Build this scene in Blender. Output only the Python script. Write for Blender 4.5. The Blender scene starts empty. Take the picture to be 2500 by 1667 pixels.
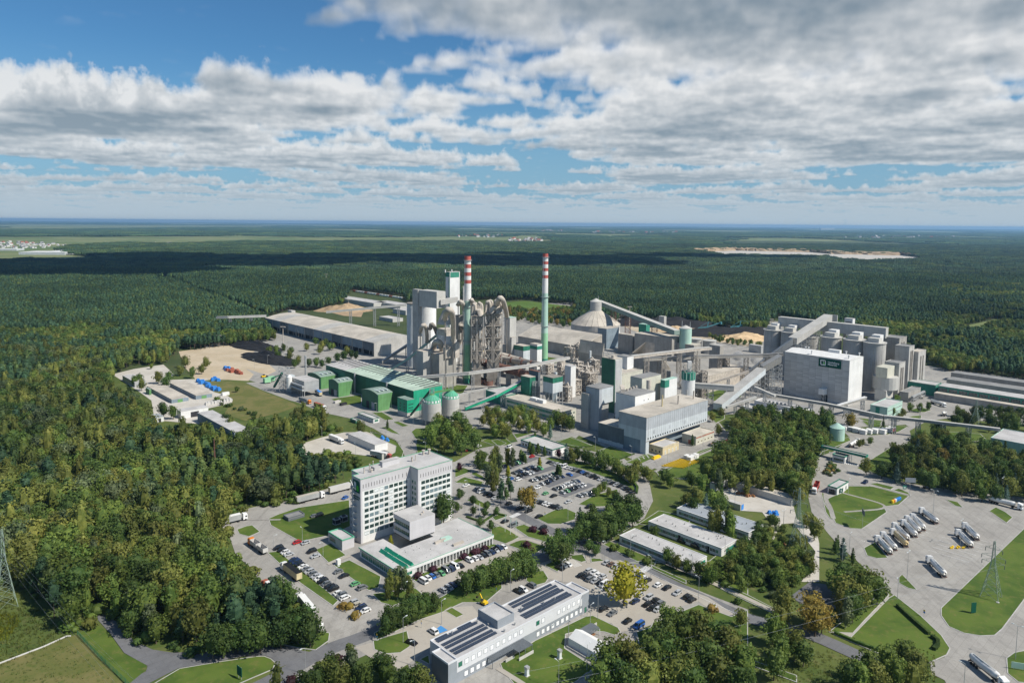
import bpy, bmesh, math, random
import numpy as np
from mathutils import Vector, Matrix, noise as mnoise
from math import sin, cos, pi, radians, atan2, hypot, sqrt

SC = bpy.context.scene
COL = SC.collection
R0 = random.Random(7)

# ------------------------------------------------------------------ camera
F, CY, PITCH, ROLL, HC = 1757.6, 704.2, 0.0906, radians(0.49), 152.0
_cp, _sp = cos(PITCH), sin(PITCH)
_f = np.array([0, _cp, -_sp]); _r = np.array([1.0, 0, 0]); _u = np.array([0, _sp, _cp])
_r2 = cos(ROLL)*_r + sin(ROLL)*_u; _u2 = -sin(ROLL)*_r + cos(ROLL)*_u
RC = np.array([_r2, _u2, -_f])
cam = bpy.data.cameras.new('camera')
co = bpy.data.objects.new('camera', cam); COL.objects.link(co); SC.camera = co
co.matrix_world = Matrix([[_r2[0], _u2[0], -_f[0], 0], [_r2[1], _u2[1], -_f[1], 0], [_r2[2], _u2[2], -_f[2], HC], [0, 0, 0, 1]])
cam.sensor_width = 36; cam.lens = F/2500*36; cam.shift_y = -(833.5-CY)/2500
cam.clip_start = 1; cam.clip_end = 200000

# ------------------------------------------------------------------ world, sun, exposure
SUN_AZ, SUN_EL = radians(114), radians(46)
w = bpy.data.worlds.new('World'); SC.world = w; w.use_nodes = True
class NT:
    """tiny helper for node trees"""
    def __init__(s, nt): s.nt = nt; s.L = nt.links
    def n(s, t, **kw):
        nd = s.nt.nodes.new(t)
        for k, v in kw.items(): setattr(nd, k, v)
        return nd
    def put(s, sock, v):
        if isinstance(v, bpy.types.NodeSocket): s.L.new(v, sock)
        else: sock.default_value = v
    def m(s, op, a, b=0.0, c=0.0, clamp=False):
        nd = s.n('ShaderNodeMath', operation=op, use_clamp=clamp)
        s.put(nd.inputs[0], a); s.put(nd.inputs[1], b); s.put(nd.inputs[2], c)
        return nd.outputs[0]
    def mix(s, f, a, b, t='RGBA', bt='MIX'):
        nd = s.n('ShaderNodeMix', data_type=t)
        if t == 'RGBA': nd.blend_type = bt; ia, ib, o = 6, 7, 2
        else: ia, ib, o = 2, 3, 0
        s.put(nd.inputs[0], f)
        for i, v in ((ia, a), (ib, b)):
            if isinstance(v, tuple) and len(v) == 3: v = v+(1.0,)
            s.put(nd.inputs[i], v)
        return nd.outputs[o]
    def ss(s, x, a, b, lo=0.0, hi=1.0):
        nd = s.n('ShaderNodeMapRange', interpolation_type='SMOOTHSTEP')
        s.put(nd.inputs[0], x); s.put(nd.inputs[1], a); s.put(nd.inputs[2], b); s.put(nd.inputs[3], lo); s.put(nd.inputs[4], hi)
        return nd.outputs[0]
    def noise(s, vec, scale=1, detail=4, rough=.5, dist=0, lac=2.0, w=None):
        nd = s.n('ShaderNodeTexNoise')
        if w is not None: nd.noise_dimensions = '4D'; nd.inputs['W'].default_value = w
        if vec is not None: s.put(nd.inputs['Vector'], vec)
        nd.inputs['Scale'].default_value = scale; nd.inputs['Detail'].default_value = detail
        nd.inputs['Roughness'].default_value = rough; nd.inputs['Distortion'].default_value = dist
        nd.inputs['Lacunarity'].default_value = lac
        return nd.outputs[0]
    def xyz(s, x, y, z=0.0):
        nd = s.n('ShaderNodeCombineXYZ')
        s.put(nd.inputs[0], x); s.put(nd.inputs[1], y); s.put(nd.inputs[2], z)
        return nd.outputs[0]

def cloud_images(SUN_AZ, SUN_EL, hi=(1400, 330), lo=(720, 180)):
    """numpy ray-march through a slab of cumulus standing at their real place over the plain"""
    rng = np.random.RandomState(CL['seed'])
    def spec(shape, beta, lo_=0, seed=0):
        r = np.random.RandomState(seed)
        f = np.fft.fftn(r.standard_normal(shape).astype(np.float32))
        k = sum(q**2 for q in np.meshgrid(*[np.fft.fftfreq(n)*n for n in shape], indexing='ij'))**.5
        k[(0,)*len(shape)] = 1e9
        a = k**(-beta/2); a[k < lo_] = 0
        v = np.real(np.fft.ifftn(f*a)); v -= v.mean(); v /= v.std()
        return v.astype(np.float32)
    N = 1024; PER = 48.0                                   # km
    base = spec((N, N), 3.3, 5, CL['seed']); mid = spec((N, N), 3.0, 34, CL['seed']+1)
    puff = np.abs(spec((N, N), 3.4, 24, CL['seed']+2)) + .6*np.abs(spec((N, N), 3.4, 60, CL['seed']+5))
    field = base*.80+mid*.34
    d3 = spec((64, 64, 64), 3.6, 2, 11); d3 = (.9-np.abs(d3)*1.2)
    d3b = spec((64, 64, 64), 2.6, 3, 12)
    ZB, ZT = 1.25, 2.35
    def look(A, x, y):
        i = x*(N/PER); j = y*(N/PER); i0 = np.floor(i).astype(np.int32); j0 = np.floor(j).astype(np.int32)
        fx = i-i0; fy = j-j0; i0 &= N-1; j0 &= N-1; i1 = (i0+1) & (N-1); j1 = (j0+1) & (N-1)
        return (A[i0, j0]*(1-fx)+A[i1, j0]*fx)*(1-fy)+(A[i0, j1]*(1-fx)+A[i1, j1]*fx)*fy
    def look3(A, x, y, z):
        i, j, k = [(q*64) for q in (x, y, z)]; i0, j0, k0 = [np.floor(q).astype(np.int32) for q in (i, j, k)]
        fx, fy, fz = i-i0, j-j0, k-k0; i0 &= 63; j0 &= 63; k0 &= 63; i1 = (i0+1) & 63; j1 = (j0+1) & 63; k1 = (k0+1) & 63
        a = (A[i0, j0, k0]*(1-fx)+A[i1, j0, k0]*fx)*(1-fy)+(A[i0, j1, k0]*(1-fx)+A[i1, j1, k0]*fx)*fy
        b = (A[i0, j0, k1]*(1-fx)+A[i1, j0, k1]*fx)*(1-fy)+(A[i0, j1, k1]*(1-fx)+A[i1, j1, k1]*fx)*fy
        return a*(1-fz)+b*fz
    def top(x, y):
        c = look(field, x, y)+CL['cover']; raw = c*1.0
        for (bx, by, rx, ry, k) in CL['blobs']:
            c = c+k*np.exp(-((x-bx)/rx)**2-((y-by)/ry)**2)
        c = np.maximum(c, 0)
        h = np.minimum(1.0, c/1.5)**.62
        p = np.minimum(look(puff, x, y), 2.1)
        hf = .55+.85*np.exp(-((x+7.2)/4.2)**2-((y-9.4)/3.0)**2)
        return h*hf*(CL['h0']+CL['h1']*(p-1.1)*np.minimum(1, c*1.5)), c, raw+.45*(1.0-p)
    sx, sy, sz = math.sin(SUN_AZ)*math.cos(SUN_EL), math.cos(SUN_AZ)*math.cos(SUN_EL), math.sin(SUN_EL)
    def march(az, el, steps):
        n = az.size; el_ = np.maximum(el, math.radians(.45))
        dx = np.sin(az)*np.cos(el_); dy = np.cos(az)*np.cos(el_); dz = np.sin(el_)
        t0 = (ZB-.15)/dz; t1 = np.minimum((ZT-.15)/dz, t0+13)
        T = np.ones(n, np.float32); L = np.zeros(n, np.float32); D = np.zeros(n, np.float32)
        for s in range(steps):
            a = ((s+rng.rand(n)*.9)/steps)**1.35
            b = ((s+1.0)/steps)**1.35-(s/steps)**1.35
            t = t0+(t1-t0)*a; ds = (t1-t0)*b
            idx = np.nonzero((T > .02))[0]
            if idx.size == 0: break
            tt = t[idx]; x = dx[idx]*tt; y = dy[idx]*tt; z = dz[idx]*tt+.15-ZB
            h, c, w_ = top(x, y)
            sub = np.nonzero(h > z-.25)[0]
            if sub.size == 0: continue
            idx = idx[sub]; tt = tt[sub]; x = x[sub]; y = y[sub]; z = z[sub]; h = h[sub]; c = c[sub]; w_ = w_[sub]
            e = look3(d3, x/1.5, y/1.5, z/1.5)*.62+look3(d3b, x/.7, y/.7, z/.7)*CL['fine']
            sd = np.minimum(h-z, c*.9)-CL['ero']*(.55+e)*np.clip(.25+z*2.2, .25, 1.0)
            de = np.clip(sd/.09, 0, 1)*np.clip(z/.05+.6+e*.3, 0, 1)
            m = de > .01; idx = idx[m]; tt = tt[m]; x = x[m]; y = y[m]; z = z[m]; h = h[m]; de = de[m]; e = e[m]; w_ = w_[m]
            if idx.size == 0: continue
            # optical path to the sun, guessed from the height of the cloud top at two points towards it
            path = 0.
            for q in (.12, .38, .9):
                hq, _, _ = top(x+sx*q, y+sy*q); path = path+np.clip(hq-(z+sz*q)+e*.10, 0, .7)*(.22+q*.6)
            e2 = look3(d3, (x+sx*.13)/1.5, (y+sy*.13)/1.5, (z+sz*.13)/1.5)*.62
            rel = np.clip(.5-(e-e2)*CL['rel'], 0, 1.0)
            own = np.clip(h-z+e*.06, 0, 2)
            path = path+.22*(1-rel)
            light = .74*np.exp(-path*CL['abs'])+.26*np.exp(-path*CL['abs']*.22)
            amb = .10+.32*np.exp(-own*1.9)+.05*np.clip(z*2, 0, 1)
            al = 1-np.exp(-de*ds[idx]*CL['sig'])
            L[idx] += T[idx]*al*(light*.88+amb)*(.46+.54*np.clip(z/.20+.12*e, 0, 1))*(1.50-1.0*np.clip((w_+.55)/1.7, 0, 1)); D[idx] += T[idx]*al*tt
            T[idx] *= 1-al
        return T, L, D
    outs = []
    for (W, H), (a0, a1, e0, e1), st, pw in ((hi, (-46, 46, 0, 24), CL['steps'], 1.6), (lo, (-180, 180, 0, 90), 40, 2.0)):
        A, E = np.meshgrid(np.radians(np.linspace(a0, a1, W)), np.radians(e0+(e1-e0)*np.linspace(0, 1, H)**pw))
        T, L, D = march(A.ravel().astype(np.float32), E.ravel().astype(np.float32), st)
        cov = 1-T; l = L/np.maximum(cov, 1e-3); d = D/np.maximum(cov, 1e-3)
        outs.append((cov.reshape(H, W), l.reshape(H, W), d.reshape(H, W), E))
    def blur(a):
        b = a.copy(); b[1:-1, 1:-1] = (a[1:-1, 1:-1]*4+a[:-2, 1:-1]+a[2:, 1:-1]+a[1:-1, :-2]+a[1:-1, 2:])/8; return b
    outs = [(blur(a), blur(b), blur(c), d) for a, b, c, d in outs]
    return outs

CL = dict(seed=5, cover=-.28, h0=.42, h1=.20, ero=.10, fine=.10, sig=8.0, abs=5.0, steps=96, rel=1.15,
          blobs=[(-2.6, 4.2, 1.9, 1.8, -3.0), (-4.6, 6.0, 1.4, 1.2, -1.8), (-7.6, 9.6, 4.0, 1.8, 1.3), (-.7, 4.4, 1.2, 1.0, .8), (2.6, 4.2, 1.6, 1.2, .9),
                 (-.6, 6.4, 2.6, 1.5, 1.5), (3.6, 7.0, 3.0, 2.0, .7), (1.6, 11.0, 2.6, .8, -.8), (.4, 8.6, 3.2, 1.0, 1.1), (-3, 12.5, 6, 2.5, .5), (6, 13, 6, 2.5, .6), (1.6, 5.4, 3.4, 2.0, .5), (6, 10, 4, 3, .7), (-4.6, 8.2, 1.2, 1.0, .7)])


def build_sky():
    nt = w.node_tree; nt.nodes.clear(); T = NT(nt); m = T.m
    out = T.n('ShaderNodeOutputWorld'); bg = T.n('ShaderNodeBackground'); bg.inputs[1].default_value = 0.1
    T.L.new(bg.outputs[0], out.inputs[0])
    sky = T.n('ShaderNodeTexSky', sky_type='NISHITA', sun_disc=False, sun_elevation=SUN_EL, sun_rotation=SUN_AZ,
              altitude=150, air_density=1.0, dust_density=0.6, ozone_density=2.2)
    tc = T.n('ShaderNodeTexCoord').outputs['Generated']
    sp = T.n('ShaderNodeSeparateXYZ'); T.L.new(tc, sp.inputs[0]); x, y, z = sp.outputs
    el = m('MULTIPLY', m('ARCSINE', z), 57.2958); az = m('MULTIPLY', m('ARCTAN2', x, y), 57.2958)
    res = []
    for (cov, l, d, E), name in zip(cloud_images(SUN_AZ, SUN_EL), ('cloud_map_front', 'cloud_map_all')):
        H, W = cov.shape
        im = bpy.data.images.new(name, W, H, float_buffer=True, is_data=True); px = np.ones((H, W, 4), np.float32)
        px[..., 0] = cov; px[..., 1] = l; px[..., 2] = 1-np.exp(-d/26); im.pixels.foreach_set(px.ravel()); im.update()
        t = T.n('ShaderNodeTexImage', image=im, extension='EXTEND', interpolation='Linear')
        if 'front' in name: uu = m('DIVIDE', m('ADD', az, 46.0), 92.0); vv = m('POWER', m('DIVIDE', m('MAXIMUM', el, 0.0), 24.0), 1/1.6)
        else: uu = m('DIVIDE', m('ADD', az, 180.0), 360.0); vv = m('POWER', m('DIVIDE', m('MAXIMUM', el, 0.0), 90.0), .5)
        T.L.new(T.xyz(uu, vv), t.inputs[0]); res.append(t.outputs[0])
    mk = m('MULTIPLY', T.ss(m('ABSOLUTE', az), 40.0, 45.0, 1.0, 0.0), T.ss(el, 19.0, 23.0, 1.0, 0.0))
    sp2 = T.n('ShaderNodeSeparateColor'); T.L.new(T.mix(mk, res[1], res[0]), sp2.inputs[0]); cov, l, hz = sp2.outputs
    base = T.mix(1.0, sky.outputs[0], SKY['tint'], bt='MULTIPLY')
    base = T.mix(T.ss(el, -1.0, 13.0, .86, 0.0), base, SKY['H2'])
    ln = m('DIVIDE', m('SUBTRACT', l, .20), .70, clamp=True)
    cc = T.mix(m('POWER', ln, .9), SKY['G'], SKY['W'])
    cc = T.mix(hz, cc, SKY['H'])
    col = T.mix(cov, base, cc)
    col = T.mix(T.ss(el, 0.0, 2.6, .85, 0.0), col, SKY['H'])
    T.L.new(col, bg.inputs[0])

SKY = dict(W=(7.4, 7.3, 7.2), G=(1.45, 1.95, 2.45), H=(3.6, 4.45, 5.15), H2=(2.2, 3.7, 5.1), tint=(.34, .62, .80))
build_sky()
sl = bpy.data.lights.new('sun', 'SUN'); sl.energy = 4.6; sl.angle = radians(.53); sl.color = (1.0, .94, .84)
so = bpy.data.objects.new('sun', sl); COL.objects.link(so)
so.rotation_euler = (Vector((sin(SUN_AZ)*cos(SUN_EL), cos(SUN_AZ)*cos(SUN_EL), sin(SUN_EL)))).to_track_quat('Z', 'Y').to_euler()
so.location = (200, -100, 400)
vs = SC.view_settings; vs.view_transform = 'Standard'; vs.look = 'None'; vs.exposure = .29; vs.gamma = 1; vs.use_curve_mapping = False
cy = SC.cycles
cy.use_denoising = True; cy.max_bounces = 4; cy.diffuse_bounces = 2; cy.glossy_bounces = 2; cy.transmission_bounces = 2; cy.volume_bounces = 0
cy.transparent_max_bounces = 8; cy.sample_clamp_indirect = 4
SC.render.use_persistent_data = False

# ------------------------------------------------------------------ photograph <-> place
def P(px, py, z=0.0):
    d = np.array([(px-1250)/F, -(py-CY)/F, -1.0]); v = RC.T @ d; t = (z-HC)/v[2]
    return Vector((v[0]*t, v[1]*t, z))
def proj(X, Y, Z=0.0):
    X = np.asarray(X, float); Y = np.asarray(Y, float); Z = np.zeros_like(X)+Z-HC
    c = [RC[i, 0]*X+RC[i, 1]*Y+RC[i, 2]*Z for i in range(3)]
    return 1250+F*c[0]/-c[2], CY-F*c[1]/-c[2]
def height(base, top):
    b = P(*base); lo, hi = 0.0, 151.5
    for _ in range(40):
        mid = (lo+hi)/2
        if proj(b.x, b.y, mid)[1] > top[1]: lo = mid
        else: hi = mid
    return lo
VIEWS = dict(O=(0, 0, .9408), A=(0, 850, 3.76), B=(600, 820, 3.76), C=(1200, 820, 3.76), D=(1875, 820, 3.76), E=(0, 1250, 3.76), F=(600, 1250, 3.76),
             G=(1200, 1250, 3.76), H=(1875, 1250, 3.76), I=(1050, 1050, 3.76), J=(840, 1080, 4.6125), K=(1890, 740, 5.6), M=(1400, 900, 6.533),
             N=(1030, 1380, 5.4628), Q=(960, 620, 7.127), R=(960, 780, 7.127), S=(1230, 800, 7.841), T=(1370, 700, 6.72), U=(1640, 780, 6.819),
             V=(620, 860, 7.839), W=(860, 900, 7.839), X=(1650, 1120, 5.226), Y=(1950, 980, 5.059), a=(0, 500, 3.763), b=(600, 500, 3.763),
             c=(1200, 500, 3.618), d=(1850, 500, 3.618), Z=(0, 0, 1))
def pts(s, cur='Z'):
    out = []
    for tok in s.split():
        if tok[0].isalpha(): cur = tok[0]; tok = tok[1:]
        x, y = tok.split(','); x0, y0, k = VIEWS[cur]
        out.append((x0+float(x)/k, y0+float(y)/k))
    return out
def pt(s): return pts(s)[0]
GH = radians(46.7); AX = Vector((sin(GH), cos(GH), 0)); AY = Vector((-cos(GH), sin(GH), 0)); PHI = pi/2-GH
def inside(poly, X, Y):
    X = np.asarray(X, float); Y = np.asarray(Y, float); r = np.zeros(X.shape, bool); n = len(poly)
    for i in range(n):
        x1, y1 = poly[i]; x2, y2 = poly[(i+1) % n]
        if y1 == y2: continue
        c = ((y1 > Y) != (y2 > Y)) & (X < (x2-x1)*(Y-y1)/(y2-y1)+x1); r ^= c
    return r

# ------------------------------------------------------------------ mesh helper
class MB:
    def __init__(s): s.v = []; s.f = []; s.mi = []; s.cur = 0; s.M = None
    def add(s, vs, fs):
        o = len(s.v)
        if s.M is not None: vs = [s.M @ Vector(q) for q in vs]
        s.v += [tuple(q) for q in vs]; s.f += [tuple(i+o for i in q) for q in fs]; s.mi += [s.cur]*len(fs); return s
    def box(s, x0, x1, y0, y1, z0, z1):
        return s.add([(x0, y0, z0), (x1, y0, z0), (x1, y1, z0), (x0, y1, z0), (x0, y0, z1), (x1, y0, z1), (x1, y1, z1), (x0, y1, z1)],
                     [(0, 3, 2, 1), (4, 5, 6, 7), (0, 1, 5, 4), (1, 2, 6, 5), (2, 3, 7, 6), (3, 0, 4, 7)])
    def prism(s, poly, z0, z1, z1s=None):
        n = len(poly); top = [(x, y, z1 if z1s is None else z1s[i]) for i, (x, y) in enumerate(poly)]
        return s.add([(x, y, z0) for x, y in poly]+top, [tuple(range(n-1, -1, -1)), tuple(range(n, 2*n))]+[(i, (i+1) % n, n+(i+1) % n, n+i) for i in range(n)])
    def cyl(s, x, y, z0, z1, r0, r1=None, n=16, cap=True):
        r1 = r0 if r1 is None else r1
        vs = [(x+r*cos(2*pi*i/n), y+r*sin(2*pi*i/n), z) for r, z in ((r0, z0), (r1, z1)) for i in range(n)]
        fs = [(i, (i+1) % n, n+(i+1) % n, n+i) for i in range(n)]
        if cap: fs += [tuple(range(n-1, -1, -1)), tuple(range(n, 2*n))]
        return s.add(vs, fs)
    def tube(s, path, r, n=8, cap=True):
        path = [Vector(q) for q in path]; rs = r if isinstance(r, (list, tuple)) else [r]*len(path); vs = []; fs = []
        for i, p in enumerate(path):
            d = (path[min(i+1, len(path)-1)]-path[max(i-1, 0)]).normalized()
            a = d.cross(Vector((0, 0, 1)) if abs(d.z) < .95 else Vector((1, 0, 0))).normalized(); b = d.cross(a)
            vs += [p+a*rs[i]*cos(2*pi*k/n+pi/4)+b*rs[i]*sin(2*pi*k/n+pi/4) for k in range(n)]
        for i in range(len(path)-1):
            fs += [(i*n+k, i*n+(k+1) % n, (i+1)*n+(k+1) % n, (i+1)*n+k) for k in range(n)]
        if cap: fs += [tuple(range(n)), tuple(range(len(vs)-1, len(vs)-n-1, -1))]
        return s.add(vs, fs)
    def bar(s, p, q, w): return s.tube([p, q], w*.7071, 4)
    def beam(s, p, q, w, h, up=0.0):
        """box-section gallery between two points, w wide, h high (underside at the line + up)"""
        p = Vector(p); q = Vector(q); d = (q-p); e = Vector((-d.y, d.x, 0)).normalized()*w/2; u = Vector((0, 0, h)); o = Vector((0, 0, up))
        vs = [p-e+o, p+e+o, p+e+u+o, p-e+u+o, q-e+o, q+e+o, q+e+u+o, q-e+u+o]
        return s.add(vs, [(0, 1, 2, 3), (7, 6, 5, 4), (0, 4, 5, 1), (1, 5, 6, 2), (2, 6, 7, 3), (3, 7, 4, 0)])
    def lathe(s, x, y, prof, n=24):
        vs = [(x+r*cos(2*pi*i/n), y+r*sin(2*pi*i/n), z) for r, z in prof for i in range(n)]; fs = []
        for j in range(len(prof)-1): fs += [(j*n+i, j*n+(i+1) % n, (j+1)*n+(i+1) % n, (j+1)*n+i) for i in range(n)]
        fs.append(tuple(range((len(prof)-1)*n, len(prof)*n)))
        return s.add(vs, fs)
    def frame(s, x0, x1, y0, y1, z0, z1, bays, w=.35):
        """lattice tower: posts, rings and crossed braces"""
        c = [(x0, y0), (x1, y0), (x1, y1), (x0, y1)]
        for x, y in c: s.bar((x, y, z0), (x, y, z1), w*1.4)
        for k in range(bays):
            a = z0+(z1-z0)*k/bays; b = z0+(z1-z0)*(k+1)/bays
            for i in range(4):
                (xa, ya), (xb, yb) = c[i], c[(i+1) % 4]
                s.bar((xa, ya, b), (xb, yb, b), w); s.bar((xa, ya, a), (xb, yb, b), w*.7); s.bar((xb, yb, a), (xa, ya, b), w*.7)
        return s
    def mesh(s, name, mats, smooth=False):
        me = bpy.data.meshes.new(name); me.from_pydata(s.v, [], s.f)
        [me.materials.append(m_) for m_ in (mats if isinstance(mats, (list, tuple)) else [mats])]
        if any(s.mi): me.polygons.foreach_set('material_index', s.mi)
        if smooth: me.shade_smooth()
        me.update(); return me
    def obj(s, name, mats, parent=None, smooth=False, **kw): return mk(name, s.mesh(name, mats, smooth), parent, **kw)
def tag(o, label=None, cat=None, group=None, kind=None):
    if label: o['label'] = label
    if cat: o['category'] = cat
    if group: o['group'] = group
    if kind: o['kind'] = kind
    return o
def mk(name, data, parent=None, loc=None, rz=None, **kw):
    o = bpy.data.objects.new(name, data); COL.objects.link(o)
    if parent is not None: o.parent = parent
    if loc is not None: o.location = loc
    if rz is not None: o.rotation_euler[2] = rz
    return tag(o, **kw)
def thing(name, label, cat, loc=(0, 0, 0), rz=0.0, group=None): return mk(name, None, None, loc, rz, label=label, cat=cat, group=group)
def copy_tree(o, loc=None, rz=None, parent=None):
    c = o.copy(); COL.objects.link(c)
    if parent is not None: c.parent = parent
    if loc is not None: c.location = loc
    if rz is not None: c.rotation_euler[2] = rz
    for ch in KIDS.get(o.name, None) or o.children: copy_tree(ch, parent=c)
    return c
KIDS = {}

# ------------------------------------------------------------------ materials
def mat(name, col, rough=.8, var=.12, scale=.25, streak=0.0, metal=0.0, bump=0.0, objvar=0.0, col2=None, spec=.3, fine=0.0):
    m_ = bpy.data.materials.new(name); m_.use_nodes = True; nt = m_.node_tree; T = NT(nt); b = nt.nodes['Principled BSDF']
    b.inputs['Roughness'].default_value = rough; b.inputs['Metallic'].default_value = metal; b.inputs['Specular IOR Level'].default_value = spec
    tc = T.n('ShaderNodeTexCoord').outputs['Object']
    n1 = T.noise(tc, scale, 5, .62)
    c2 = col2 or tuple(min(1, c*(1+var)) for c in col); c1 = tuple(c*(1-var) for c in col) if col2 is None else col
    c = T.mix(T.ss(n1, .34, .66), c1, c2)
    if streak:
        mp = T.n('ShaderNodeMapping'); mp.inputs['Scale'].default_value = (1.2, 1.2, .05); T.L.new(tc, mp.inputs[0])
        n2 = T.noise(mp.outputs[0], .9, 4, .6); c = T.mix(T.ss(n2, .42, .75, 0.0, streak), c, tuple(q*.45 for q in col))
    if fine:
        n3 = T.noise(tc, scale*14, 3, .6); c = T.mix(fine, c, T.mix(T.ss(n3, .3, .7), tuple(q*.55 for q in col), tuple(min(1, q*1.45) for q in col)))
    if objvar:
        oi = T.n('ShaderNodeObjectInfo').outputs['Random']
        hs = T.n('ShaderNodeHueSaturation'); T.put(hs.inputs['Value'], T.ss(oi, 0, 1, 1-objvar, 1+objvar)); T.put(hs.inputs['Color'], c)
        T.put(hs.inputs['Hue'], T.m('ADD', .5, T.m('MULTIPLY', T.m('SUBTRACT', T.m('FRACT', T.m('MULTIPLY', oi, 7.31)), .5), objvar*.10)))
        c = hs.outputs[0]
    T.L.new(c, b.inputs['Base Color'])
    if bump:
        bp = T.n('ShaderNodeBump'); bp.inputs['Strength'].default_value = bump; T.put(bp.inputs['Height'], T.noise(tc, scale*6, 4, .6)); T.L.new(bp.outputs[0], b.inputs['Normal'])
    return m_
def leaf(name, col, col2, objvar=.22, trans=.40):
    """foliage: clump to clump variation inside a crown, each tree its own shade"""
    m_ = bpy.data.materials.new(name); m_.use_nodes = True; nt = m_.node_tree; T = NT(nt); b = nt.nodes['Principled BSDF']
    b.inputs['Roughness'].default_value = .62; b.inputs['Specular IOR Level'].default_value = .25; col, col2 = [tuple(min(.8, q*k) for q, k in zip(c_, (1.22, 1.18, 1.12))) for c_ in (col, col2)]
    tc = T.n('ShaderNodeTexCoord').outputs['Object']
    n1 = T.noise(tc, .55, 3, .6); c = T.mix(T.ss(n1, .36, .64), col, col2)
    oi = T.n('ShaderNodeObjectInfo').outputs['Random']
    hs = T.n('ShaderNodeHueSaturation'); T.put(hs.inputs['Value'], T.ss(oi, 0, 1, 1-objvar, 1+objvar*1.3)); T.put(hs.inputs['Color'], c)
    T.put(hs.inputs['Hue'], T.m('ADD', .49, T.m('MULTIPLY', T.m('FRACT', T.m('MULTIPLY', oi, 7.31)), .024)))
    g = T.n('ShaderNodeNewGeometry').outputs['Position']; st = T.m('ADD', T.m('MULTIPLY', T.noise(g, .0030, 4, .62), .6), T.m('MULTIPLY', T.noise(g, .021, 3, .6), .4))
    h2 = T.n('ShaderNodeHueSaturation'); T.put(h2.inputs['Color'], hs.outputs[0]); T.put(h2.inputs['Value'], T.ss(st, .38, .62, .62, 1.28)); T.put(h2.inputs['Hue'], T.ss(st, .38, .62, .510, .488)); hs = h2
    T.L.new(hs.outputs[0], b.inputs['Base Color'])
    tr = T.n('ShaderNodeBsdfTranslucent'); T.L.new(hs.outputs[0], tr.inputs[0]); mx = T.n('ShaderNodeMixShader'); mx.inputs[0].default_value = trans
    T.L.new(b.outputs[0], mx.inputs[1]); T.L.new(tr.outputs[0], mx.inputs[2]); T.L.new(mx.outputs[0], nt.nodes['Material Output'].inputs[0])
    return m_
M = {}
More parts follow.
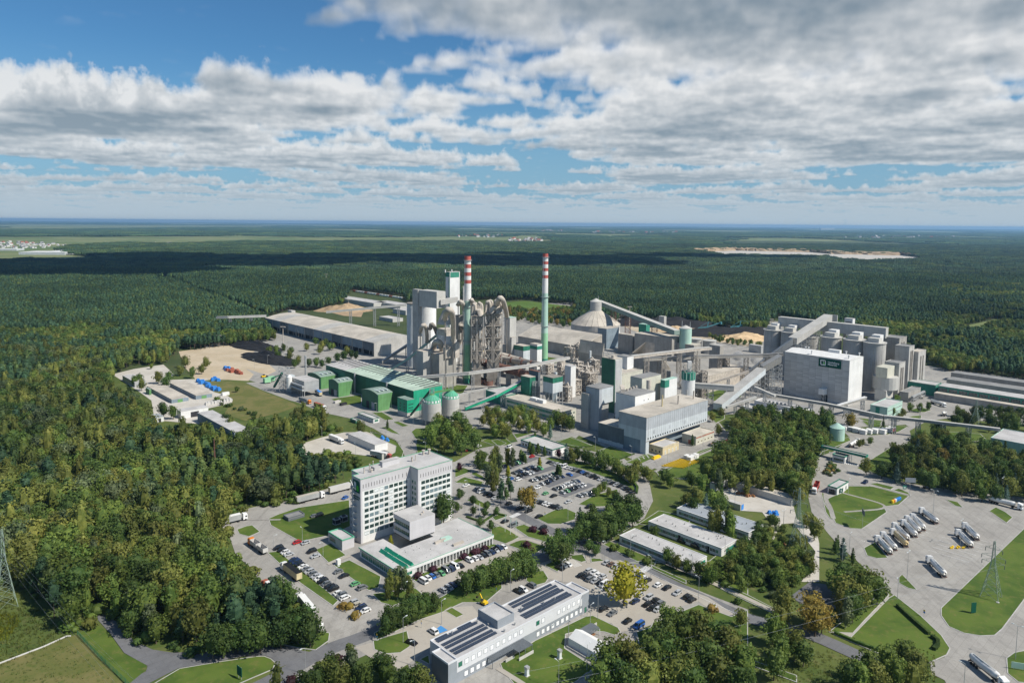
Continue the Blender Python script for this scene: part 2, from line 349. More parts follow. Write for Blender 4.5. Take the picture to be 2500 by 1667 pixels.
def defmats():
    D = dict(
     concrete=dict(col=(.43, .42, .395), var=.13, scale=.09, streak=.35, fine=.1), concrete_dark=dict(col=(.34, .325, .295), var=.16, scale=.1, streak=.45, fine=.1),
     concrete_pale=dict(col=(.48, .47, .44), var=.08, scale=.1, streak=.2), render_white=dict(col=(.68, .68, .665), var=.07, scale=.1, streak=.22),
     office_grey=dict(col=(.50, .49, .50), var=.05, scale=.15, streak=.1), roof_pale=dict(col=(.44, .43, .42), var=.14, scale=.12, fine=.12),
     roof_dust=dict(col=(.46, .42, .36), var=.2, scale=.06, fine=.12), roof_dark=dict(col=(.24, .24, .235), var=.15, scale=.08, fine=.1), roof_blue=dict(col=(.30, .33, .36), var=.08, scale=.1),
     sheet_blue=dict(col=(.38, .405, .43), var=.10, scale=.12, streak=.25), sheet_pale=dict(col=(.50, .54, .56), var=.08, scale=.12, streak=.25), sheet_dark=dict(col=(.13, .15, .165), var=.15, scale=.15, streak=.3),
     sheet_steel=dict(col=(.20, .25, .29), var=.12, scale=.15, streak=.3),
     green_deep=dict(col=(.03, .17, .11), var=.2, scale=.2, streak=.35, rough=.5), green_vivid=dict(col=(.02, .31, .18), var=.14, scale=.15, streak=.25, fine=.1, rough=.45), green_leaf=dict(col=(.12, .27, .10), var=.14, scale=.15, streak=.25, fine=.1, rough=.5),
     green_dark=dict(col=(.03, .13, .075), var=.12, scale=.12, rough=.5, streak=.1), green_roof=dict(col=(.42, .52, .43), var=.12, scale=.08, fine=.08), green_grey=dict(col=(.22, .29, .25), var=.12, scale=.1),
     pylon_grey=dict(col=(.24, .31, .26), var=.1), green_mint=dict(col=(.38, .55, .47), var=.06, scale=.1, streak=.2), green_mid=dict(col=(.27, .52, .31), var=.08, scale=.1, streak=.2), teal=dict(col=(.04, .22, .155), var=.12, scale=.2, streak=.2),
     red=dict(col=(.42, .10, .08), var=.12, scale=.4, streak=.2), orange=dict(col=(.7, .22, .03), var=.1), yellow=dict(col=(.75, .50, .02), var=.1), brick_red=dict(col=(.35, .11, .07), var=.2),
     dust=dict(col=(.46, .415, .36), var=.18, scale=.25, streak=.25, fine=.1), dust_dark=dict(col=(.27, .245, .215), var=.2, scale=.3, streak=.3), rust=dict(col=(.15, .065, .045), var=.3, scale=.3, col2=(.21, .12, .095)),
     galv=dict(col=(.42, .43, .43), var=.1, metal=.3, rough=.5), grey_metal=dict(col=(.22, .22, .22), var=.15, streak=.2), dark=dict(col=(.03, .03, .035), var=.3), black=dict(col=(.012, .012, .013), rough=.6),
     glass=dict(col=(.025, .035, .04), rough=.12, spec=.8, var=.4, scale=.3), glass_green=dict(col=(.02, .15, .09), rough=.15, spec=.8, var=.3, scale=.6), tyre=dict(col=(.02, .02, .02)),
     white_paint=dict(col=(.78, .78, .77), var=.04, rough=.4), blind=dict(col=(.78, .79, .80), var=.03), trim_green=dict(col=(.10, .36, .23), var=.06), frame_dark=dict(col=(.06, .16, .12)), blue=dict(col=(.04, .22, .60), var=.15, scale=1.5),
     solar=dict(col=(.045, .06, .09), rough=.2, spec=.7, var=.25, scale=.6), cladding=dict(col=(.60, .61, .63), var=.03, scale=.3, rough=.45), clad_dark=dict(col=(.12, .135, .15), var=.06, scale=.3), clad_mid=dict(col=(.27, .295, .325), var=.05, scale=.3),
     brand_green=dict(col=(.0, .075, .045), var=.05), brand_leaf=dict(col=(.05, .42, .02), var=.05), cream=dict(col=(.58, .49, .30), var=.1, streak=.3), cream_pale=dict(col=(.52, .51, .43), var=.08, streak=.2),
     coal=dict(col=(.016, .016, .018), var=.5, scale=1.2, bump=.6, fine=.3), sand=dict(col=(.55, .40, .24), var=.15, scale=.15, fine=.1), ochre=dict(col=(.36, .26, .16), var=.2, scale=.05, fine=.1), wood=dict(col=(.30, .15, .07), var=.3, scale=1.0),
     bark=dict(col=(.11, .085, .06), var=.25, scale=2), birch_bark=dict(col=(.55, .53, .48), var=.3, scale=2), cyan_steel=dict(col=(.08, .26, .30), var=.1), skylight=dict(col=(.62, .66, .66), rough=.25, var=.05), mortar=dict(col=(.10, .10, .10)), panel_grey=dict(col=(.60, .58, .55), var=.14, scale=.12, streak=.3, objvar=.10),
     white_gloss=dict(col=(.74, .73, .70), rough=.3, spec=.5, var=.08, scale=.5, streak=.2), tank_yellow=dict(col=(.55, .42, .22), rough=.35, var=.1, streak=.2), tarp=dict(col=(.50, .49, .47), var=.06), tarp_white=dict(col=(.70, .70, .68), var=.04))
    for k, kw in D.items(): M[k] = mat(k, **kw)
    M['pine'] = leaf('pine_needles', (.034, .080, .042), (.066, .125, .063)); M['pine_olive'] = leaf('pine_needles_olive', (.058, .104, .034), (.108, .155, .050))
    M['leaf_green'] = leaf('leaves_green', (.066, .114, .024), (.145, .20, .042)); M['leaf_olive'] = leaf('leaves_olive', (.096, .122, .028), (.18, .198, .048)); M['leaf_dark'] = leaf('leaves_dark', (.044, .086, .022), (.098, .150, .036))
    M['leaf_yellow'] = leaf('leaves_yellow', (.15, .175, .015), (.31, .31, .025), .12); M['leaf_amber'] = leaf('leaves_amber', (.16, .13, .03), (.30, .22, .05), .12); M['leaf_purple'] = leaf('leaves_purple', (.035, .012, .022), (.08, .03, .04), .15)
    M['leaf_blue'] = leaf('needles_blue', (.07, .12, .105), (.14, .21, .18), .15); M['leaf_grey'] = leaf('leaves_grey', (.070, .105, .048), (.15, .19, .095))
    # ground covers
    def ground_mat(name, c1, c2, c3, s1, s2, bump=0.0, track=0.0):
        m_ = bpy.data.materials.new(name); m_.use_nodes = True; nt = m_.node_tree; T = NT(nt); b = nt.nodes['Principled BSDF']; b.inputs['Roughness'].default_value = .9; b.inputs['Specular IOR Level'].default_value = .2
        g = T.n('ShaderNodeNewGeometry').outputs['Position']
        n1 = T.noise(g, s1, 5, .6, .4); n2 = T.noise(g, s2, 5, .65); c = T.mix(T.ss(n1, .38, .62), c1, c2); c = T.mix(T.ss(n2, .50, .74, 0.0, .8), c, c3)
        if track:
            mp = T.n('ShaderNodeMapping'); mp.inputs['Rotation'].default_value = (0, 0, -PHI); mp.inputs['Scale'].default_value = (.9, .06, 1); T.L.new(g, mp.inputs[0])
            c = T.mix(T.ss(T.noise(mp.outputs[0], .5, 4, .6), .45, .8, 0.0, track), c, tuple(q*.55 for q in c1))
            bk = T.n('ShaderNodeTexBrick'); m3 = T.n('ShaderNodeMapping'); m3.inputs['Rotation'].default_value = (0, 0, -PHI); T.L.new(g, m3.inputs[0]); T.L.new(m3.outputs[0], bk.inputs[0])
            for k_, v_ in (('Color1', (1, 1, 1, 1)), ('Color2', (.86, .86, .86, 1)), ('Mortar', (.62, .6, .58, 1)), ('Scale', 1.0), ('Mortar Size', .045), ('Brick Width', 6.0), ('Row Height', 3.0), ('Bias', -.2)): bk.inputs[k_].default_value = v_
            c = T.mix(.75, c, bk.outputs[0], bt='MULTIPLY'); c = T.mix(T.ss(T.noise(g, .055, 6, .7, 1.5), .54, .62, 0.0, .30), c, tuple(q*.62 for q in c1))
            n4 = T.noise(g, 1.7, 3, .7); c = T.mix(T.ss(n4, .3, .7, .0, .22), c, tuple(q*.6 for q in c1))
        T.L.new(c, b.inputs['Base Color']); return m_
    M['ground'] = ground_mat('meadow', (.065, .098, .022), (.105, .130, .034), (.15, .145, .058), .03, .22)
    M['lawn'] = ground_mat('lawn', (.056, .100, .016), (.095, .140, .024), (.15, .145, .045), .05, .35)
    M['rough_grass'] = ground_mat('rough_grass', (.115, .125, .035), (.165, .15, .055), (.065, .105, .018), .07, .35)
    M['paving'] = ground_mat('paving', (.325, .31, .285), (.375, .36, .33), (.27, .255, .235), .03, .15, track=.5)
    M['yard'] = ground_mat('yard', (.31, .30, .28), (.38, .365, .335), (.23, .22, .20), .04, .2, track=.3)
    M['blocks'] = ground_mat('block_paving', (.36, .33, .285), (.40, .37, .32), (.33, .30, .26), .05, .3)
    M['asphalt'] = ground_mat('asphalt', (.155, .157, .165), (.185, .187, .195), (.13, .13, .135), .04, .25, track=.2)
    M['kerb'] = mat('kerb_stone', (.42, .41, .39), var=.1)
    M['dirt'] = ground_mat('dirt', (.44, .36, .25), (.50, .42, .31), (.34, .30, .22), .03, .15)
    M['gravel'] = ground_mat('gravel', (.45, .42, .37), (.52, .49, .44), (.38, .35, .30), .05, .3)
    M['meadow'] = ground_mat('green_meadow', (.075, .135, .022), (.095, .16, .03), (.12, .14, .04), .02, .1)
    M['field'] = ground_mat('field', (.10, .15, .05), (.19, .21, .09), (.30, .27, .14), .0022, .006)
    M['forest_floor'] = ground_mat('forest_floor', (.045, .068, .024), (.062, .082, .030), (.09, .09, .036), .02, .1)
defmats()
LV = [0]
def sheet(name, poly, m_, z, kerb=0.0, kind='structure'):
    """flat piece of ground cover from its outline (photo points laid down on the plain)"""
    q = [P(*p, 0.0) for p in (pts(poly) if isinstance(poly, str) else poly)]
    LV[0] += 1; z = z+LV[0]*.0003
    bm = bmesh.new(); vs = [bm.verts.new((p.x, p.y, z)) for p in q]; f = bm.faces.new(vs)
    f.normal_update()
    if f.normal.z < 0: f.normal_flip()
    bmesh.ops.triangulate(bm, faces=[f])
    if kerb:
        e = [x for x in bm.edges if len(x.link_faces) == 1]; r = bmesh.ops.extrude_edge_only(bm, edges=e)
        for v in r['geom']:
            if isinstance(v, bmesh.types.BMVert): v.co.z = 0.0
    me = bpy.data.meshes.new(name); bm.to_mesh(me); bm.free(); me.materials.append(m_)
    if kerb:
        mb = MB()
        for a, b in zip(q, q[1:]+q[:1]): mb.beam((a.x, a.y, 0), (b.x, b.y, 0), .32, z+.03)
        mb.obj('kerb', M['kerb'], kind='structure')
    return mk(name, me, kind=kind)
def curve_pts(p, step=4.0):
    """smooth a list of ground points"""
    q = [P(*a, 0.0) for a in p]
    for _ in range(3):
        n = [q[0]]
        for i in range(len(q)-1): n += [q[i]*.75+q[i+1]*.25, q[i]*.25+q[i+1]*.75]
        q = n+[q[-1]]
    return q
def strip(name, line, width, m_, z, kind='structure'):
    q = curve_pts(pts(line) if isinstance(line, str) else line); LV[0] += 1; z = z+LV[0]*.0004; vs = []
    for i, p in enumerate(q):
        d = (q[min(i+1, len(q)-1)]-q[max(i-1, 0)]).normalized(); e = Vector((-d.y, d.x, 0))*width/2
        vs += [(p.x-e.x, p.y-e.y, z), (p.x+e.x, p.y+e.y, z)]
    me = bpy.data.meshes.new(name); me.from_pydata(vs, [], [(2*i+1, 2*i, 2*i+2, 2*i+3) for i in range(len(q)-1)]); me.materials.append(m_)
    return mk(name, me, kind=kind)

# ------------------------------------------------------------------ ground
def plane(name, x0, x1, y0, y1, z, m_):
    me = bpy.data.meshes.new(name); me.from_pydata([(x0, y0, z), (x1, y0, z), (x1, y1, z), (x0, y1, z)], [], [(0, 1, 2, 3)]); me.materials.append(m_)
    return mk(name, me, kind='structure')
plane('ground', -47000, 47000, -2500, 46000, -.05, M['ground'])
CLEAR = pts("E-400,700 -100,650 110,640 260,800 380,900 470,960 640,1060 700,1090 890,1000 880,915 1000,945 1180,1120 1300,1230 1500,1290 2000,1260 2350,1180 F200,1180 430,1180 620,1130 640,960 500,900 470,830 450,720 300,650 150,640 60,500 0,490 E2220,480 2130,380 2110,150 1970,125 1950,60 A1950,1568 2270,1490 B0,1568 60,1500 160,1560 430,1530 740,1440 960,1340 960,1230 1060,1180 1310,1130 1170,1100 880,1060 500,1080 540,980 700,930 760,900 900,890 1110,880 1140,860 1100,800 1000,790 860,730 700,690 600,640 480,620 330,690 0,760 A2180,640 2130,620 2260,760 2100,760 1900,690 1500,680 1400,650 1390,480 1240,380 1040,360 1030,240 1140,210 1230,170 1500,150 1640,60 1640,0 a1750,1340 1900,1330 2350,1260 b0,1270 540,1230 620,1240 420,1200 270,1140 180,1040 420,970 700,975 800,940 950,890 940,830 980,785 1440,850 1480,900 2350,870 c130,850 300,840 740,890 720,960 150,930 150,1000 700,1060 1100,1070 1130,1005 1400,1035 2000,1080 2352,1110 d60,1110 190,1000 1480,1300 1480,1370 D1500,260 1650,330 1800,330 2160,380 2350,420 2500,450 Z2900,1100 3600,3000 -1600,3000")
FIELDS = [pts("a-300,305 0,295 2350,290 b800,300 1500,300 1500,330 900,340 0,345 a1640,370 1100,365 650,385 540,400 530,420 640,460 930,490 900,500 560,525 430,515 170,510 0,530 -400,560"),
          pts("b1500,300 2000,290 2351,300 c300,262 600,300 500,330 0,330 b2100,332 1500,328"), pts("c400,262 1000,257 1780,268 1000,278 500,272"),
          pts("d250,282 700,285 1080,292 1080,304 600,300"), pts("d1780,1080 2110,1010 2290,1020 2290,1040 2100,1080 1900,1150 1860,1150"), pts("a1420,690 1860,690 1850,712 1450,715"),
          pts("a1500,180 2350,190 b900,200 900,188 300,180 a1600,172"), pts("c-100,188 900,196 900,190 0,180"), pts("d300,215 1600,222 1600,212 300,208")]
QUARRY = pts("d-540,416 -200,402 0,408 460,417 640,433 1300,448 1460,470 1450,500 1000,515 700,505 690,482 640,464 0,455 -300,447")
sheet('yard', "O470,795 560,768 700,755 930,800 1180,700 1420,690 1800,740 1800,800 2130,840 2500,890 2500,1000 2352,975 2180,960 2080,975 1900,985 1800,940 1640,955 1680,1005 1660,1025 1510,1078 1430,1045 1330,1000 1290,1032 1190,1015 1170,985 960,985 955,1050 935,1062 920,1022 860,985 810,962 B700,700 590,655 480,610 400,590 160,500 0,430 A2350,310 2270,290 1930,180 1900,80", M['yard'], .05)
sheet('quarry_floor', [p for p in QUARRY], M['gravel'], .05)
for i, fp in enumerate(FIELDS): sheet('field', fp, M['field'], .06)
sheet('dirt_ground', "A1700,180 1640,30 1930,-10 2100,-30 B60,130 280,320 200,360 0,300 A2330,240 2280,300 2100,290 1930,290 1810,300", M['dirt'], .06)
sheet('gravel_ground', "A1030,240 1230,190 1500,150 1600,240 1560,290 1900,280 1930,300 2120,460 2140,500 1880,560 1900,700 1420,660 1390,480 1250,380", M['gravel'], .06)
sheet('rough_meadow', "A1810,300 1930,290 2270,320 B0,440 160,510 400,600 480,640 330,700 0,780 A2200,650 2060,600 2140,480 2100,440 1960,400", M['rough_grass'], .07)
sheet('gravel_ground', "B470,1100 540,980 700,930 900,885 1110,880 1400,980 1440,1050 1440,1110 1200,1110 880,1070", M['gravel'], .07)
sheet('forecourt', "O480,1212 560,1170 650,1148 810,1108 1045,1060 1100,1030 1250,1003 1330,1030 1430,1050 1490,1100 1500,1150 1480,1190 1390,1245 1420,1282 1640,1370 1720,1400 1560,1410 1480,1440 1440,1500 1370,1580 960,1600 930,1500 870,1490 700,1568 560,1620 500,1620 640,1560 750,1490 755,1462 690,1440 720,1390 640,1370 600,1340 580,1310 540,1270 525,1225", M['paving'], .07)
sheet('truck_park', "D570,762 755,935 690,990 600,1060 490,1100 400,1170 410,1320 370,1480 390,1568 H400,0 540,180 660,320 800,430 1080,700 1200,800 1400,1000 1600,1140 1670,1260 1620,1330 1490,1380 1500,1480 1620,1540 1700,1700 2700,1700 2700,-200 D2350,1480 1900,1440 1400,1370 1200,1330 900,1250 820,1210 1130,1020 1330,990 1300,870 1440,790 1640,720 1400,640 1240,600 1220,780 1290,835 1150,900 940,912 700,882 600,742", M['paving'], .08)
# darker asphalt roads
sheet('access_road', "E890,915 1000,955 1090,1020 1230,1180 1400,1260 1600,1290 2000,1262 2350,1190 F200,1190 430,1225 520,1270 640,1290 F300,1430 270,1370 240,1340 180,1315 0,1318 E2000,1370 1640,1430 1370,1568 1200,1640 1000,1640 1340,1460 1355,1410 1140,1290 1010,1110 900,990", M['asphalt'], .10)
strip('road', "F-120,1720 300,1520 700,1270 1190,1110 1900,740 G400,440 700,350 870,290 940,300 1330,500 1800,730 2260,940 H-100,1000 300,1080 800,1300 1000,1400", 7.0, M['asphalt'], .12)
strip('road', "C60,1400 I560,580 800,770 1000,870 1100,920 1300,1000", 6.5, M['asphalt'], .12)
for s in ("C60,1250 420,1110", "C230,1310 660,1180", "C500,1380 840,1250", "C640,1470 920,1360"):
    strip('parking_lane', s, 5.5, M['asphalt'], .13)
sheet('block_paving', "G520,620 730,650 900,700 880,960 1100,1020 1190,1100 1400,1060 1480,1030 1700,880 1900,820 2100,960 2230,940 1990,780 1560,620 1330,500 1180,440 1000,450 880,470 760,400 600,560 440,480 430,540", M['blocks'], .125)
sheet('block_paving', "I200,1240 560,1090 700,1060 780,1100 720,1180 180,1420 40,1460 -120,1560 -190,1500 -50,1380", M['blocks'], .125)
sheet('block_paving', "F1180,1190 1500,1050 1830,880 2080,860 2150,950 1960,1130 1680,1250 1480,1400 1380,1460 1300,1360 1150,1340 1000,1240", M['blocks'], .125)
sheet('tarmac_patch', "H210,770 380,640 700,690 720,860 560,900 300,840", M['asphalt'], .12)
sheet('gravel_ground', "X600,400 700,340 1480,510 1540,760 1800,940 1829,1080 1829,1568 1600,1568 1750,1350 1780,1180 1500,820 1350,830 1280,950 1250,1030 1120,960 1220,830 1100,680 830,660 620,520", M['gravel'], .10)
strip('path', "H610,1100 780,1140 830,1090 1120,780", 3.0, M['blocks'], .13)
# the truck road along the wood and yard behind it
sheet('lawn', "E0,1390 640,1140 720,1120 1130,1568 1100,1900 -400,2400 -800,1700", M['rough_grass'], .11)
sheet('lawn', "E720,1110 900,1040 1000,1110 1130,1290 1340,1400 1350,1440 1180,1580 1130,1560", M['lawn'], .11)
sheet('lawn', "E2350,1325 2000,1375 1650,1435 1370,1600 1500,1700 1900,1700 F60,1520 250,1440 270,1380 230,1345 170,1322 0,1325", M['lawn'], .12, kerb=1)
LAWNS = """F230,1190 430,1180 640,1080 770,1110 760,1180 640,1265 480,1245
F210,60 300,20 480,-40 950,-110 960,130 760,215 500,270 320,170 230,120
F640,345 780,285 920,395 760,465
F810,490 950,440 1240,590 1220,690 1130,720 960,600
F0,130 60,120 130,180 30,225 -60,200 -80,160
F200,370 300,360 520,540 850,810 800,860 500,650
F1160,750 1560,700 1620,750 1350,860 1240,830
F1170,1180 1480,1090 1510,1230 1420,1290 1280,1300 1180,1260
F1180,1110 1830,760 2000,640 2350,480 2351,700 2200,830 1990,830 1800,920 1590,990 1200,1180
F1520,600 1880,470 1900,500 1560,640
F1900,450 2060,370 2250,290 2320,300 2240,340 2060,420 1930,470
F1825,905 1885,870 2000,940 1935,970
F1600,1350 1680,1310 1690,1400
B1160,705 1250,700 1360,765 1280,775
B1245,840 1300,830 1420,905 1340,890
B1350,790 1400,785 1500,825 1440,835
B1520,880 1560,850 1700,845 1700,900 1640,950 1560,945
B1560,990 1650,980 1760,1050 1750,1100 1660,1110 1580,1110
B780,580 1060,540 1060,620 900,640
B1140,880 1230,900 1380,960 1450,1060 1430,1120 1300,1110 1370,1070 1380,1010 1200,930
B1920,1220 2000,1210 2080,1240 1920,1300
B1920,1330 2000,1290 2180,1340 2160,1370 1990,1350 1920,1350
B2060,1265 2110,1250 2180,1290 2180,1320
I225,480 310,430 500,475 470,520
I390,300 420,250 560,300 740,290 520,380 420,330
I470,100 560,60 700,120 650,145 560,130
I1145,105 1300,60 1490,140 1400,160
I1530,195 1640,150 1860,220 1740,275
I1050,260 1100,250 1400,290 1700,390 1880,520 1890,610 1820,520 1600,430 1400,360 1200,310
I1790,300 2000,225 2150,260 1950,330
I2070,385 2300,290 2600,150 2640,300 2500,420 2300,450
I980,810 1150,730 1250,720 1340,760 1330,820 1200,862 1080,860
I1360,680 1500,600 1720,540 1740,640 1600,700 1480,705
I330,640 400,620 560,700 500,720
I570,800 660,760 710,790 600,830
I570,1000 560,900 640,880 840,970 700,1045
I700,1050 860,1000 1060,1070 960,1140
I770,890 860,865 1100,960 1080,1030 900,980
I1050,1240 1170,1180 1230,1230 1170,1300
I1290,1150 1400,1140 1435,1200 1390,1212 1300,1180
I1475,1175 1560,1180 1600,1200 1480,1212
I900,1300 1040,1290 1085,1360 1060,1400 950,1430 880,1380
I1590,1050 1650,1020 2080,1190 2060,1240 1950,1230
I1430,1010 1900,870 2100,740 2400,800 2352,900 2150,900 1900,860 1600,1030
I2030,1240 2350,1380 2350,1410 2040,1270
G2100,1260 2800,1500 2800,1560 2100,1300
G80,1390 400,1180 860,960 930,950 1160,1060 1185,1100 1130,1130 1040,1100 830,1080 680,1120 670,1250 950,1430 870,1480 760,1568 240,1620 100,1440
G1330,1100 1460,1060 1480,1020 1900,850 2200,960 2350,900 2352,1800 1000,1800 960,1500 1360,1230
G2100,700 2350,820 2700,980 2700,940 2350,760 2150,670
G1240,470 1500,430 2100,650 2352,760 2352,300 2250,250 2000,450
G1970,890 2060,835 2065,860 2030,895
G770,580 860,540 830,580 1000,650 900,640
D550,1568 540,1500 600,1470 690,1440 740,1380 950,1380 1290,1470 1200,1550 1060,1568 H1090,0 860,155 760,150 620,100 580,0
D930,1355 1000,1350 1160,1390 1120,1415
D1150,1415 1200,1400 1290,1440 1310,1470
D490,1440 530,1450 520,1540 560,1600 H600,70 570,60 530,0
D1630,1500 1740,1525 1790,1575 1720,1560
H2030,-10 2190,100 2245,50 2180,0 2090,-45
H880,330 980,275 1100,420 1000,425 910,400
H1200,600 1230,570 1370,715 1290,700 1200,650
H2352,150 1590,880 1590,950 1660,1050 1800,1110 1950,1135 2080,1130 2150,1070 2352,800 2600,500 2600,-60
H600,1120 760,1150 1110,790 1160,760 1400,950 1590,1130 1670,1250 1640,1310 1480,1380 1000,1290
H2190,1340 2260,1290 2700,1200 2700,1600 2300,1560 2200,1480
H560,1100 850,880 1080,720 1110,760 880,1000 780,1110
D820,750 1050,780 1030,810 940,800
D860,780 1050,790 1020,850 920,830
D1180,820 1280,835 1200,880 1100,905 700,880
D860,1190 1130,1020 1140,1200 1060,1280 900,1250
D1300,680 1400,655 1500,680 1440,700 1340,700
D1290,740 1410,730 1400,775
D1640,880 1950,900 2000,950 1900,970 1650,950
D430,1000 500,990 600,960 740,930 760,960 640,1010 500,1060 460,1110 390,1180 380,1300
C590,980 720,930 930,1010 760,1030
C960,1080 1090,1010 1300,1085 1150,1140
C1230,1160 1420,1080 1560,1120 1380,1200
C1510,1240 1620,1230 1900,1060 2280,920 2400,1100 2100,1300 1850,1320 1540,1290
C0,960 130,940 200,1000 60,1010
C200,900 440,880 360,900 230,940
C1200,640 1700,580 1900,620
C1900,520 2250,480 2300,560 2050,600
R760,1120 1300,1150 1200,1300 800,1200
S840,560 1100,600 1000,680 840,640
C1960,700 2130,640 2140,760 2060,800""".split('\n')
for s in LAWNS:
    q = pts(s); m_ = M['lawn']
    sheet('lawn', q, m_, .16, kerb=1)
sheet('meadow', "c130,862 300,850 740,900 740,945 400,930 150,925", M['meadow'], .08)
sheet('dirt_ground', "c1130,1060 1400,1070 2000,1090 2352,1130 2352,1260 1900,1200 1300,1130", M['dirt'], .07)
sheet('sand_ground', "b780,990 830,940 950,935 1080,990 1060,1030 900,1020", M['ochre'], .07)
strip('footpath', "C1400,1210 1650,1090 2250,880", 11, M['paving'], .165)
strip('footpath', "C1500,1245 1760,1160 2030,1040 2330,930", 2.2, M['paving'], .17)
strip('footpath', "B1920,1330 2090,1250 2200,1190", 2.0, M['blocks'], .17); strip('footpath', "B2000,1290 2080,1290 2180,1335", 1.8, M['blocks'], .17)
strip('footpath', "I700,1050 850,985 1080,1060 1120,1080", 2.2, M['blocks'], .17); strip('footpath', "I560,830 650,860 850,985", 2.4, M['blocks'], .172)
strip('footpath', "D680,1440 1200,1580 H700,0", 1.6, M['paving'], .17); strip('footpath', "D740,1370 950,1370 1290,1460", 2.0, M['paving'], .17)
strip('footpath', "D530,1440 530,1510 570,1568 H600,60", 2.4, M['paving'], .17); strip('footpath', "G1110,260 1500,430 2150,700 2700,960", 2.4, M['blocks'], .17)
strip('footpath', "G880,400 890,470", 1.6, M['blocks'], .172); strip('footpath', "E2240,70 F230,72 320,70", 1.5, M['paving'], .17)
strip('footpath', "F750,480 960,400", 2.0, M['blocks'], .17); strip('footpath', "N1010,1370 1330,1568 1400,1620", 2.0, M['blocks'], .17)
sheet('disabled_bay', "F1740,1080 1790,1042 1855,1085 1780,1115", mat('blue_bay', (.06, .25, .55), var=.08), .17)
# painted crossings and lines
def stripes(name, ab, n, w, l, z=.16):
    p, q = [P(*k) for k in pts(ab)]; d = (q-p); u = d.normalized(); e = Vector((-u.y, u.x, 0)); mb = MB()
    for i in range(n):
        c = p+d*((i+.5)/n); mb.add([tuple(c-u*w/2-e*l/2+Vector((0, 0, z))), tuple(c+u*w/2-e*l/2+Vector((0, 0, z))), tuple(c+u*w/2+e*l/2+Vector((0, 0, z))), tuple(c-u*w/2+e*l/2+Vector((0, 0, z)))], [(0, 1, 2, 3)])
    return mb.obj(name, M['white_paint'], kind='structure')
stripes('crossing_stripes', "G1350,560 G1450,500", 9, .5, 3.2); stripes('crossing_stripes', "I740,800 I820,765", 9, .5, 3); stripes('crossing_stripes', "D680,1165 D850,1190", 10, .5, 3)
stripes('hatched_bay', "G720,440 G800,500", 8, .25, 4, .17)
for L_, n_ in (('F285,315 405,395', 5), ('F425,425 820,712', 14), ('F970,815 1110,905', 5), ('F1610,645 1990,475', 10), ('F2040,450 2340,322', 9), ('G800,570 1080,705', 8), ('G880,525 1040,600', 5), ('I620,352 855,288', 8), ('I765,396 960,326', 10), ('I925,464 1170,392', 10), ('I1140,544 1360,460', 10), ('I1365,604 1560,542', 9), ('I715,662 1010,795', 9), ('I950,636 1200,720', 9), ('H1000,330 1440,60', 11), ('H1640,420 1850,210', 7)): stripes('bay_lines', L_, n_, .16, 5.0 if L_[0] != 'H' else 17)
strip('centre_line', "G1330,500 1800,730 2260,940", .15, M['white_paint'], .165)

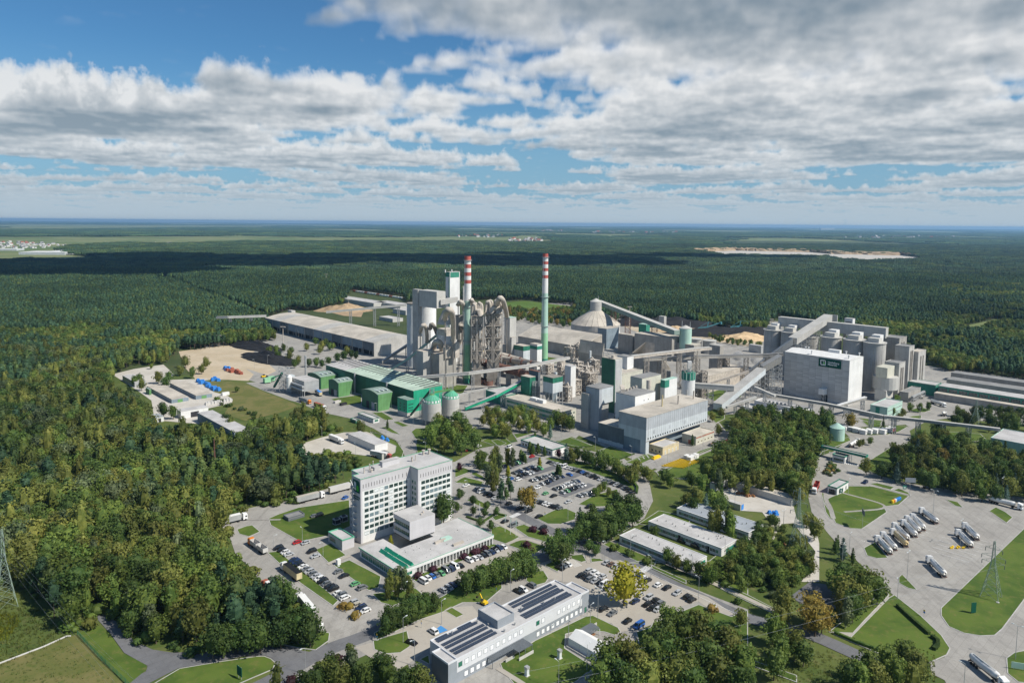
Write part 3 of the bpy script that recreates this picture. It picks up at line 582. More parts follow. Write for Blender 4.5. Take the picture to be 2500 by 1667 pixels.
# ------------------------------------------------------------------ vegetation
def crown_mesh(name, kind, m_, seed, q=1.0):
    r = random.Random(seed); mb = MB(); mb2 = []
    def leafq(c, s, n):
        n = (Vector(n)+Vector((r.gauss(0, .6), r.gauss(0, .6), r.gauss(.35, .5)))).normalized(); a = n.cross(Vector((r.random(), r.random(), r.random()+.1))).normalized(); b = n.cross(a)
        s1 = s*r.uniform(.7, 1.3); s2 = s*r.uniform(.6, 1.1); k = n*s*.25
        vs = [c-a*s1-b*s2*.5, c+a*s1*.2-b*s2+k, c+a*s1+b*s2*.4, c-a*s1*.3+b*s2-k]; mb.add(vs, [(0, 1, 2), (0, 2, 3)])
    def puff(c, rad, n, s, flat=1.0):
        for _ in range(n):
            d = Vector((r.gauss(0, 1), r.gauss(0, 1), r.gauss(.25, .9)*flat)).normalized(); leafq(c+Vector((d.x*rad, d.y*rad, d.z*rad*flat))*r.uniform(.72, 1.06), s, d)
    def core(c, rx, rz, n=7):
        mb.lathe(c.x, c.y, [(rx*sin(pi*k/5)+.02, c.z-rz*cos(pi*k/5)) for k in range(6)], n)
    if kind == 'broad':       # unit height 1 tree, scaled to 15 m
        H = 15; R = 4.6
        core(Vector((0, 0, 7.8)), R*.66, 5.2)
        for k in range(int(30*q)):
            th = r.uniform(0, 2*pi); zz = r.uniform(-1, 1); rr = sqrt(1-zz*zz); lump = 1+.26*sin(3*th+seed)+.16*sin(5*zz*3+seed*2)
            c = Vector((R*.78*rr*cos(th)*lump, R*.78*rr*sin(th)*lump, 8.2+5.6*zz*.86)); puff(c, r.uniform(1.2, 2.3), int(30*q), .40/q**.4)
    elif kind == 'poplar':
        core(Vector((0, 0, 9)), 2.0, 7.6)
        for k in range(int(24*q)):
            t = r.random(); th = r.uniform(0, 2*pi); rr = 2.4*sin(pi*min(.98, .12+t*.86))**.7; puff(Vector((rr*cos(th), rr*sin(th), 2.5+15*t)), 1.2, int(24*q), .40/q**.4)
    elif kind == 'pine':      # domed top on bare stem
        core(Vector((0, 0, 10.6)), 2.3, 4.2, 6)
        for k in range(int(24*q)):
            t = r.random(); th = r.uniform(0, 2*pi); rr = (1-t)**.7*3.3*r.uniform(.55, 1.0)+.2; puff(Vector((rr*cos(th), rr*sin(th), 6.2+10*t)), r.uniform(.9, 1.4), int(20*q), .42/q**.4, .7)
    elif kind == 'spruce':
        core(Vector((0, 0, 5.2)), 1.5, 4.8, 6)
        for k in range(int(30*q)):
            t = (k+.5)/int(30*q); th = k*2.4; rr = (1-t)*2.7+.1; puff(Vector((rr*.8*cos(th), rr*.8*sin(th), 1.2+12.4*t)), .35+.75*(1-t), int(16*q), .34/q**.4, .55)
    elif kind == 'cone':      # clipped thuja
        core(Vector((0, 0, 2.4)), .8, 2.3, 6)
        for k in range(int(22*q)):
            t = (k+.5)/int(22*q); th = k*2.4; rr = (1-t**1.6)*.95; puff(Vector((rr*cos(th), rr*sin(th), .3+4.6*t)), .4, int(12*q), .20/q**.4)
    elif kind == 'bush':
        core(Vector((0, 0, 1.0)), 1.3, 1.1, 6)
        for k in range(int(14*q)):
            th = r.uniform(0, 2*pi); rr = r.uniform(.2, 1.5); puff(Vector((rr*cos(th), rr*sin(th), r.uniform(.5, 1.7))), .7, int(14*q), .26/q**.4)
    return mb.mesh(name, m_)
def trunk_mesh(name, h, r0, m_, limbs=4, seed=1):
    r = random.Random(seed); mb = MB(); mb.tube([(0, 0, -.2), (r.uniform(-.1, .1), 0, h*.5), (0, r.uniform(-.2, .2), h)], [r0, r0*.75, r0*.35], 7)
    for i in range(limbs):
        a = i*2.4+r.random(); z = h*(.45+.12*i); mb.tube([(0, 0, z), (1.1*cos(a), 1.1*sin(a), z+1.2), (2.0*cos(a), 2.0*sin(a), z+3)], [r0*.45, r0*.3, r0*.12], 5)
    return mb.mesh(name, m_)
KIND = {}   # species: (name, category, crown kind, height, [(crown meshes)], trunk mesh, colour words)
def species(key, name, cat, kind, H, mats, words, bark='bark', trunk=(9, .28, 4), nvar=2):
    ms = [(crown_mesh('crown', kind, M[mm], 31*i+j*7+len(key)), words[i]) for i, mm in enumerate(mats) for j in range(nvar)]
    KIND[key] = (name, cat, H, ms, trunk_mesh('trunk', trunk[0], trunk[1], M[bark], trunk[2], len(key)))
species('broad', 'broadleaf_tree', 'tree', 'broad', 14.5, ['leaf_green', 'leaf_olive', 'leaf_dark'], ['mid green', 'olive green', 'dark green'])
species('linden', 'linden_tree', 'tree', 'broad', 14.5, ['leaf_dark'], ['dark green'], nvar=3)
species('yellow', 'yellow_tree', 'tree', 'broad', 14.5, ['leaf_yellow'], ['bright yellow-green'], nvar=1)
species('amber', 'amber_tree', 'tree', 'broad', 14.5, ['leaf_amber'], ['amber brown'], nvar=1)
species('purple', 'purple_tree', 'tree', 'broad', 14.5, ['leaf_purple'], ['purple leaved'], nvar=1)
species('poplar', 'poplar_tree', 'tree', 'poplar', 18, ['leaf_green', 'leaf_olive'], ['green', 'olive'], trunk=(13, .26, 5))
species('birch', 'birch_tree', 'tree', 'poplar', 18, ['leaf_olive', 'leaf_grey'], ['olive', 'grey-green'], bark='birch_bark', trunk=(14, .2, 4))
species('pine', 'pine_tree', 'tree', 'pine', 16.5, ['pine', 'pine_olive'], ['blue-green', 'olive-green'], trunk=(14, .22, 3), nvar=3)
species('spruce', 'spruce_tree', 'tree', 'spruce', 14, ['leaf_dark'], ['dark green'], trunk=(10, .2, 0))
species('bluespruce', 'blue_spruce', 'tree', 'spruce', 14, ['leaf_blue'], ['silver-blue'], trunk=(10, .2, 0), nvar=1)
species('thuja', 'thuja_tree', 'conifer', 'cone', 5, ['leaf_dark'], ['dark green'], trunk=(2, .1, 0), nvar=1)
species('goldthuja', 'golden_thuja', 'conifer', 'cone', 5, ['leaf_yellow'], ['golden yellow'], trunk=(2, .1, 0), nvar=1)
species('bush', 'shrub', 'shrub', 'bush', 2.4, ['leaf_green', 'leaf_dark', 'leaf_grey'], ['green', 'dark green', 'grey-green'], trunk=(.8, .06, 0))
species('amberbush', 'amber_shrub', 'shrub', 'bush', 2.4, ['leaf_amber'], ['amber'], trunk=(.8, .06, 0), nvar=1)
species('purplebush', 'purple_shrub', 'shrub', 'bush', 2.4, ['leaf_purple'], ['purple'], trunk=(.8, .06, 0), nvar=1)
LAND = [("office tower", "J400,1100"), ("green recycling hall", "B1200,640"), ("green-capped silos", "W1650,1000"), ("solar panel laboratory", "N1200,1500"), ("grey-blue mill building", "M1160,1370"),
        ("packing plant", "K600,1400"), ("truck park", "H1300,300"), ("left meadow pylon", "E60,850"), ("gatehouse canopy", "Y600,750"), ("main car park", "C700,1330"),
        ("white low barracks", "G1900,350"), ("shed yard", "A1600,500"), ("garage yard", "X1000,500"), ("access road bend", "E1500,1330"), ("storage dome", "T560,720"),
        ("storage hall", "b900,1300"), ("truck lane", "F300,500"), ("clipped hedge lawn", "H1200,1100"), ("lawn pylon", "H2050,800"), ("cabin row", "Y1000,400"),
        ("white marquee", "N2000,1200"), ("junction road", "B1500,1000"), ("kiln chimney", "R1290,1100"), ("workshop block", "C500,700"), ("rail warehouse", "D1900,600")]
LAND = [(n, P(*pt(s))) for n, s in LAND]
def where(p, skip=None):
    n, q = min(LAND, key=lambda a: (a[1]-p).length); d = q-p; a = abs(d.x) > abs(d.y)
    return f"{('left of' if d.x > 0 else 'right of') if a else ('in front of' if d.y > 0 else 'behind')} the {n}"
ORD = 'first second third fourth fifth sixth seventh eighth ninth tenth eleventh twelfth thirteenth fourteenth fifteenth sixteenth seventeenth eighteenth nineteenth twentieth'.split()+[f'{i}th' for i in range(21, 400)]
PENDING = []
def tree(key, p, h, group, vi=None): PENDING.append((key, p, h, group, R0.randrange(99) if vi is None else vi))
def plant_trees(cap=290):
    """nearest trees of each kind stand as things of their own; those past the limit join one mass of their kind"""
    vis = []; rest = {}
    for key in {a[0] for a in PENDING}:
        L = sorted([a for a in PENDING if a[0] == key], key=lambda a: (a[1]-Vector((0, 0, 0))).length)
        L = [a for a in L if -60 < proj(a[1].x, a[1].y, a[2]*.6)[0] < 2560 and proj(a[1].x, a[1].y, a[2])[1] < 1690]; vis += L[:cap]
        if L[cap:]: rest[key] = L[cap:]
    lab = {}
    for a in vis:
        key, p, h, grp, vi = a; name, cat, H, ms, tr = KIND[key]; me, word = ms[vi % len(ms)]; s = h/H
        lab.setdefault(f"{'tall' if s > 1.08 else 'small' if s < .75 else 'medium'} {word} {name.replace('_', ' ')} {where(p)}", []).append(a)
    for base, L in lab.items():
        L.sort(key=lambda a: proj(a[1].x, a[1].y, 0)[0])
        for i, (key, p, h, grp, vi) in enumerate(L):
            name, cat, H, ms, tr = KIND[key]; me, word = ms[vi % len(ms)]; s = h/H
            t = thing(name, base if len(L) == 1 else f"{base}, {ORD[i]} from left", cat, (p.x, p.y, 0), R0.uniform(0, 6.3), grp); t.scale = (s*(1.3 if key == 'yellow' else R0.uniform(.95, 1.2)),)*2+(s,)
            mk('crown', me, t); mk('trunk', tr, t)
    for key, L in rest.items():
        name, cat, H, ms, tr = KIND[key]; scatter('copse_of_'+name.replace('tree', 'trees'), [with_trunk(m_, tr, 'tree') for m_, _ in ms], np.array([a[1].x for a in L]), np.array([a[1].y for a in L]), np.array([a[2]/H for a in L]), 77)
def row(key, a, b, n, h, group, jit=.8, top=True):
    """n trees from crown a to crown b (photo points at crown centre)"""
    (x0, y0), (x1, y1) = pt(a), pt(b); out = []
    for i in range(n):
        t = (i+.5)/n if n > 1 else .5; hh = h*R0.uniform(.9, 1.1); p = P(x0+(x1-x0)*t, y0+(y1-y0)*t, hh*.55); p.z = 0
        p += Vector((R0.uniform(-jit, jit), R0.uniform(-jit, jit), 0)); tree(key, p, hh, group)
    return out
def singles(key, s, h, group):
    for q in pts(s):
        hh = h*R0.uniform(.92, 1.08); p = P(*q, hh*.55); p.z = 0; tree(key, p, hh, group)
# --- woods: every candidate place is a point on the plain; kept when its crown falls on the wood as outlined
def candidates(x0, x1, y0, y1, step, seed):
    r = np.random.RandomState(seed); xs = np.arange(x0, x1, step); ys = np.arange(y0, y1, step*.9)
    X, Y = np.meshgrid(xs, ys); X = X+np.where((np.arange(len(ys)) % 2)[:, None], step*.5, 0)
    X = X+r.uniform(-.34, .34, X.shape)*step; Y = Y+r.uniform(-.34, .34, Y.shape)*step
    return X.ravel(), Y.ravel(), r
def vnoise(X, Y, s, seed):
    """cheap smooth value noise"""
    r = np.random.RandomState(seed); G_ = r.rand(64, 64); x = X/s; y = Y/s; i = np.floor(x).astype(int); j = np.floor(y).astype(int); fx = x-i; fy = y-j
    fx = fx*fx*(3-2*fx); fy = fy*fy*(3-2*fy); g = lambda a, b: G_[a & 63, b & 63]
    return (g(i, j)*(1-fx)+g(i+1, j)*fx)*(1-fy)+(g(i, j+1)*(1-fx)+g(i+1, j+1)*fx)*fy
def scatter(name, meshes, X, Y, S, seed, label=None):
    """one mass of plants: the same few meshes set on many points (geometry nodes)"""
    n = len(X); vi = np.random.RandomState(seed).randint(0, len(meshes), n)
    me = bpy.data.meshes.new(name); me.vertices.add(n); me.vertices.foreach_set('co', np.stack([X, Y, np.zeros(n)], 1).ravel().astype(np.float32))
    a = me.attributes.new('sz', 'FLOAT', 'POINT'); a.data.foreach_set('value', S.astype(np.float32)); a = me.attributes.new('vi', 'INT', 'POINT'); a.data.foreach_set('value', vi.astype(np.int32))
    o = mk(name, me, kind='stuff')
    if label: o['label'] = label
    ng = bpy.data.node_groups.new(name, 'GeometryNodeTree'); ng.interface.new_socket('Geometry', in_out='INPUT', socket_type='NodeSocketGeometry'); ng.interface.new_socket('Geometry', in_out='OUTPUT', socket_type='NodeSocketGeometry')
    N = ng.nodes; L = ng.links; gi = N.new('NodeGroupInput'); go = N.new('NodeGroupOutput'); join = N.new('GeometryNodeJoinGeometry')
    at = N.new('GeometryNodeInputNamedAttribute'); at.data_type = 'FLOAT'; at.inputs[0].default_value = 'sz'; ai = N.new('GeometryNodeInputNamedAttribute'); ai.data_type = 'INT'; ai.inputs[0].default_value = 'vi'
    rv = N.new('FunctionNodeRandomValue'); rv.data_type = 'FLOAT_VECTOR'; rv.inputs[0].default_value = (0, 0, 0); rv.inputs[1].default_value = (0, 0, 6.28)
    rs = N.new('FunctionNodeRandomValue'); rs.data_type = 'FLOAT_VECTOR'; rs.inputs[0].default_value = (.88, .88, .85); rs.inputs[1].default_value = (1.15, 1.15, 1.12); rs.inputs['Seed'].default_value = 5
    ml = N.new('ShaderNodeVectorMath'); ml.operation = 'SCALE'; L.new(rs.outputs[0], ml.inputs[0]); L.new(at.outputs[0], ml.inputs[3])
    for k, m_ in enumerate(meshes):
        src = bpy.data.objects.new(name+'_plant', m_); oi = N.new('GeometryNodeObjectInfo'); oi.inputs[0].default_value = src; oi.transform_space = 'ORIGINAL'; oi.inputs['As Instance'].default_value = True
        cmp = N.new('FunctionNodeCompare'); cmp.data_type = 'INT'; cmp.operation = 'EQUAL'; L.new(ai.outputs[0], cmp.inputs[2]); cmp.inputs[3].default_value = k
        ip = N.new('GeometryNodeInstanceOnPoints'); L.new(gi.outputs[0], ip.inputs['Points']); L.new(cmp.outputs[0], ip.inputs['Selection']); L.new(oi.outputs['Geometry'], ip.inputs['Instance'])
        L.new(rv.outputs[0], ip.inputs['Rotation']); L.new(ml.outputs[0], ip.inputs['Scale']); L.new(ip.outputs[0], join.inputs[0])
    L.new(join.outputs[0], go.inputs[0]); o.modifiers.new('plants', 'NODES').node_group = ng
    return o
def with_trunk(cm, tm, name):
    """crown and stem in one mesh, for the mass of trees"""
    bm = bmesh.new(); bm.from_mesh(cm); n = len(bm.faces); bm.from_mesh(tm); bm.faces.ensure_lookup_table()
    for f in bm.faces[n:]: f.material_index = 1
    me = bpy.data.meshes.new(name); bm.to_mesh(me); bm.free(); me.materials.append(cm.materials[0]); me.materials.append(tm.materials[0]); return me
def low_pine(seed, m_, q=.55): return with_trunk(crown_mesh('low_pine', 'pine', M[m_], seed, q), MB().tube([(0, 0, 0), (0, 0, 13)], [.22, .12], 5).mesh('stem', M['bark']), 'low_pine')
def low_broad(seed, m_, q=.5, kind='broad'): return with_trunk(crown_mesh('low_broad', kind, M[m_], seed, q), MB().tube([(0, 0, 0), (0, 0, 8)], [.3, .15], 5).mesh('stem', M['bark']), 'low_broad')
def patch(seed, m_, size, n, hr, tri=12):
    """a stand of far pines: lumpy pointed crowns on one piece of ground"""
    r = random.Random(seed); mb = MB()
    for i in range(n):
        x, y = r.uniform(-.5, .5)*size, r.uniform(-.5, .5)*size; h = 16*r.uniform(.85, 1.12); w = hr*r.uniform(.8, 1.25); k = 5; a0 = r.random()*6
        ring = lambda rr, z, a: [(x+rr*w*cos(a+2*pi*j/k)*r.uniform(.8, 1.2), y+rr*w*sin(a+2*pi*j/k)*r.uniform(.8, 1.2), z) for j in range(k)]
        A = ring(.8, h*.42, a0); B = ring(1.0, h*.68, a0+.4); vs = A+B+[(x, y, h)]
        fs = [(j, (j+1) % k, k+(j+1) % k, k+j) for j in range(k)]+[(k+j, k+(j+1) % k, 2*k) for j in range(k)]; mb.add(vs, fs)
    return mb.mesh('stand', M[m_])
def keep_forest(X, Y, h=15.0, far=False):
    px, py = proj(X, Y, h*.55); gx, gy = proj(X, Y, 0)
    k = ~inside(CLEAR, px, py) & ~inside(QUARRY, gx, gy) & (Y > 60)
    if h > 5 and not far:
        for dx, z in ((0, 0), (0, h*1.05), (3.6, h*.55), (-3.6, h*.55)): a_, b_ = proj(X+dx, Y, z); k &= ~inside(CLEAR, a_, b_)
    for f in FIELDS: k &= ~inside(f, gx, gy)
    k &= ~((Y > 900) & ((np.abs((X*.82+Y*.57) % 640-320) < 7) | (np.abs((X*.57-Y*.82) % 900-450) < 7)))
    return k & (px > -420) & (px < 2920) & (gy < 2300)
GRP_P = 'pines of the wood on the left'; GRP_B = 'broadleaf trees of the wood on the left'
# near mixed wood
X, Y, r_ = candidates(-760, 60, 90, 780, 7.2, 3); k = keep_forest(X, Y); X, Y = X[k], Y[k]
D_ = np.hypot(X, Y); pineish = vnoise(X, Y, 46, 8)+r_.uniform(-.22, .22, len(X)) > .56
gx, gy = proj(X, Y, 8)
front = (gx > -30) & (gx < 2530) & (gy < 1700)
used = np.zeros(len(X), bool)
for sel, keys, cap, grp in ((pineish, ('pine',), 290, GRP_P), (~pineish, ('broad', 'broad', 'broad', 'broad', 'poplar', 'birch'), 130, GRP_B)):
    ids = np.nonzero(sel & front)[0]; ids = ids[np.argsort(D_[ids])][:cap]
    for i in ids:
        used[i] = True; key = keys[R0.randrange(len(keys))]; p = Vector((X[i], Y[i], 0)); tree(key, p, (15.5 if key == 'pine' else 15)*R0.uniform(.72, 1.25), grp)
rest = ~used
lp = [low_pine(1, 'pine', .8), low_pine(2, 'pine', .8), low_pine(3, 'pine_olive', .8)]; lb = [low_broad(4, 'leaf_green', .7), low_broad(5, 'leaf_olive', .7), low_broad(6, 'leaf_dark', .7), low_broad(7, 'leaf_green', .8), low_broad(8, 'leaf_olive', .8), low_broad(9, 'leaf_olive', .7, 'poplar'), low_broad(19, 'leaf_grey', .8)]
i = rest & pineish; scatter('wood_pines', lp, X[i], Y[i], r_.uniform(.72, 1.2, i.sum()), 1)
i = rest & ~pineish; scatter('wood_broadleaf_trees', lb, X[i], Y[i], r_.uniform(.72, 1.3, i.sum()), 2)
# undergrowth along the near edge of the wood
X, Y, r_ = candidates(-420, 40, 150, 520, 4.6, 5); k = keep_forest(X, Y, 3.0); k &= vnoise(X, Y, 14, 3) > .45; X, Y = X[k], Y[k]
scatter('undergrowth', [crown_mesh('undergrowth', 'bush', M[q], 3, .7) for q in ('leaf_green', 'leaf_dark', 'leaf_olive')], X, Y, r_.uniform(.8, 2.0, len(X)), 3)
# the pine forest around and beyond the works
X, Y, r_ = candidates(-1850, 1900, 420, 2100, 5.9, 9); k = keep_forest(X, Y) & ((X < -760) | (X > 60) | (Y > 780)); X, Y = X[k], Y[k]
px, py = proj(X, Y, 0); lo = vnoise(X, Y, 60, 21)*.6+vnoise(X, Y, 17, 22)*.4; edge = (py > 800) | (px > 2300) & (py > 700)
bro = lo > np.where(edge, .50, .76); fp = [low_pine(11, 'pine', .5), low_pine(12, 'pine', .5), low_pine(13, 'pine', .5), low_pine(14, 'pine_olive', .5)]
fb = [low_broad(15, 'leaf_green', .45), low_broad(16, 'leaf_dark', .45), low_broad(17, 'leaf_olive', .45)]
scatter('pine_forest', fp, X[~bro], Y[~bro], (.80+.32*vnoise(X, Y, 220, 31))[~bro]*r_.uniform(.9, 1.1, (~bro).sum()), 4)
scatter('forest_broadleaf_trees', fb, X[bro], Y[bro], r_.uniform(.7, 1.0, bro.sum()), 5)
X, Y, r_ = candidates(-4600, 4700, 2100, 5600, 36, 12); k = keep_forest(X, Y); X, Y = X[k], Y[k]
scatter('far_forest', [patch(1, 'pine', 39, 40, 2.9), patch(2, 'pine', 39, 40, 3.0), patch(3, 'pine', 39, 38, 3.1), patch(4, 'pine_olive', 39, 40, 2.8)], X, Y, (.72+.5*vnoise(X, Y, 420, 41)), 6)
X, Y, r_ = candidates(-36000, 36500, 5600, 44000, 230, 14); k = keep_forest(X, Y) & (vnoise(X, Y, 2600, 51)*.6+vnoise(X, Y/2.5, 1100, 52)*.4 > .36+np.clip((Y-9000)/60000, 0, .1)); X, Y = X[k], Y[k]
scatter('distant_forest', [patch(5, 'pine', 250, 150, 11), patch(6, 'pine', 250, 150, 12), patch(7, 'pine_olive', 250, 150, 11)], X, Y, (.8+.5*vnoise(X, Y, 1500, 61)), 7)
plane('forest_floor', -9000, 9000, 700, 7000, -.04, M['forest_floor']); plane('farmland', -40000, 40000, 7000, 46000, -.035, M['field'])
print('forest done')

# ------------------------------------------------------------------ buildings
class Site:
    """a building on the works' grid: origin at its nearest ground corner, +x right-and-away, +y left-and-away"""
    def __init__(s, name, label, cat, near, left, right, g=None, h=None, z=0.0, group=None, la=None, lb=None):
        near = pt(near); s.h = h if h is not None else height(pt(g), near)
        o = P(*near, s.h); s.LA = la if la is not None else (P(*pt(right), s.h)-o).dot(AX); s.LB = lb if lb is not None else (P(*pt(left), s.h)-o).dot(AY)
        if s.LB < 0: o = o+AY*s.LB; s.LB = -s.LB
        s.o = Vector((o.x, o.y, 0)); s.e = thing(name, label, cat, s.o, PHI, group)
    def loc(s, px, z): v = P(*pt(px), z)-s.o; return v.dot(AX), v.dot(AY)
    def box(s, name, m_, x0, x1, y0, y1, z0, z1, **kw): return MB().box(x0, x1, y0, y1, z0, z1).obj(name, M[m_], s.e, **kw)
    def shell(s, wall, roof, z0=-.3, parapet=.5, rim=None):
        s.box('wall', wall, 0, s.LA, 0, s.LB, z0, s.h-.35)
        s.box('roof', roof, -.05, s.LA+.05, -.05, s.LB+.05, s.h-.35, s.h)
        if parapet:
            mb = MB(); t = .3
            for q in ((-.1, s.LA+.1, -.1, t), (-.1, s.LA+.1, s.LB-t, s.LB+.1), (-.1, t, t, s.LB-t), (s.LA-t, s.LA+.1, t, s.LB-t)): mb.box(*q, s.h, s.h+parapet)
            mb.obj('parapet', M[rim or wall], s.e)
        return s
    def put(s, mesh, name, face, u, z, d=0.0, **kw):
        if face == 'y': return mk(name, mesh, s.e, (u, d, z), 0, **kw)
        return mk(name, mesh, s.e, (d, u, z), -pi/2, **kw)
WM = {}
def window(w, h, frame='white_paint', glass='glass', n=1, depth=.08, k=None):
    """frame proud of the wall with the pane set back in it; local +x along the wall, -y outwards, centred on x"""
    key = (w, h, frame, glass, n)
    if key in WM: return WM[key]
    mb = MB(); t = .09; mb.box(-w/2, w/2, -depth, 0.02, 0, t); mb.box(-w/2, w/2, -depth, .02, h-t, h)
    for i in range(n+1): x = -w/2+(w-t)*i/n; mb.box(x, x+t, -depth, .02, t, h-t)
    mb.cur = 1; mb.add([(-w/2+t, -depth*.35, t), (w/2-t, -depth*.35, t), (w/2-t, -depth*.35, h-t), (-w/2+t, -depth*.35, h-t)], [(0, 1, 2, 3)])
    WM[key] = mb.mesh('window', [M[frame], M[glass]]); return WM[key]
def emblem(parent, face, u, z, size, back=None, d=-.12):
    """leaf-cornered emblem: white shape with a dark bar and a small green leaf"""
    def leafshape(x0, x1, z0, z1, r, y):
        p = []; n = 6
        for (cx, cz, a0, a1, rr) in ((x0+r, z0+r, pi, 1.5*pi, r), (x1, z0, 0, 0, 0), (x1-r, z1-r, 0, .5*pi, r), (x0, z1, 0, 0, 0)):
            p += [(cx+rr*cos(a0+(a1-a0)*i/n), cz+rr*sin(a0+(a1-a0)*i/n)) for i in range(n+1)] if rr else [(cx, cz)]
        return [(x, y, z_) for x, z_ in p]
    e = mk('emblem', None, parent, (u, d, z) if face == 'y' else (d, u, z), 0 if face == 'y' else -pi/2)
    def part(m_, x0, x1, z0, z1, r, y):
        v = leafshape(x0*size, x1*size, z0*size, z1*size, r*size, 0); n = len(v); mb = MB()
        mb.add([(a, y, c) for a, b, c in v]+[(a, y+.06, c) for a, b, c in v], [tuple(range(n))]+[(i, n+i, n+(i+1) % n, (i+1) % n) for i in range(n)]); mb.obj('emblem_shape', M[m_], e)
    if back: part(back, -.62, .62, -.62, .62, .34, -.02)
    part('white_paint', -.46, .46, -.46, .46, .26, -.06) if not back else part('white_paint', -.42, -.06, -.42, .42, .18, -.06)
    if not back: part('brand_green', -.30, .02, -.30, .30, .14, -.10)
    part('brand_leaf' if back else 'brand_leaf', .08, .30 if not back else .42, -.42 if back else -.30, .12, .10, -.12)
    if not back:
        part('brand_green', .08, .30, .12, .32, .08, -.11)
def text(parent, s, face, u, z, size, m_, d=-.15, align='LEFT'):
    c = bpy.data.curves.new('lettering', 'FONT'); c.body = s; c.size = size; c.extrude = .03; c.align_x = align; c.space_line = .85; c.offset = .018*size; c.materials.append(M[m_])
    o = bpy.data.objects.new('lettering', c); COL.objects.link(o); o.parent = parent; o.location = (u, d, z) if face == 'y' else (d, u, z)
    rot = (pi/2, 0, 0) if face == 'y' else (pi/2, 0, -pi/2); loc = o.location.copy(); bpy.context.view_layer.update(); me = bpy.data.meshes.new_from_object(o.evaluated_get(bpy.context.evaluated_depsgraph_get())); bpy.data.objects.remove(o)
    o = mk('lettering', me, parent, loc); o.rotation_euler = rot; return o
def pipe_obj(s, name, m_, path, r, **kw): return MB().tube(path, r, 10).obj(name, M[m_], s.e, smooth=False, **kw)
def simple(name, label, cat, near, left, right, g=None, h=None, wall='concrete', roof='roof_pale', parapet=.4, **kw):
    return Site(name, label, cat, near, left, right, g, h, **kw).shell(wall, roof, parapet=parapet)
def winrow(s, face, n, z, w, h, u0=None, u1=None, frame='white_paint', glass='glass', mull=1, name='window'):
    L = s.LA if face == 'y' else s.LB; u0 = 1.0 if u0 is None else u0; u1 = L-1 if u1 is None else u1; me = window(w, h, frame, glass, mull)
    for i in range(n): s.put(me, name, face, u0+(u1-u0)*(i+.5)/n, z)
def stack(name, label, px, r, h, m_, base_z=0.0, rings=(), cat='chimney', group=None):
    p = P(*pt(px), base_z); t = thing(name, label, cat, (p.x, p.y, base_z), 0, group)
    MB().cyl(0, 0, 0, h, r, r*.95, 14).obj('stack', M[m_], t)
    for z in rings: MB().cyl(0, 0, z, z+.25, r*1.35, r*1.35, 14).obj('collar', M['galv'], t)
    return t

# --- office tower
S = Site('office_tower', 'tall white office block with rows of windows and the leaf emblem on its grey end', 'office building', 'J185,418', 'J95,375', 'J750,265', g='J205,1142')
h = S.h; LA, LB = S.LA, S.LB; zb = h-5.9
xr0, yr0 = S.loc('J832,303', h); xr1, yr1 = S.loc('J1228,200', h); xb, yb = S.loc('J160,350', h); x2, y2 = S.loc('J80,315', h)
D2 = y2-LB if y2 > LB+2 else 6.0; xb = max(2.0, xb); XR = LA if LA > xr0 else xr0
S.box('wall', 'render_white', 0, xr0, 0, LB, -.3, zb); S.box('wall', 'render_white', xr0, xr1, yr0, LB, -.3, zb); S.box('wall', 'render_white', xb, xr1, LB, LB+D2, -.3, zb)
S.box('attic', 'office_grey', -.04, xr0, -.04, LB, zb, h-.3); S.box('attic', 'office_grey', xr0, xr1+.04, yr0-.04, LB, zb, h-.3); S.box('attic', 'office_grey', xb, xr1, LB, LB+D2, zb, h-.3)
S.box('end_cladding', 'office_grey', -.10, -.004, -.02, LB, -.3, zb-.002); S.box('end_cladding', 'office_grey', xr0-.1, xr0-.004, yr0, -.004, -.3, zb-.002)
S.box('corner_cladding', 'office_grey', xr0, xr0+.9, yr0-.06, yr0-.003, -.3, zb); S.box('corner_cladding', 'office_grey', xr1-.7, xr1, yr0-.06, yr0-.003, -.3, zb); S.box('corner_cladding', 'office_grey', 0, .9, -.06, -.003, -.3, zb)
mb = MB(); mb.prism([(-.1, -.1), (xr0-.1, -.1), (xr0-.1, yr0-.1), (xr1+.1, yr0-.1), (xr1+.1, LB+D2+.1), (xb-.1, LB+D2+.1), (xb-.1, LB+.1), (-.1, LB+.1)], h-.3, h); mb.obj('roof', M['roof_pale'], S.e)
mb = MB(); ring = [(-.1, -.1), (xr0-.1, -.1), (xr0-.1, yr0-.1), (xr1+.1, yr0-.1), (xr1+.1, LB+D2+.1), (xb-.1, LB+D2+.1), (xb-.1, LB+.1), (-.1, LB+.1)]
for i in range(len(ring)): a, b = ring[i], ring[(i+1) % len(ring)]; mb.bar((a[0], a[1], h+.18), (b[0], b[1], h+.18), .2)
mb.obj('roof_edge', M['trim_green'], S.e)
wm = window(2.2, 1.6, 'frame_dark', 'glass', 3); wm2 = window(2.2, 1.6, 'frame_dark', 'blind', 3); wm_sky_tint = window(2.2, 1.6, 'frame_dark', 'sheet_steel', 3); WP = lambda: R0.choice((wm, wm, wm, wm, wm, wm, wm2, wm_sky_tint, wm_sky_tint))  # some panes take a flat blue-grey: sky reflection painted into their colour
for k in range(8):
    z = zb-2.15-k*((zb-3.0)/8.0)
    for j in range(9):
        S.put(WP(), 'window', 'y', 2.2+(xr0-3.4)*(j+.35)/9, z)
    for j in range(7): S.put(WP(), 'window', 'y', xr0+2.2+(xr1-xr0-3.0)*(j+.35)/7, z, d=yr0)
    for j in range(2): mk('window', window(1.0, 1.6, 'trim_green', 'glass', 1), S.e, (xr0-.1, yr0*.5+1.0-j*2, z), -pi/2)
slot = MB().box(-.12, .12, -.02, .12, 0, 1.9).mesh('slot', M['black'])
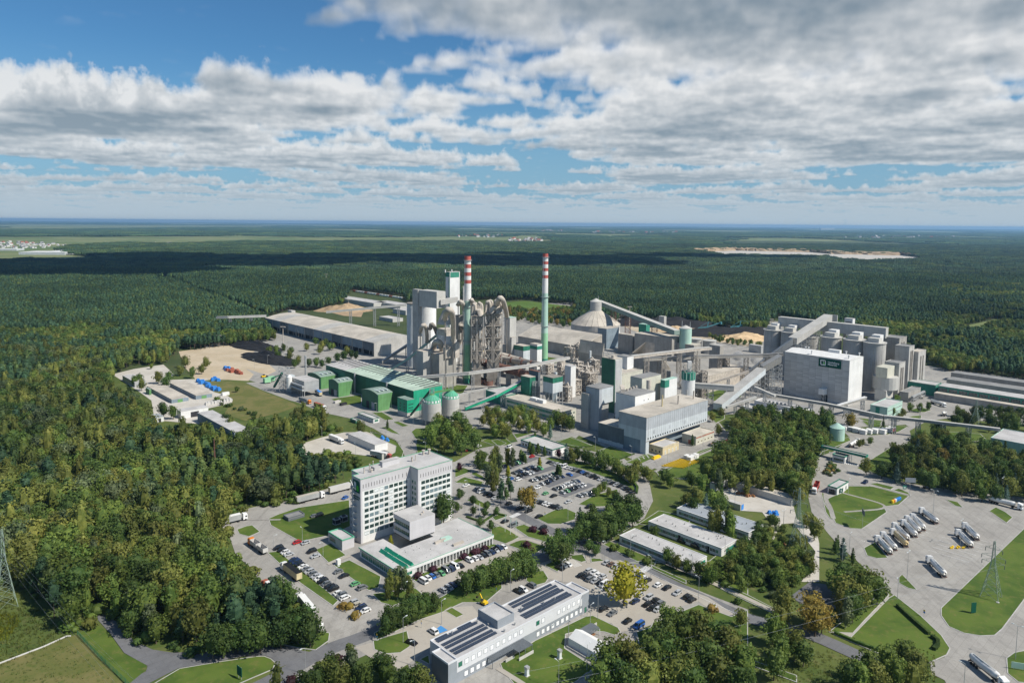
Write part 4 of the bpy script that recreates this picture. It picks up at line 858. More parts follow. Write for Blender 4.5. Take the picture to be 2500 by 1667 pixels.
for (a, b, n, d) in ((1.4, 10.5, 7, -.06), (12, 19.5, 5, -.06), (21.5, 26.0, 3, -.06), (xr0+1.6, xr1-1, 13, yr0-.06)):
    for i in range(n): S.put(slot, 'slot', 'y', a+(b-a)*i/(n-1), zb+1.4, d)
emblem(S.e, 'x', LB*.5, h-4.1, min(6.0, LB*.68), back='brand_green', d=-.14); text(S.e, 'Heidelberg\nMaterials', 'x', LB-.9, h-9.4, 1.25, 'brand_green')
S.box('lift_housing', 'office_grey', 17, 27, 7.5, LB+3, h, h+2.6); S.box('lift_housing_roof', 'roof_pale', 16.8, 27.2, 7.3, LB+3.2, h+2.6, h+2.8); S.box('roof_hatch', 'roof_pale', 11.5, 15, 6, 9, h, h+1.6)
for x, y, z, r in ((6, 6.5, 2.6, .3), (10, 8, 3, .25), (9.5, 5.5, 1.2, .5), (33, 5, 2.2, .45), (35.5, 5.5, 2.4, .2), (xr1-3, LB+2, 2.4, .6), (xr1-6, LB+3, 2.2, .6), (14.5, 12, 2.5, .2)): MB().cyl(x, y, h, h+z, r, r, 8).cyl(x, y, h+z, h+z+.3, r*1.5, r*1.5, 8).obj('roof_vent', M['dust'], S.e)
for j in range(9): MB().box(-1.6, -.1, LB-3.5, LB-.5, j*3.1+2, j*3.1+2.15).obj('stair_landing', M['galv'], S.e); MB().bar((-1.6, LB-3.5, j*3.1+2.1), (-1.6, LB-.5, j*3.1+5.1), .25).obj('stair_flight', M['galv'], S.e)
# --- meeting-room box on the tower
S = Site('meeting_room_box', 'grey windowless box with dark ribbon glazing jutting from the office tower', 'building', 'J740,893', 'J545,800', 'J1018,795', h=14.2)
S.box('wall', 'office_grey', 0, S.LA, 0, .4, 5.3, 14); S.box('core', 'glass', .5, S.LA-.3, .4, S.LB, 4.4, 13.9); S.box('roof', 'roof_pale', 0, S.LA, 0, S.LB+1, 14, 14.25)
for z0, z1 in ((5.3, 6.6), (8.6, 9.9), (12.2, 14)): S.box('spandrel', 'office_grey', .0, .5, .4, S.LB, z0, z1)
for i in range(8): S.box('mullion', 'trim_green', .28, .5, .5+i*(S.LB-.6)/8, .62+i*(S.LB-.6)/8, 6.6, 12.2)
S.box('end_wall', 'office_grey', S.LA-.3, S.LA, .4, S.LB, 5.3, 14); mb = MB()
for a in (1, S.LA-1.5): mb.box(a, a+.5, 1, 1.5, 4.5, 5.3)
mb.obj('support', M['dark'], S.e); MB().cyl(S.LA*.6, 3, 14.25, 15, .5, .5, 8).cyl(S.LA*.75, 4.5, 14.25, 15, .6, .4, 8).obj('roof_vent', M['dust'], S.e)
# --- low wing with the colonnade
S = Site('low_office_wing', 'single-storey flat-roofed wing with white piers and green windows at the tower foot', 'office building', 'J612,1452', 'J95,1205', 'J1685,1040', h=4.6); XC = S.loc('J805,1378', 4.6)[0]
D1 = (P(*pt('J1420,910'), 4.6)-P(*pt('J1685,1040'), 4.6)).dot(AY); WA = (P(*pt('J370,1110'), 4.6)-P(*pt('J95,1205'), 4.6)).dot(AX)
S.box('wall', 'render_white', .2, S.LA-1, 1.6, D1, -.3, 4.0); S.box('wall', 'render_white', .2, WA, D1, S.LB, -.3, 4.0)
S.box('roof', 'roof_pale', -.3, S.LA, -.3, D1, 4.0, 4.6); S.box('roof', 'roof_pale', -.3, WA, D1, S.LB+.3, 4.0, 4.6); S.box('roof', 'roof_pale', S.LA-22, S.LA, D1, D1+9, 4.0, 4.6)
mb = MB()
for a, b in (((-.3, -.3), (S.LA, -.3)), ((S.LA, -.3), (S.LA, D1+9)), ((-.3, -.3), (-.3, S.LB+.3))): mb.bar((*a, 4.62), (*b, 4.62), .22)
mb.obj('roof_edge', M['trim_green'], S.e); S.box('fascia', 'render_white', -.35, S.LA+.05, -.42, -.3, 3.3, 4.62)
pier = MB().box(-.22, .22, -.2, 1.6, 0, 3.35).mesh('pier', M['render_white']); gw = window(1.5, 2.3, 'trim_green', 'glass_green', 1)
S.box('end_wall', 'render_white', 0, XC, -.2, 1.6, 0, 4.0); S.put(window(3.4, 1.6, 'white_paint', 'glass_green', 2), 'window', 'y', XC*.6, 1.4, d=-.2)
for i in range(25): S.put(pier, 'pier', 'y', XC+.4+(S.LA-XC-1)*i/24, 0); S.put(gw, 'window', 'y', XC+.4+(S.LA-XC-1)*(i+.5)/24, .9, d=1.6) if i < 24 else 0
for i in range(9): S.put(window(3.2, 2.6, 'white_paint', 'glass_green', 2), 'window', 'x', 2.5+(S.LB-4)*(i+.5)/9, .7, d=.2)
for r in range(2):
    for i in range(4):
        x, y = S.loc(['J450,1245 J515,1290 J595,1340 J670,1385', 'J505,1222 J570,1265 J655,1315 J730,1360'][r].split()[i], 4.6)
        mb = MB(); mb.add([(x-.9, y-2.6, 4.6), (x+.9, y-2.6, 4.6), (x+.1, y-2.6, 6.0), (x-.9, y+2.6, 4.6), (x+.9, y+2.6, 4.6), (x+.1, y+2.6, 6.0)], [(0, 1, 2), (3, 5, 4), (0, 2, 5, 3), (1, 4, 5, 2)]); mb.obj('skylight', M['green_vivid'], S.e)
for q, w_, l_ in (('J1080,1120', 6, 1.2), ('J1285,1145', 6, 1.2)):
    x, y = S.loc(q, 4.6); S.box('roof_unit', 'dust', x-w_/2, x+w_/2, y-l_/2, y+l_/2, 4.6, 5.6)
x, y = S.loc('J1150,1085', 4.6); S.box('skylight', 'green_mint', x-2.5, x+2.5, y-1.5, y+1.5, 4.6, 5.3)
for i in range(60): MB().cyl(R0.uniform(3, S.LA-3), R0.uniform(1, D1-1), 4.6, 4.6+R0.uniform(.1, .35), .3, .2, 5).obj('roof_outlet', M['roof_dark'], S.e) if i < 26 else 0
S = simple('tower_annex', 'low grey annex with a window band left of the office tower', 'building', 'F885,265', 'F755,185', 'F990,225', g='F885,355', wall='office_grey', roof='roof_pale', rim=None) if False else Site('tower_annex', 'low grey annex with a shaded window band left of the office tower', 'building', 'F885,265', 'F755,185', 'F990,225', g='F885,355').shell('office_grey', 'roof_pale', rim='trim_green')
S.put(window(5.5, 2.0, 'trim_green', 'glass', 5), 'window', 'x', S.LB-4, 1.5)
S = simple('kiosk', 'dark flat-roofed kiosk on a concrete slab beside the bicycle stand', 'kiosk', 'F392,60', 'F345,30', 'F520,5', g='F392,88', wall='clad_dark', roof='roof_dark')
S.box('slab', 'concrete_pale', -1, S.LA+1, -1.5, S.LB+1, -.2, .12)
for i, q in enumerate(('F835,110', 'F900,85')):
    c = P(*pt(q)); t = thing('cooling_unit', f"{['left', 'right'][i]} grey louvred cooling unit behind the office tower", 'cooling unit', c, PHI, 'cooling units behind the tower'); MB().box(-1.6, 1.6, -1.4, 1.4, .2, 3).obj('casing', M['galv'], t); MB().cyl(0, 0, 3, 3.3, 1.1, 1.1, 12).obj('fan', M['dark'], t)
    MB().box(-1.63, -1.6, -1.2, 1.2, .8, 2.6).box(-1.4, 1.4, -1.43, -1.4, .8, 2.6).obj('louvre', M['dark'], t)

# --- laboratory
S = Site('laboratory', 'long grey two-storey laboratory with solar panel rows on its flat roof', 'office building', 'N350,1305', 'N130,1145', 'N2230,325', g='N2212,690', h=8.6)
h = S.h; xa, _ = S.loc('N465,1240', h); xe, ye = S.loc('N85,1000', h); LBm = ye; xz = S.LA-2.2*xa/2.2; LA = S.LA; lo = 3.7
S.box('wall', 'clad_dark', 0, xa, .0, S.LB, -.3, h-.6); S.box('wall', 'cladding', xa, LA-4, .05, LBm, lo, h-.6); S.box('wall', 'clad_mid', xa, LA-4, .15, LBm-.1, -.3, lo); S.box('wall', 'clad_mid', LA-4, LA, 0, LBm*.62, -.3, h-.6)
S.box('corner_panel', 'clad_mid', 0, xa, -.05, -.003, -.3, h-.55)
S.box('roof', 'roof_pale', .2, LA-.2, .2, S.LB-.2, h-.9, h-.5); S.box('roof', 'roof_pale', xa+.2, LA-4, S.LB, LBm-.2, h-.9, h-.5)
mb = MB()
for q in ((0, LA, -.02, .3), (0, xa, S.LB-.3, S.LB), (xa, LA-4, LBm-.3, LBm), (LA-4, LA, LBm*.62-.3, LBm*.62)): mb.box(*q, h-.6, h)
for q in ((-.02, .3, .3, S.LB-.3), (xa-.15, xa+.15, .3, LBm-.3), (LA-4.15, LA-3.85, .3, LBm-.3), (LA-.3, LA+.02, .3, LBm*.62-.3)): mb.box(*q, h-.6, h+.0)
mb.obj('parapet', M['cladding'], S.e)
xm0, ym0 = S.loc('N1010,745', h+2.4); xm1, _ = S.loc('N1240,640', h+2.4); _, ym1 = S.loc('N740,590', h+2.4)
S.box('roof_block', 'clad_mid', xm0, xm1, ym0, ym1, 0, h+2.0); S.box('roof_block_top', 'roof_pale', xm0+.3, xm1-.3, ym0+.3, ym1-.3, h+2.0, h+2.1); mb = MB()
for q in ((xm0, xm1, ym0, ym0+.3), (xm0, xm1, ym1-.3, ym1), (xm0, xm0+.3, ym0+.3, ym1-.3), (xm1-.3, xm1, ym0+.3, ym1-.3)): mb.box(*q, h+2.0, h+2.6)
mb.obj('parapet', M['clad_mid'], S.e)
for a, b in (('N185,990 N360,915', 6), ('N230,1030 N740,750', 0), ('N280,1065 N850,795', 0), ('N330,1105 N890,825', 0), ('N390,1145 N985,860', 0), ('N445,1180 N1020,890', 0), ('N490,850 N700,755', 0),
             ('N1175,525 N1770,245', 0), ('N1220,560 N1815,270', 0), ('N1355,545 N1860,300', 0), ('N1305,615 N1905,325', 0), ('N1340,675 N1980,355', 0), ('N1385,700 N2025,378', 0)):
    p, q = a.split(); x0, y0 = S.loc(p, h-.3); x1, y1 = S.loc(q, h-.3); y0 = (y0+y1)/2; n = max(3, int((x1-x0)/1.05)); pane = None
    fr = MB().box(x0, x0+n*1.05, y0-.05, y0+1.1, h-.5, h-.42).obj('panel_rack', M['galv'], S.e)
    if 'sp' not in WM: m2 = MB(); m2.add([(0, 0, 0), (.97, 0, 0), (.97, 1.3, .28), (0, 1.3, .28), (0, 0, -.05), (.97, 0, -.05), (.97, 1.3, .23), (0, 1.3, .23)], [(0, 1, 2, 3), (4, 7, 6, 5), (0, 4, 5, 1), (1, 5, 6, 2), (2, 6, 7, 3), (3, 7, 4, 0)]); WM['sp'] = m2.mesh('solar_panel', M['solar'])
    for i in range(n): mk('solar_panel', WM['sp'], S.e, (x0+i*1.05, y0-.15, h-.38))
for i, kind in enumerate('gbbhhbhhhbb..gb..hhbbb'):
    if kind == '.': continue
    me = window(1.75, 1.8, 'clad_mid', {'g': 'glass_green', 'b': 'blind', 'h': 'blind'}[kind], 1); S.put(me, 'window', 'y', xa+1.4+i*(LA-xa-7.5)/21, 5.3, d=.05)
for i in range(24):
    if 8 <= i <= 13 or i < 1: continue
    S.put(window(1.75, 1.9, 'clad_dark', 'blind', 1), 'window', 'y', xa+1.4+i*(LA-xa-6)/23, .9, d=.15)
S.put(window(1.2, 2.3, 'clad_dark', 'glass_green', 1), 'door', 'y', LA-2, .1)
x0, _ = S.loc('N915,1255', 3.2); x1, _ = S.loc('N1530,1080', 3.2); x0 = max(x0, xa+10); mb = MB()
for i in range(34): u = x0+(x1-x0)*i/34; mb.box(u, u+(x1-x0)/34-.08, -(2.4 if i < 20 else 5.0), .1, 3.2, 3.34)
mb.obj('canopy_roof', M['clad_dark'], S.e); mb = MB()
for u, v in ((x0+.3, -2.2), ((x0*14+x1*20)/34, -2.2), ((x0*13+x1*21)/34, -4.8), (x1-.3, -4.8), ((x0+x1*2)/3+2, -4.8)): mb.bar((u, v, 0), (u, v, 3.2), .15)
mb.obj('canopy_post', M['clad_dark'], S.e); S.box('ramp_wall', 'concrete_pale', x0+6, (x0*14+x1*20)/34, -2.8, -2.5, 0, 1.2); S.box('ramp_wall', 'concrete_pale', (x0*14+x1*20)/34, x1, -5.3, -5.0, 0, 1.2)
for q in ('N400,890', 'N740,740', 'N890,780', 'N1100,865', 'N1240,775', 'N1320,570', 'N1620,490', 'N1770,430'): x, y = S.loc(q, h); MB().cyl(x, y, h-.5, h+.4, .25, .4, 8).obj('roof_vent', M['galv'], S.e)
# marquee and things on the lab lawn
S = Site('marquee', 'long white tent hall with a ridge roof on a concrete kerb behind the lab', 'tent', 'N2900,1500', 'N1915,985', 'N3000,1400', h=3.2, la=7.5)
mb = MB(); a, b = 0, S.LA; L = S.LB; z = 3.2; mb.box(a, b, 0, L, 0, z); mb.add([(a, 0, z), (b, 0, z), (b*.5, 0, z+1.9), (a, L, z), (b, L, z), (b*.5, L, z+1.9)], [(0, 1, 2), (3, 5, 4), (0, 2, 5, 3), (1, 4, 5, 2)]); mb.obj('canvas', M['tarp_white'], S.e)
for i in range(6): S.box('joint_strip', 'galv', -.06, -.003, L*i/6, L*i/6+.12, 0, z)
S.box('kerb', 'concrete_pale', -1.2, -1.0, 0, L, 0, .7)
S = Site('smoking_shelter', 'open shelter with curved dark roof over wooden benches by the marquee', 'shelter', 'G895,1125', 'G880,1090', 'G1050,1090', h=2.8, lb=5); mb = MB()
for i in range(8): a = pi*(.12+.76*i/8); b = pi*(.12+.76*(i+1)/8); mb.prism([(0, S.LB/2-S.LB/2*cos(a)), (S.LA, S.LB/2-S.LB/2*cos(a)), (S.LA, S.LB/2-S.LB/2*cos(b)), (0, S.LB/2-S.LB/2*cos(b))], 2.2+sin(a)*.9, 2.3+sin(a)*.9)
mb.obj('roof', M['clad_dark'], S.e); S.box('wall', 'concrete_pale', 0, S.LA+4, S.LB, S.LB+.3, 0, 1.3); S.box('bench', 'wood', 1, S.LA-1, 1.5, 2.3, 0, .5); S.box('post', 'render_white', 0, .2, .2, .4, 0, 2.4); S.box('post', 'render_white', S.LA-.2, S.LA, .2, .4, 0, 2.4)
for i, q in enumerate(('N1400,1470', 'N1835,1240')):
    p = P(*pt(q)); t = thing('ventilation_shaft', f"{['nearer', 'farther'][i]} square steel ventilation shaft on the lab lawn", 'vent shaft', p, PHI, 'ventilation shafts on the lawn')
    MB().box(-.8, .8, -.8, .8, 0, .35).obj('plinth', M['concrete_pale'], t); MB().box(-.55, .55, -.55, .55, .35, 2.6).obj('shaft', M['skylight'], t); MB().box(-.7, .7, -.7, .7, 2.6, 3.4).obj('hood', M['galv'], t)

# --- mill building (grey blue)
S = Site('mill_hall', 'large pale sheet-clad hall with blue upper band and flat dusty roof', 'industrial building', 'M1165,780', 'M805,650', 'M2145,490', g='M1150,1370'); h = S.h; z1 = h*.36; z2 = h*.66
S.box('wall_lower', 'sheet_steel', 0, S.LA*.97, 4.5, S.LB, -.3, z1); S.box('corner_wall', 'sheet_pale', 0, 3.5, 0, 4.5, -.3, z1); S.box('wall_middle', 'sheet_pale', 0, S.LA, 0, S.LB, z1, z2); S.box('wall_upper', 'sheet_blue', 0, S.LA, 0, S.LB, z2, h-.3); S.box('roof', 'roof_dust', -.2, S.LA+.2, -.2, S.LB+.2, h-.3, h)
winrow(S, 'y', 26, z1+.8, 1.1, 1.1, frame='dark', glass='glass'); mb = MB()
for u in (8, 26, 44): mb.box(u, u+2.2, -.06, -.003, z1+3.5, z1+6)
mb.obj('hatch', M['sheet_blue'], S.e); S.box('fascia', 'concrete_dark', -.1, S.LA+.1, -.1, -.003, z1-.6, z1)
for i in range(30): S.box('cladding_rib', 'sheet_dark', S.LA*i/30, S.LA*i/30+.06, -.05, -.004, z1, h-.3)
for q, hh, m_ in (('M1415,600', 8, 'cream'), ('M1670,560', 6, 'dust'), ('M1915,480', 6, 'dust'), ('M1812,420', 4, 'galv')):
    x, y = S.loc(q, h); MB().cyl(x, y, h, h+hh, .55, .55, 10).obj('roof_stack', M[m_], S.e)
S2 = Site('stair_scaffold', 'dark steel stair frame against the mill hall end wall', 'stair tower', 'M885,920', 'M770,905', 'M890,915', h=13, la=3); MB().frame(0, 3, 0, S2.LB, 0, 13, 5, .22).obj('frame', M['sheet_dark'], S2.e); S2.box('back_panel', 'sheet_dark', 1.4, 1.6, .2, S2.LB-.2, .5, 13)
for k in range(5): S2.box('landing', 'rust', .1, 2.9, .1, S2.LB-.1, 2.4+k*2.5, 2.5+k*2.5)
o25 = P(*pt('M985,600'), 25.2); S = Site('white_mill_block', 'white windowless block rising behind the mill hall roof', 'industrial building', 'M985,440', 'M600,390', 'M1320,360', h=31.5)
S.shell('render_white', 'roof_dark', parapet=0); winrow(S, 'y', 2, 26.5, .7, .9, 8, 18, 'dark'); winrow(S, 'x', 3, 12, 1.2, 1.2, 8, 20, 'dark')
for i in range(5): x, y = S.loc(['M860,350', 'M910,330', 'M955,315', 'M1000,300', 'M1200,320'][i], 31.5); MB().cyl(x, y, 31.5, 33+(i == 4)*5, .8+(i == 4)*1.0, .8+(i == 4)*1.0, 12).obj('roof_vent', M['dust'], S.e)
MB().beam((4, 14, 31.5), (8, 18, 33.5), 3, 2).obj('roof_unit', M['dust'], S.e)
S = Site('blue_bin_tower', 'tall slate-blue tower with a lit pale upper side left of the mill', 'industrial building', 'M415,320', 'M150,285', 'M620,265', h=32)
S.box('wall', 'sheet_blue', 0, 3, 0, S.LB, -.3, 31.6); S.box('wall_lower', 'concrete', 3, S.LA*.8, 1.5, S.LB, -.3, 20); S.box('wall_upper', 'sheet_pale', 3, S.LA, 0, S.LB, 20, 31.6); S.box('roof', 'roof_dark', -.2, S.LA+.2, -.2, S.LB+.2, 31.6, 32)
S = Site('stair_shaft', 'slim grey concrete shaft at the left end of the mill', 'tower', 'M240,405', 'M118,380', 'M260,400', h=27, la=3.5).shell('concrete', 'roof_dust', parapet=0)
for k in range(4): S.box('floor_band', 'concrete_dark', -.08, S.LA+.02, -.08, S.LB+.02, 4+k*5.6, 4.15+k*5.6)
S = Site('low_mill_block', 'dark low block with dusty roof between the blue tower and the mill hall', 'industrial building', 'M800,960', 'M370,860', 'M1000,880', h=13.5).shell('sheet_dark', 'roof_dust', parapet=0)
S.box('plinth', 'sheet_pale', -.1, -.004, 0, S.LB, -.2, 2.6)
for u in (4, 11): S.put(window(2.6, 3, 'sheet_blue', 'sheet_pale', 1), 'door', 'x', u, 0, d=-.12)
S = Site('mill_rear_block', 'beige windowless block with grey roof behind the mill', 'industrial building', 'M1095,155', 'M835,135', 'M1430,90', h=36).shell('cream_pale', 'roof_dark', parapet=0)
S = Site('teal_corner_shaft', 'slim white shaft with teal top beside the rear mill block', 'tower', 'M1460,185', 'M1425,120', 'M1515,110', h=33, lb=4).shell('render_white', 'green_mint', parapet=0); S.box('cap_band', 'teal', -.06, S.LA*.35, -.06, S.LB, 27, 32.6)
S = Site('green_mill_tower', 'dark green clad tower with white ribbed side behind the blue tower', 'industrial building', 'T880,1190', 'T620,1160', 'T1000,1165', h=44)
S.box('wall', 'green_dark', 0, .6, 0, S.LB, -.3, 43.7); S.box('side_wall', 'concrete_pale', .6, S.LA, 0, S.LB, -.3, 43.7); S.box('roof', 'roof_dust', -.1, S.LA+.1, -.1, S.LB+.1, 43.7, 44)
for i in range(6): S.box('pilaster', 'render_white', .9+i*(S.LA-1)/6, 1.7+i*(S.LA-1)/6, -.5, -.003, 0, 43)
MB().cyl(3, S.LB*.3, 44, 46.5, 1.6, 1.6, 12).obj('roof_vent', M['dust'], S.e); MB().frame(1, 6, S.LB*.5, S.LB*.95, 44, 47.5, 1, .2).obj('roof_railing', M['galv'], S.e)
S = Site('white_transfer_house', 'pale transfer house with a grey roof beside the green tower', 'industrial building', 'T1085,1150', 'T900,1125', 'T1090,1148', h=38, la=9).shell('render_white', 'roof_dark', parapet=0)
S = Site('cream_low_block', 'cream flat block stepping down right of the green tower', 'industrial building', 'T1000,1440', 'T985,1330', 'T1280,1355', h=27, lb=14).shell('cream_pale', 'roof_dust', parapet=.5)
S = Site('fitters_workshop', 'small cream workshop with a flat roof at the mill corner', 'workshop', 'M1425,1265', 'M1255,1190', 'M1685,1175', g='M1425,1385').shell('cream', 'roof_pale'); winrow(S, 'x', 3, 1.4, 1.1, 1.2, frame='dark'); winrow(S, 'y', 4, .3, 1.6, 2.6, frame='white_paint', glass='cream_pale', name='door')
S = Site('brick_store', 'cream and ochre brick store with a dark eave along the mill road', 'workshop', 'M1955,1090', 'M1700,1045', 'M2235,985', g='M1955,1225').shell('cream_pale', 'roof_dust'); winrow(S, 'y', 5, 1.6, 1.6, .9, frame='cream', glass='glass')
S.box('door', 'brick_red', -.08, -.003, 3, 6, 0, 3); S.box('eave_band', 'brick_red', .2, S.LA, -.08, -.003, S.h-1.2, S.h-.5)

# --- packing plant
S = Site('packing_plant', 'big grey panel-clad block with the dark green company sign', 'industrial building', 'K1035,785', 'K130,665', 'K1210,735', g='K998,1400'); h = S.h; LA = S.LA+3; LB = S.LB
S.box('wall', 'concrete_dark', .16, LA, .1, LB, -.3, h-.2); S.box('end_wall', 'render_white', 0, LA, -.02, .08, -.3, h)
mb = MB(); mb.add([(-.3, -.3, h), (LA+.3, -.3, h), (LA/2, -.3, h+2.2), (-.3, LB+.3, h), (LA+.3, LB+.3, h), (LA/2, LB+.3, h+2.2)], [(0, 1, 2), (3, 5, 4), (0, 2, 5, 3), (1, 4, 5, 2), (0, 3, 4, 1)]); mb.obj('roof', M['render_white'], S.e)
nc, nr = 10, 26; pw, ph = LB/nc, (h)/nr; panel = MB().box(-.12, .12, .05, pw-.10, .05, ph-.07).mesh('wall_panel', M['panel_grey'])
for i in range(nc):
    for j in range(nr): mk('wall_panel', panel, S.e, (.1, i*pw+.02, j*ph))
def onface(q): # point of the shaded long face under a photo point
    a, b = pt(q); lo, hi = 0.0, h
    f = lambda z: (P(a, b, z)-S.o).dot(AX)
    for _ in range(40):
        m_ = (lo+hi)/2
        if f(m_) > 0: lo = m_
        else: hi = m_
    return (P(a, b, lo)-S.o).dot(AY), lo
y0, za = onface('K607,857'); y1, zc = onface('K915,902'); _, zt = onface('K610,745'); sg = mk('sign', None, S.e, (-.12, 0, 0))
MB().box(-.25, 0, y1, y0, min(za, zc), zt).obj('board', M['brand_green'], sg); zm = (min(za, zc)+zt)/2; hh = zt-min(za, zc); emblem(sg, 'x', y0-hh*.55, zm, hh*.72, d=-.30)
text(sg, 'Heidelberg\nMaterials', 'x', y0-hh*1.12, zm+.25, hh*.30, 'white_paint', d=-.30)
y0, z = onface('K545,1370'); y1, _ = onface('K640,1380'); S.box('gate', 'black', -.06, .0, y1, y0, 0, 6)
for q in ('K430,625', 'K470,630', 'K515,680', 'K985,690', 'K1020,745', 'K1165,710'):
    x, y = S.loc(q, h+1.5); MB().cyl(x, y, h+.8, h+3, .5, .5, 8).cyl(x, y, h+3, h+3.6, .9, .9, 8).obj('roof_vent', M['render_white'], S.e)
x, y = S.loc('K830,665', h+2); S.box('roof_house', 'render_white', x-2, x+2, y-5, y+5, h+1, h+4); y0, z = onface('K650,1250'); S.box('intake_hood', 'render_white', -7, -1, y0-5, y0, 7, 12); MB().frame(-6, -1, y0-4, y0, 0, 7, 2, .25).obj('intake_frame', M['galv'], S.e)

# --- cement silos behind the packing plant
def silo(lab, cx, left, right, h, m_='concrete', top=True, group='big concrete cement silos'):
    a, b = P(*pt(left), h), P(*pt(right), h); r = (b-a).length/2; c = P(*pt(cx), h); c = Vector((c.x, c.y, 0)); t = thing('cement_silo', lab, 'silo', c, PHI, group)
    MB().cyl(0, 0, -.3, h, r, r, 40).obj('barrel', M[m_], t); MB().cyl(0, 0, h, h+.6, r+.7, r+.7, 40).obj('top_slab', M['concrete_pale'], t)
    mb = MB()
    for i in range(24): aa = 2*pi*i/24; mb.bar((cos(aa)*(r+.6), sin(aa)*(r+.6), h+.6), (cos(aa)*(r+.6), sin(aa)*(r+.6), h+1.7), .08)
    mb.obj('railing', M['galv'], t)
    for i in range(8): aa = 2*pi*i/8+.3; MB().bar((cos(aa)*(r+.03), sin(aa)*(r+.03), 0), (cos(aa)*(r+.03), sin(aa)*(r+.03), h), .14).obj('shutter_joint', M['concrete_dark'], t)
    if top: MB().box(-r*.5, r*.35, -r*.55, r*.5, h+.6, h+4.5).obj('roof_house', M['concrete_pale'], t); MB().box(r*.35, r*1.2, -r*.35, r*.45, h+.6, h+6.5).obj('roof_house', M['render_white'], t)
    return t
silo('concrete cement silo right behind the packing plant sign, third in the front row', 'K1375,538', 'K1238,538', 'K1513,538', 45)
silo('concrete cement silo above the packing plant, second in the front row', 'K1102,500', 'K967,500', 'K1238,500', 45)
silo('concrete cement silo right of the slanting gallery, first in the front row', 'K780,462', 'K652,462', 'K908,462', 45)
silo('round concrete silo at the far left end of the silo row', 'U1687,172', 'U1550,172', 'U1825,172', 43); silo('round concrete silo just left of the slanting gallery', 'U1972,208', 'U1832,208', 'U2112,208', 43)
silo('half hidden silo behind the slanting gallery', 'K440,455', 'K330,455', 'K640,455', 40, top=False)
S = Site('silo_head_gallery', 'long pale gallery running over the heads of the cement silos', 'gallery', 'K1530,340', 'K60,185', 'K1570,332', h=56); S.box('wall', 'concrete_pale', 0, max(S.LA, 5), 0, S.LB, 46, 55.6); S.box('roof', 'concrete_pale', -.2, max(S.LA, 5)+.2, -.2, S.LB+.2, 55.6, 56)
mb = MB()
for i in range(6): mb.box(1, 3, S.LB*i/6+2, S.LB*i/6+4, 0, 46)
mb.obj('support', M['concrete_dark'], S.e)
S = Site('elevator_head', 'tallest pale block where the slanting gallery meets the silo gallery', 'tower', 'K870,165', 'K660,150', 'K925,172', h=62).shell('concrete_pale', 'roof_pale', z0=0, parapet=0)
S = Site('white_elevator_house', 'white slatted elevator house on the silo tops', 'tower', 'K1075,215', 'K958,205', 'K1097,212', h=58, la=6).shell('render_white', 'roof_pale', z0=40, parapet=0)
for k in range(2): S.box('louvre', 'dark', -.06, -.003, 1, S.LB-1, 50+k*4, 50.8+k*4)
for a in (('dark_cement_tower', 'brown-grey tower block with flat roof, farthest right of the silos', 'K1715,485', 'K1545,445', 'K1805,455', 47, 'concrete_dark', 'roof_dark'), ('slim_cement_tower', 'slim concrete tower beside the rightmost front silo', 'K1640,515', 'K1515,487', 'K1665,505', 44, 'concrete_dark', 'roof_pale'),
          ('cement_mill_block', 'broad concrete mill block with pipes on its side', 'K1850,600', 'K1710,560', 'K1935,580', 42, 'concrete', 'roof_dark'), ('cement_mill_end', 'pale end block of the cement mill nearest the rail sheds', 'K1975,672', 'K1915,640', 'K2060,635', 36, 'concrete', 'roof_dust'),
          ('loading_block', 'grey block with two drain pipes in front of the cement mill', 'K1712,828', 'K1545,790', 'K1803,800', 32, 'concrete', 'roof_dark')):
    S = Site(a[0], a[1], 'industrial building', a[2], a[3], a[4], h=a[5]).shell(a[6], a[7], parapet=.4)
    for k in range(2): MB().tube([(S.LA*(.3+.3*k), -.6, 2), (S.LA*(.3+.3*k), -.6, S.h-4)], .45, 8).obj('drain_pipe', M['dust'], S.e)
S = Site('bagging_house', 'cream box raised on a pale round bin by the silos', 'industrial building', 'K1550,888', 'K1440,850', 'K1630,840', h=30); S.box('box', 'cream_pale', 0, S.LA, 0, S.LB, 21, 30); MB().cyl(S.LA/2, S.LB/2, 10, 21, S.LA*.48, S.LA*.48, 20).obj('bin', M['concrete_pale'], S.e); S.box('base', 'concrete_pale', 0, S.LA, 0, S.LB, -.2, 10)
MB().frame(S.LA+1, S.LA+4, 0, 4, 0, 20, 5, .2).obj('stair', M['galv'], S.e)
S = Site('shift_office', 'two-storey mint clad office with a dark green stripe right of the packing plant', 'office building', 'K1550,1435', 'K1310,1395', 'K1740,1340', h=9).shell('green_mint', 'roof_pale'); S.box('stripe', 'teal', -.08, -.003, S.LB*.45, S.LB*.68, 0, 8.6)
for z in (2, 5.6): winrow(S, 'y', 14, z, 1.3, 1.0, frame='white_paint')
S = Site('fan_roof_office', 'low white office with a row of roof fans below the conveyor', 'office building', 'D335,688', 'D-130,598', 'D392,656', h=7).shell('render_white', 'roof_pale'); winrow(S, 'x', 14, 3, 2.2, 1.6, frame='white_paint')
for i in range(6): u = S.LB*.42+i*S.LB*.075; MB().box(S.LA*.3, S.LA*.3+1.6, u, u+1.6, 7, 8.6).obj('roof_fan', M['galv'], S.e)
S = Site('front_white_office', 'small white office half hidden by trees below the fan-roofed office', 'office building', 'U1700,1560', 'U1240,1430', 'U1820,1500', h=4).shell('render_white', 'roof_pale')
S = Site('dispatch_hall', 'pale roofed dispatch hall with teal end right of the cement silos', 'warehouse', 'D1540,455', 'D1265,400', 'D1600,425', h=10, la=16).shell('teal', 'roof_pale', parapet=.3)
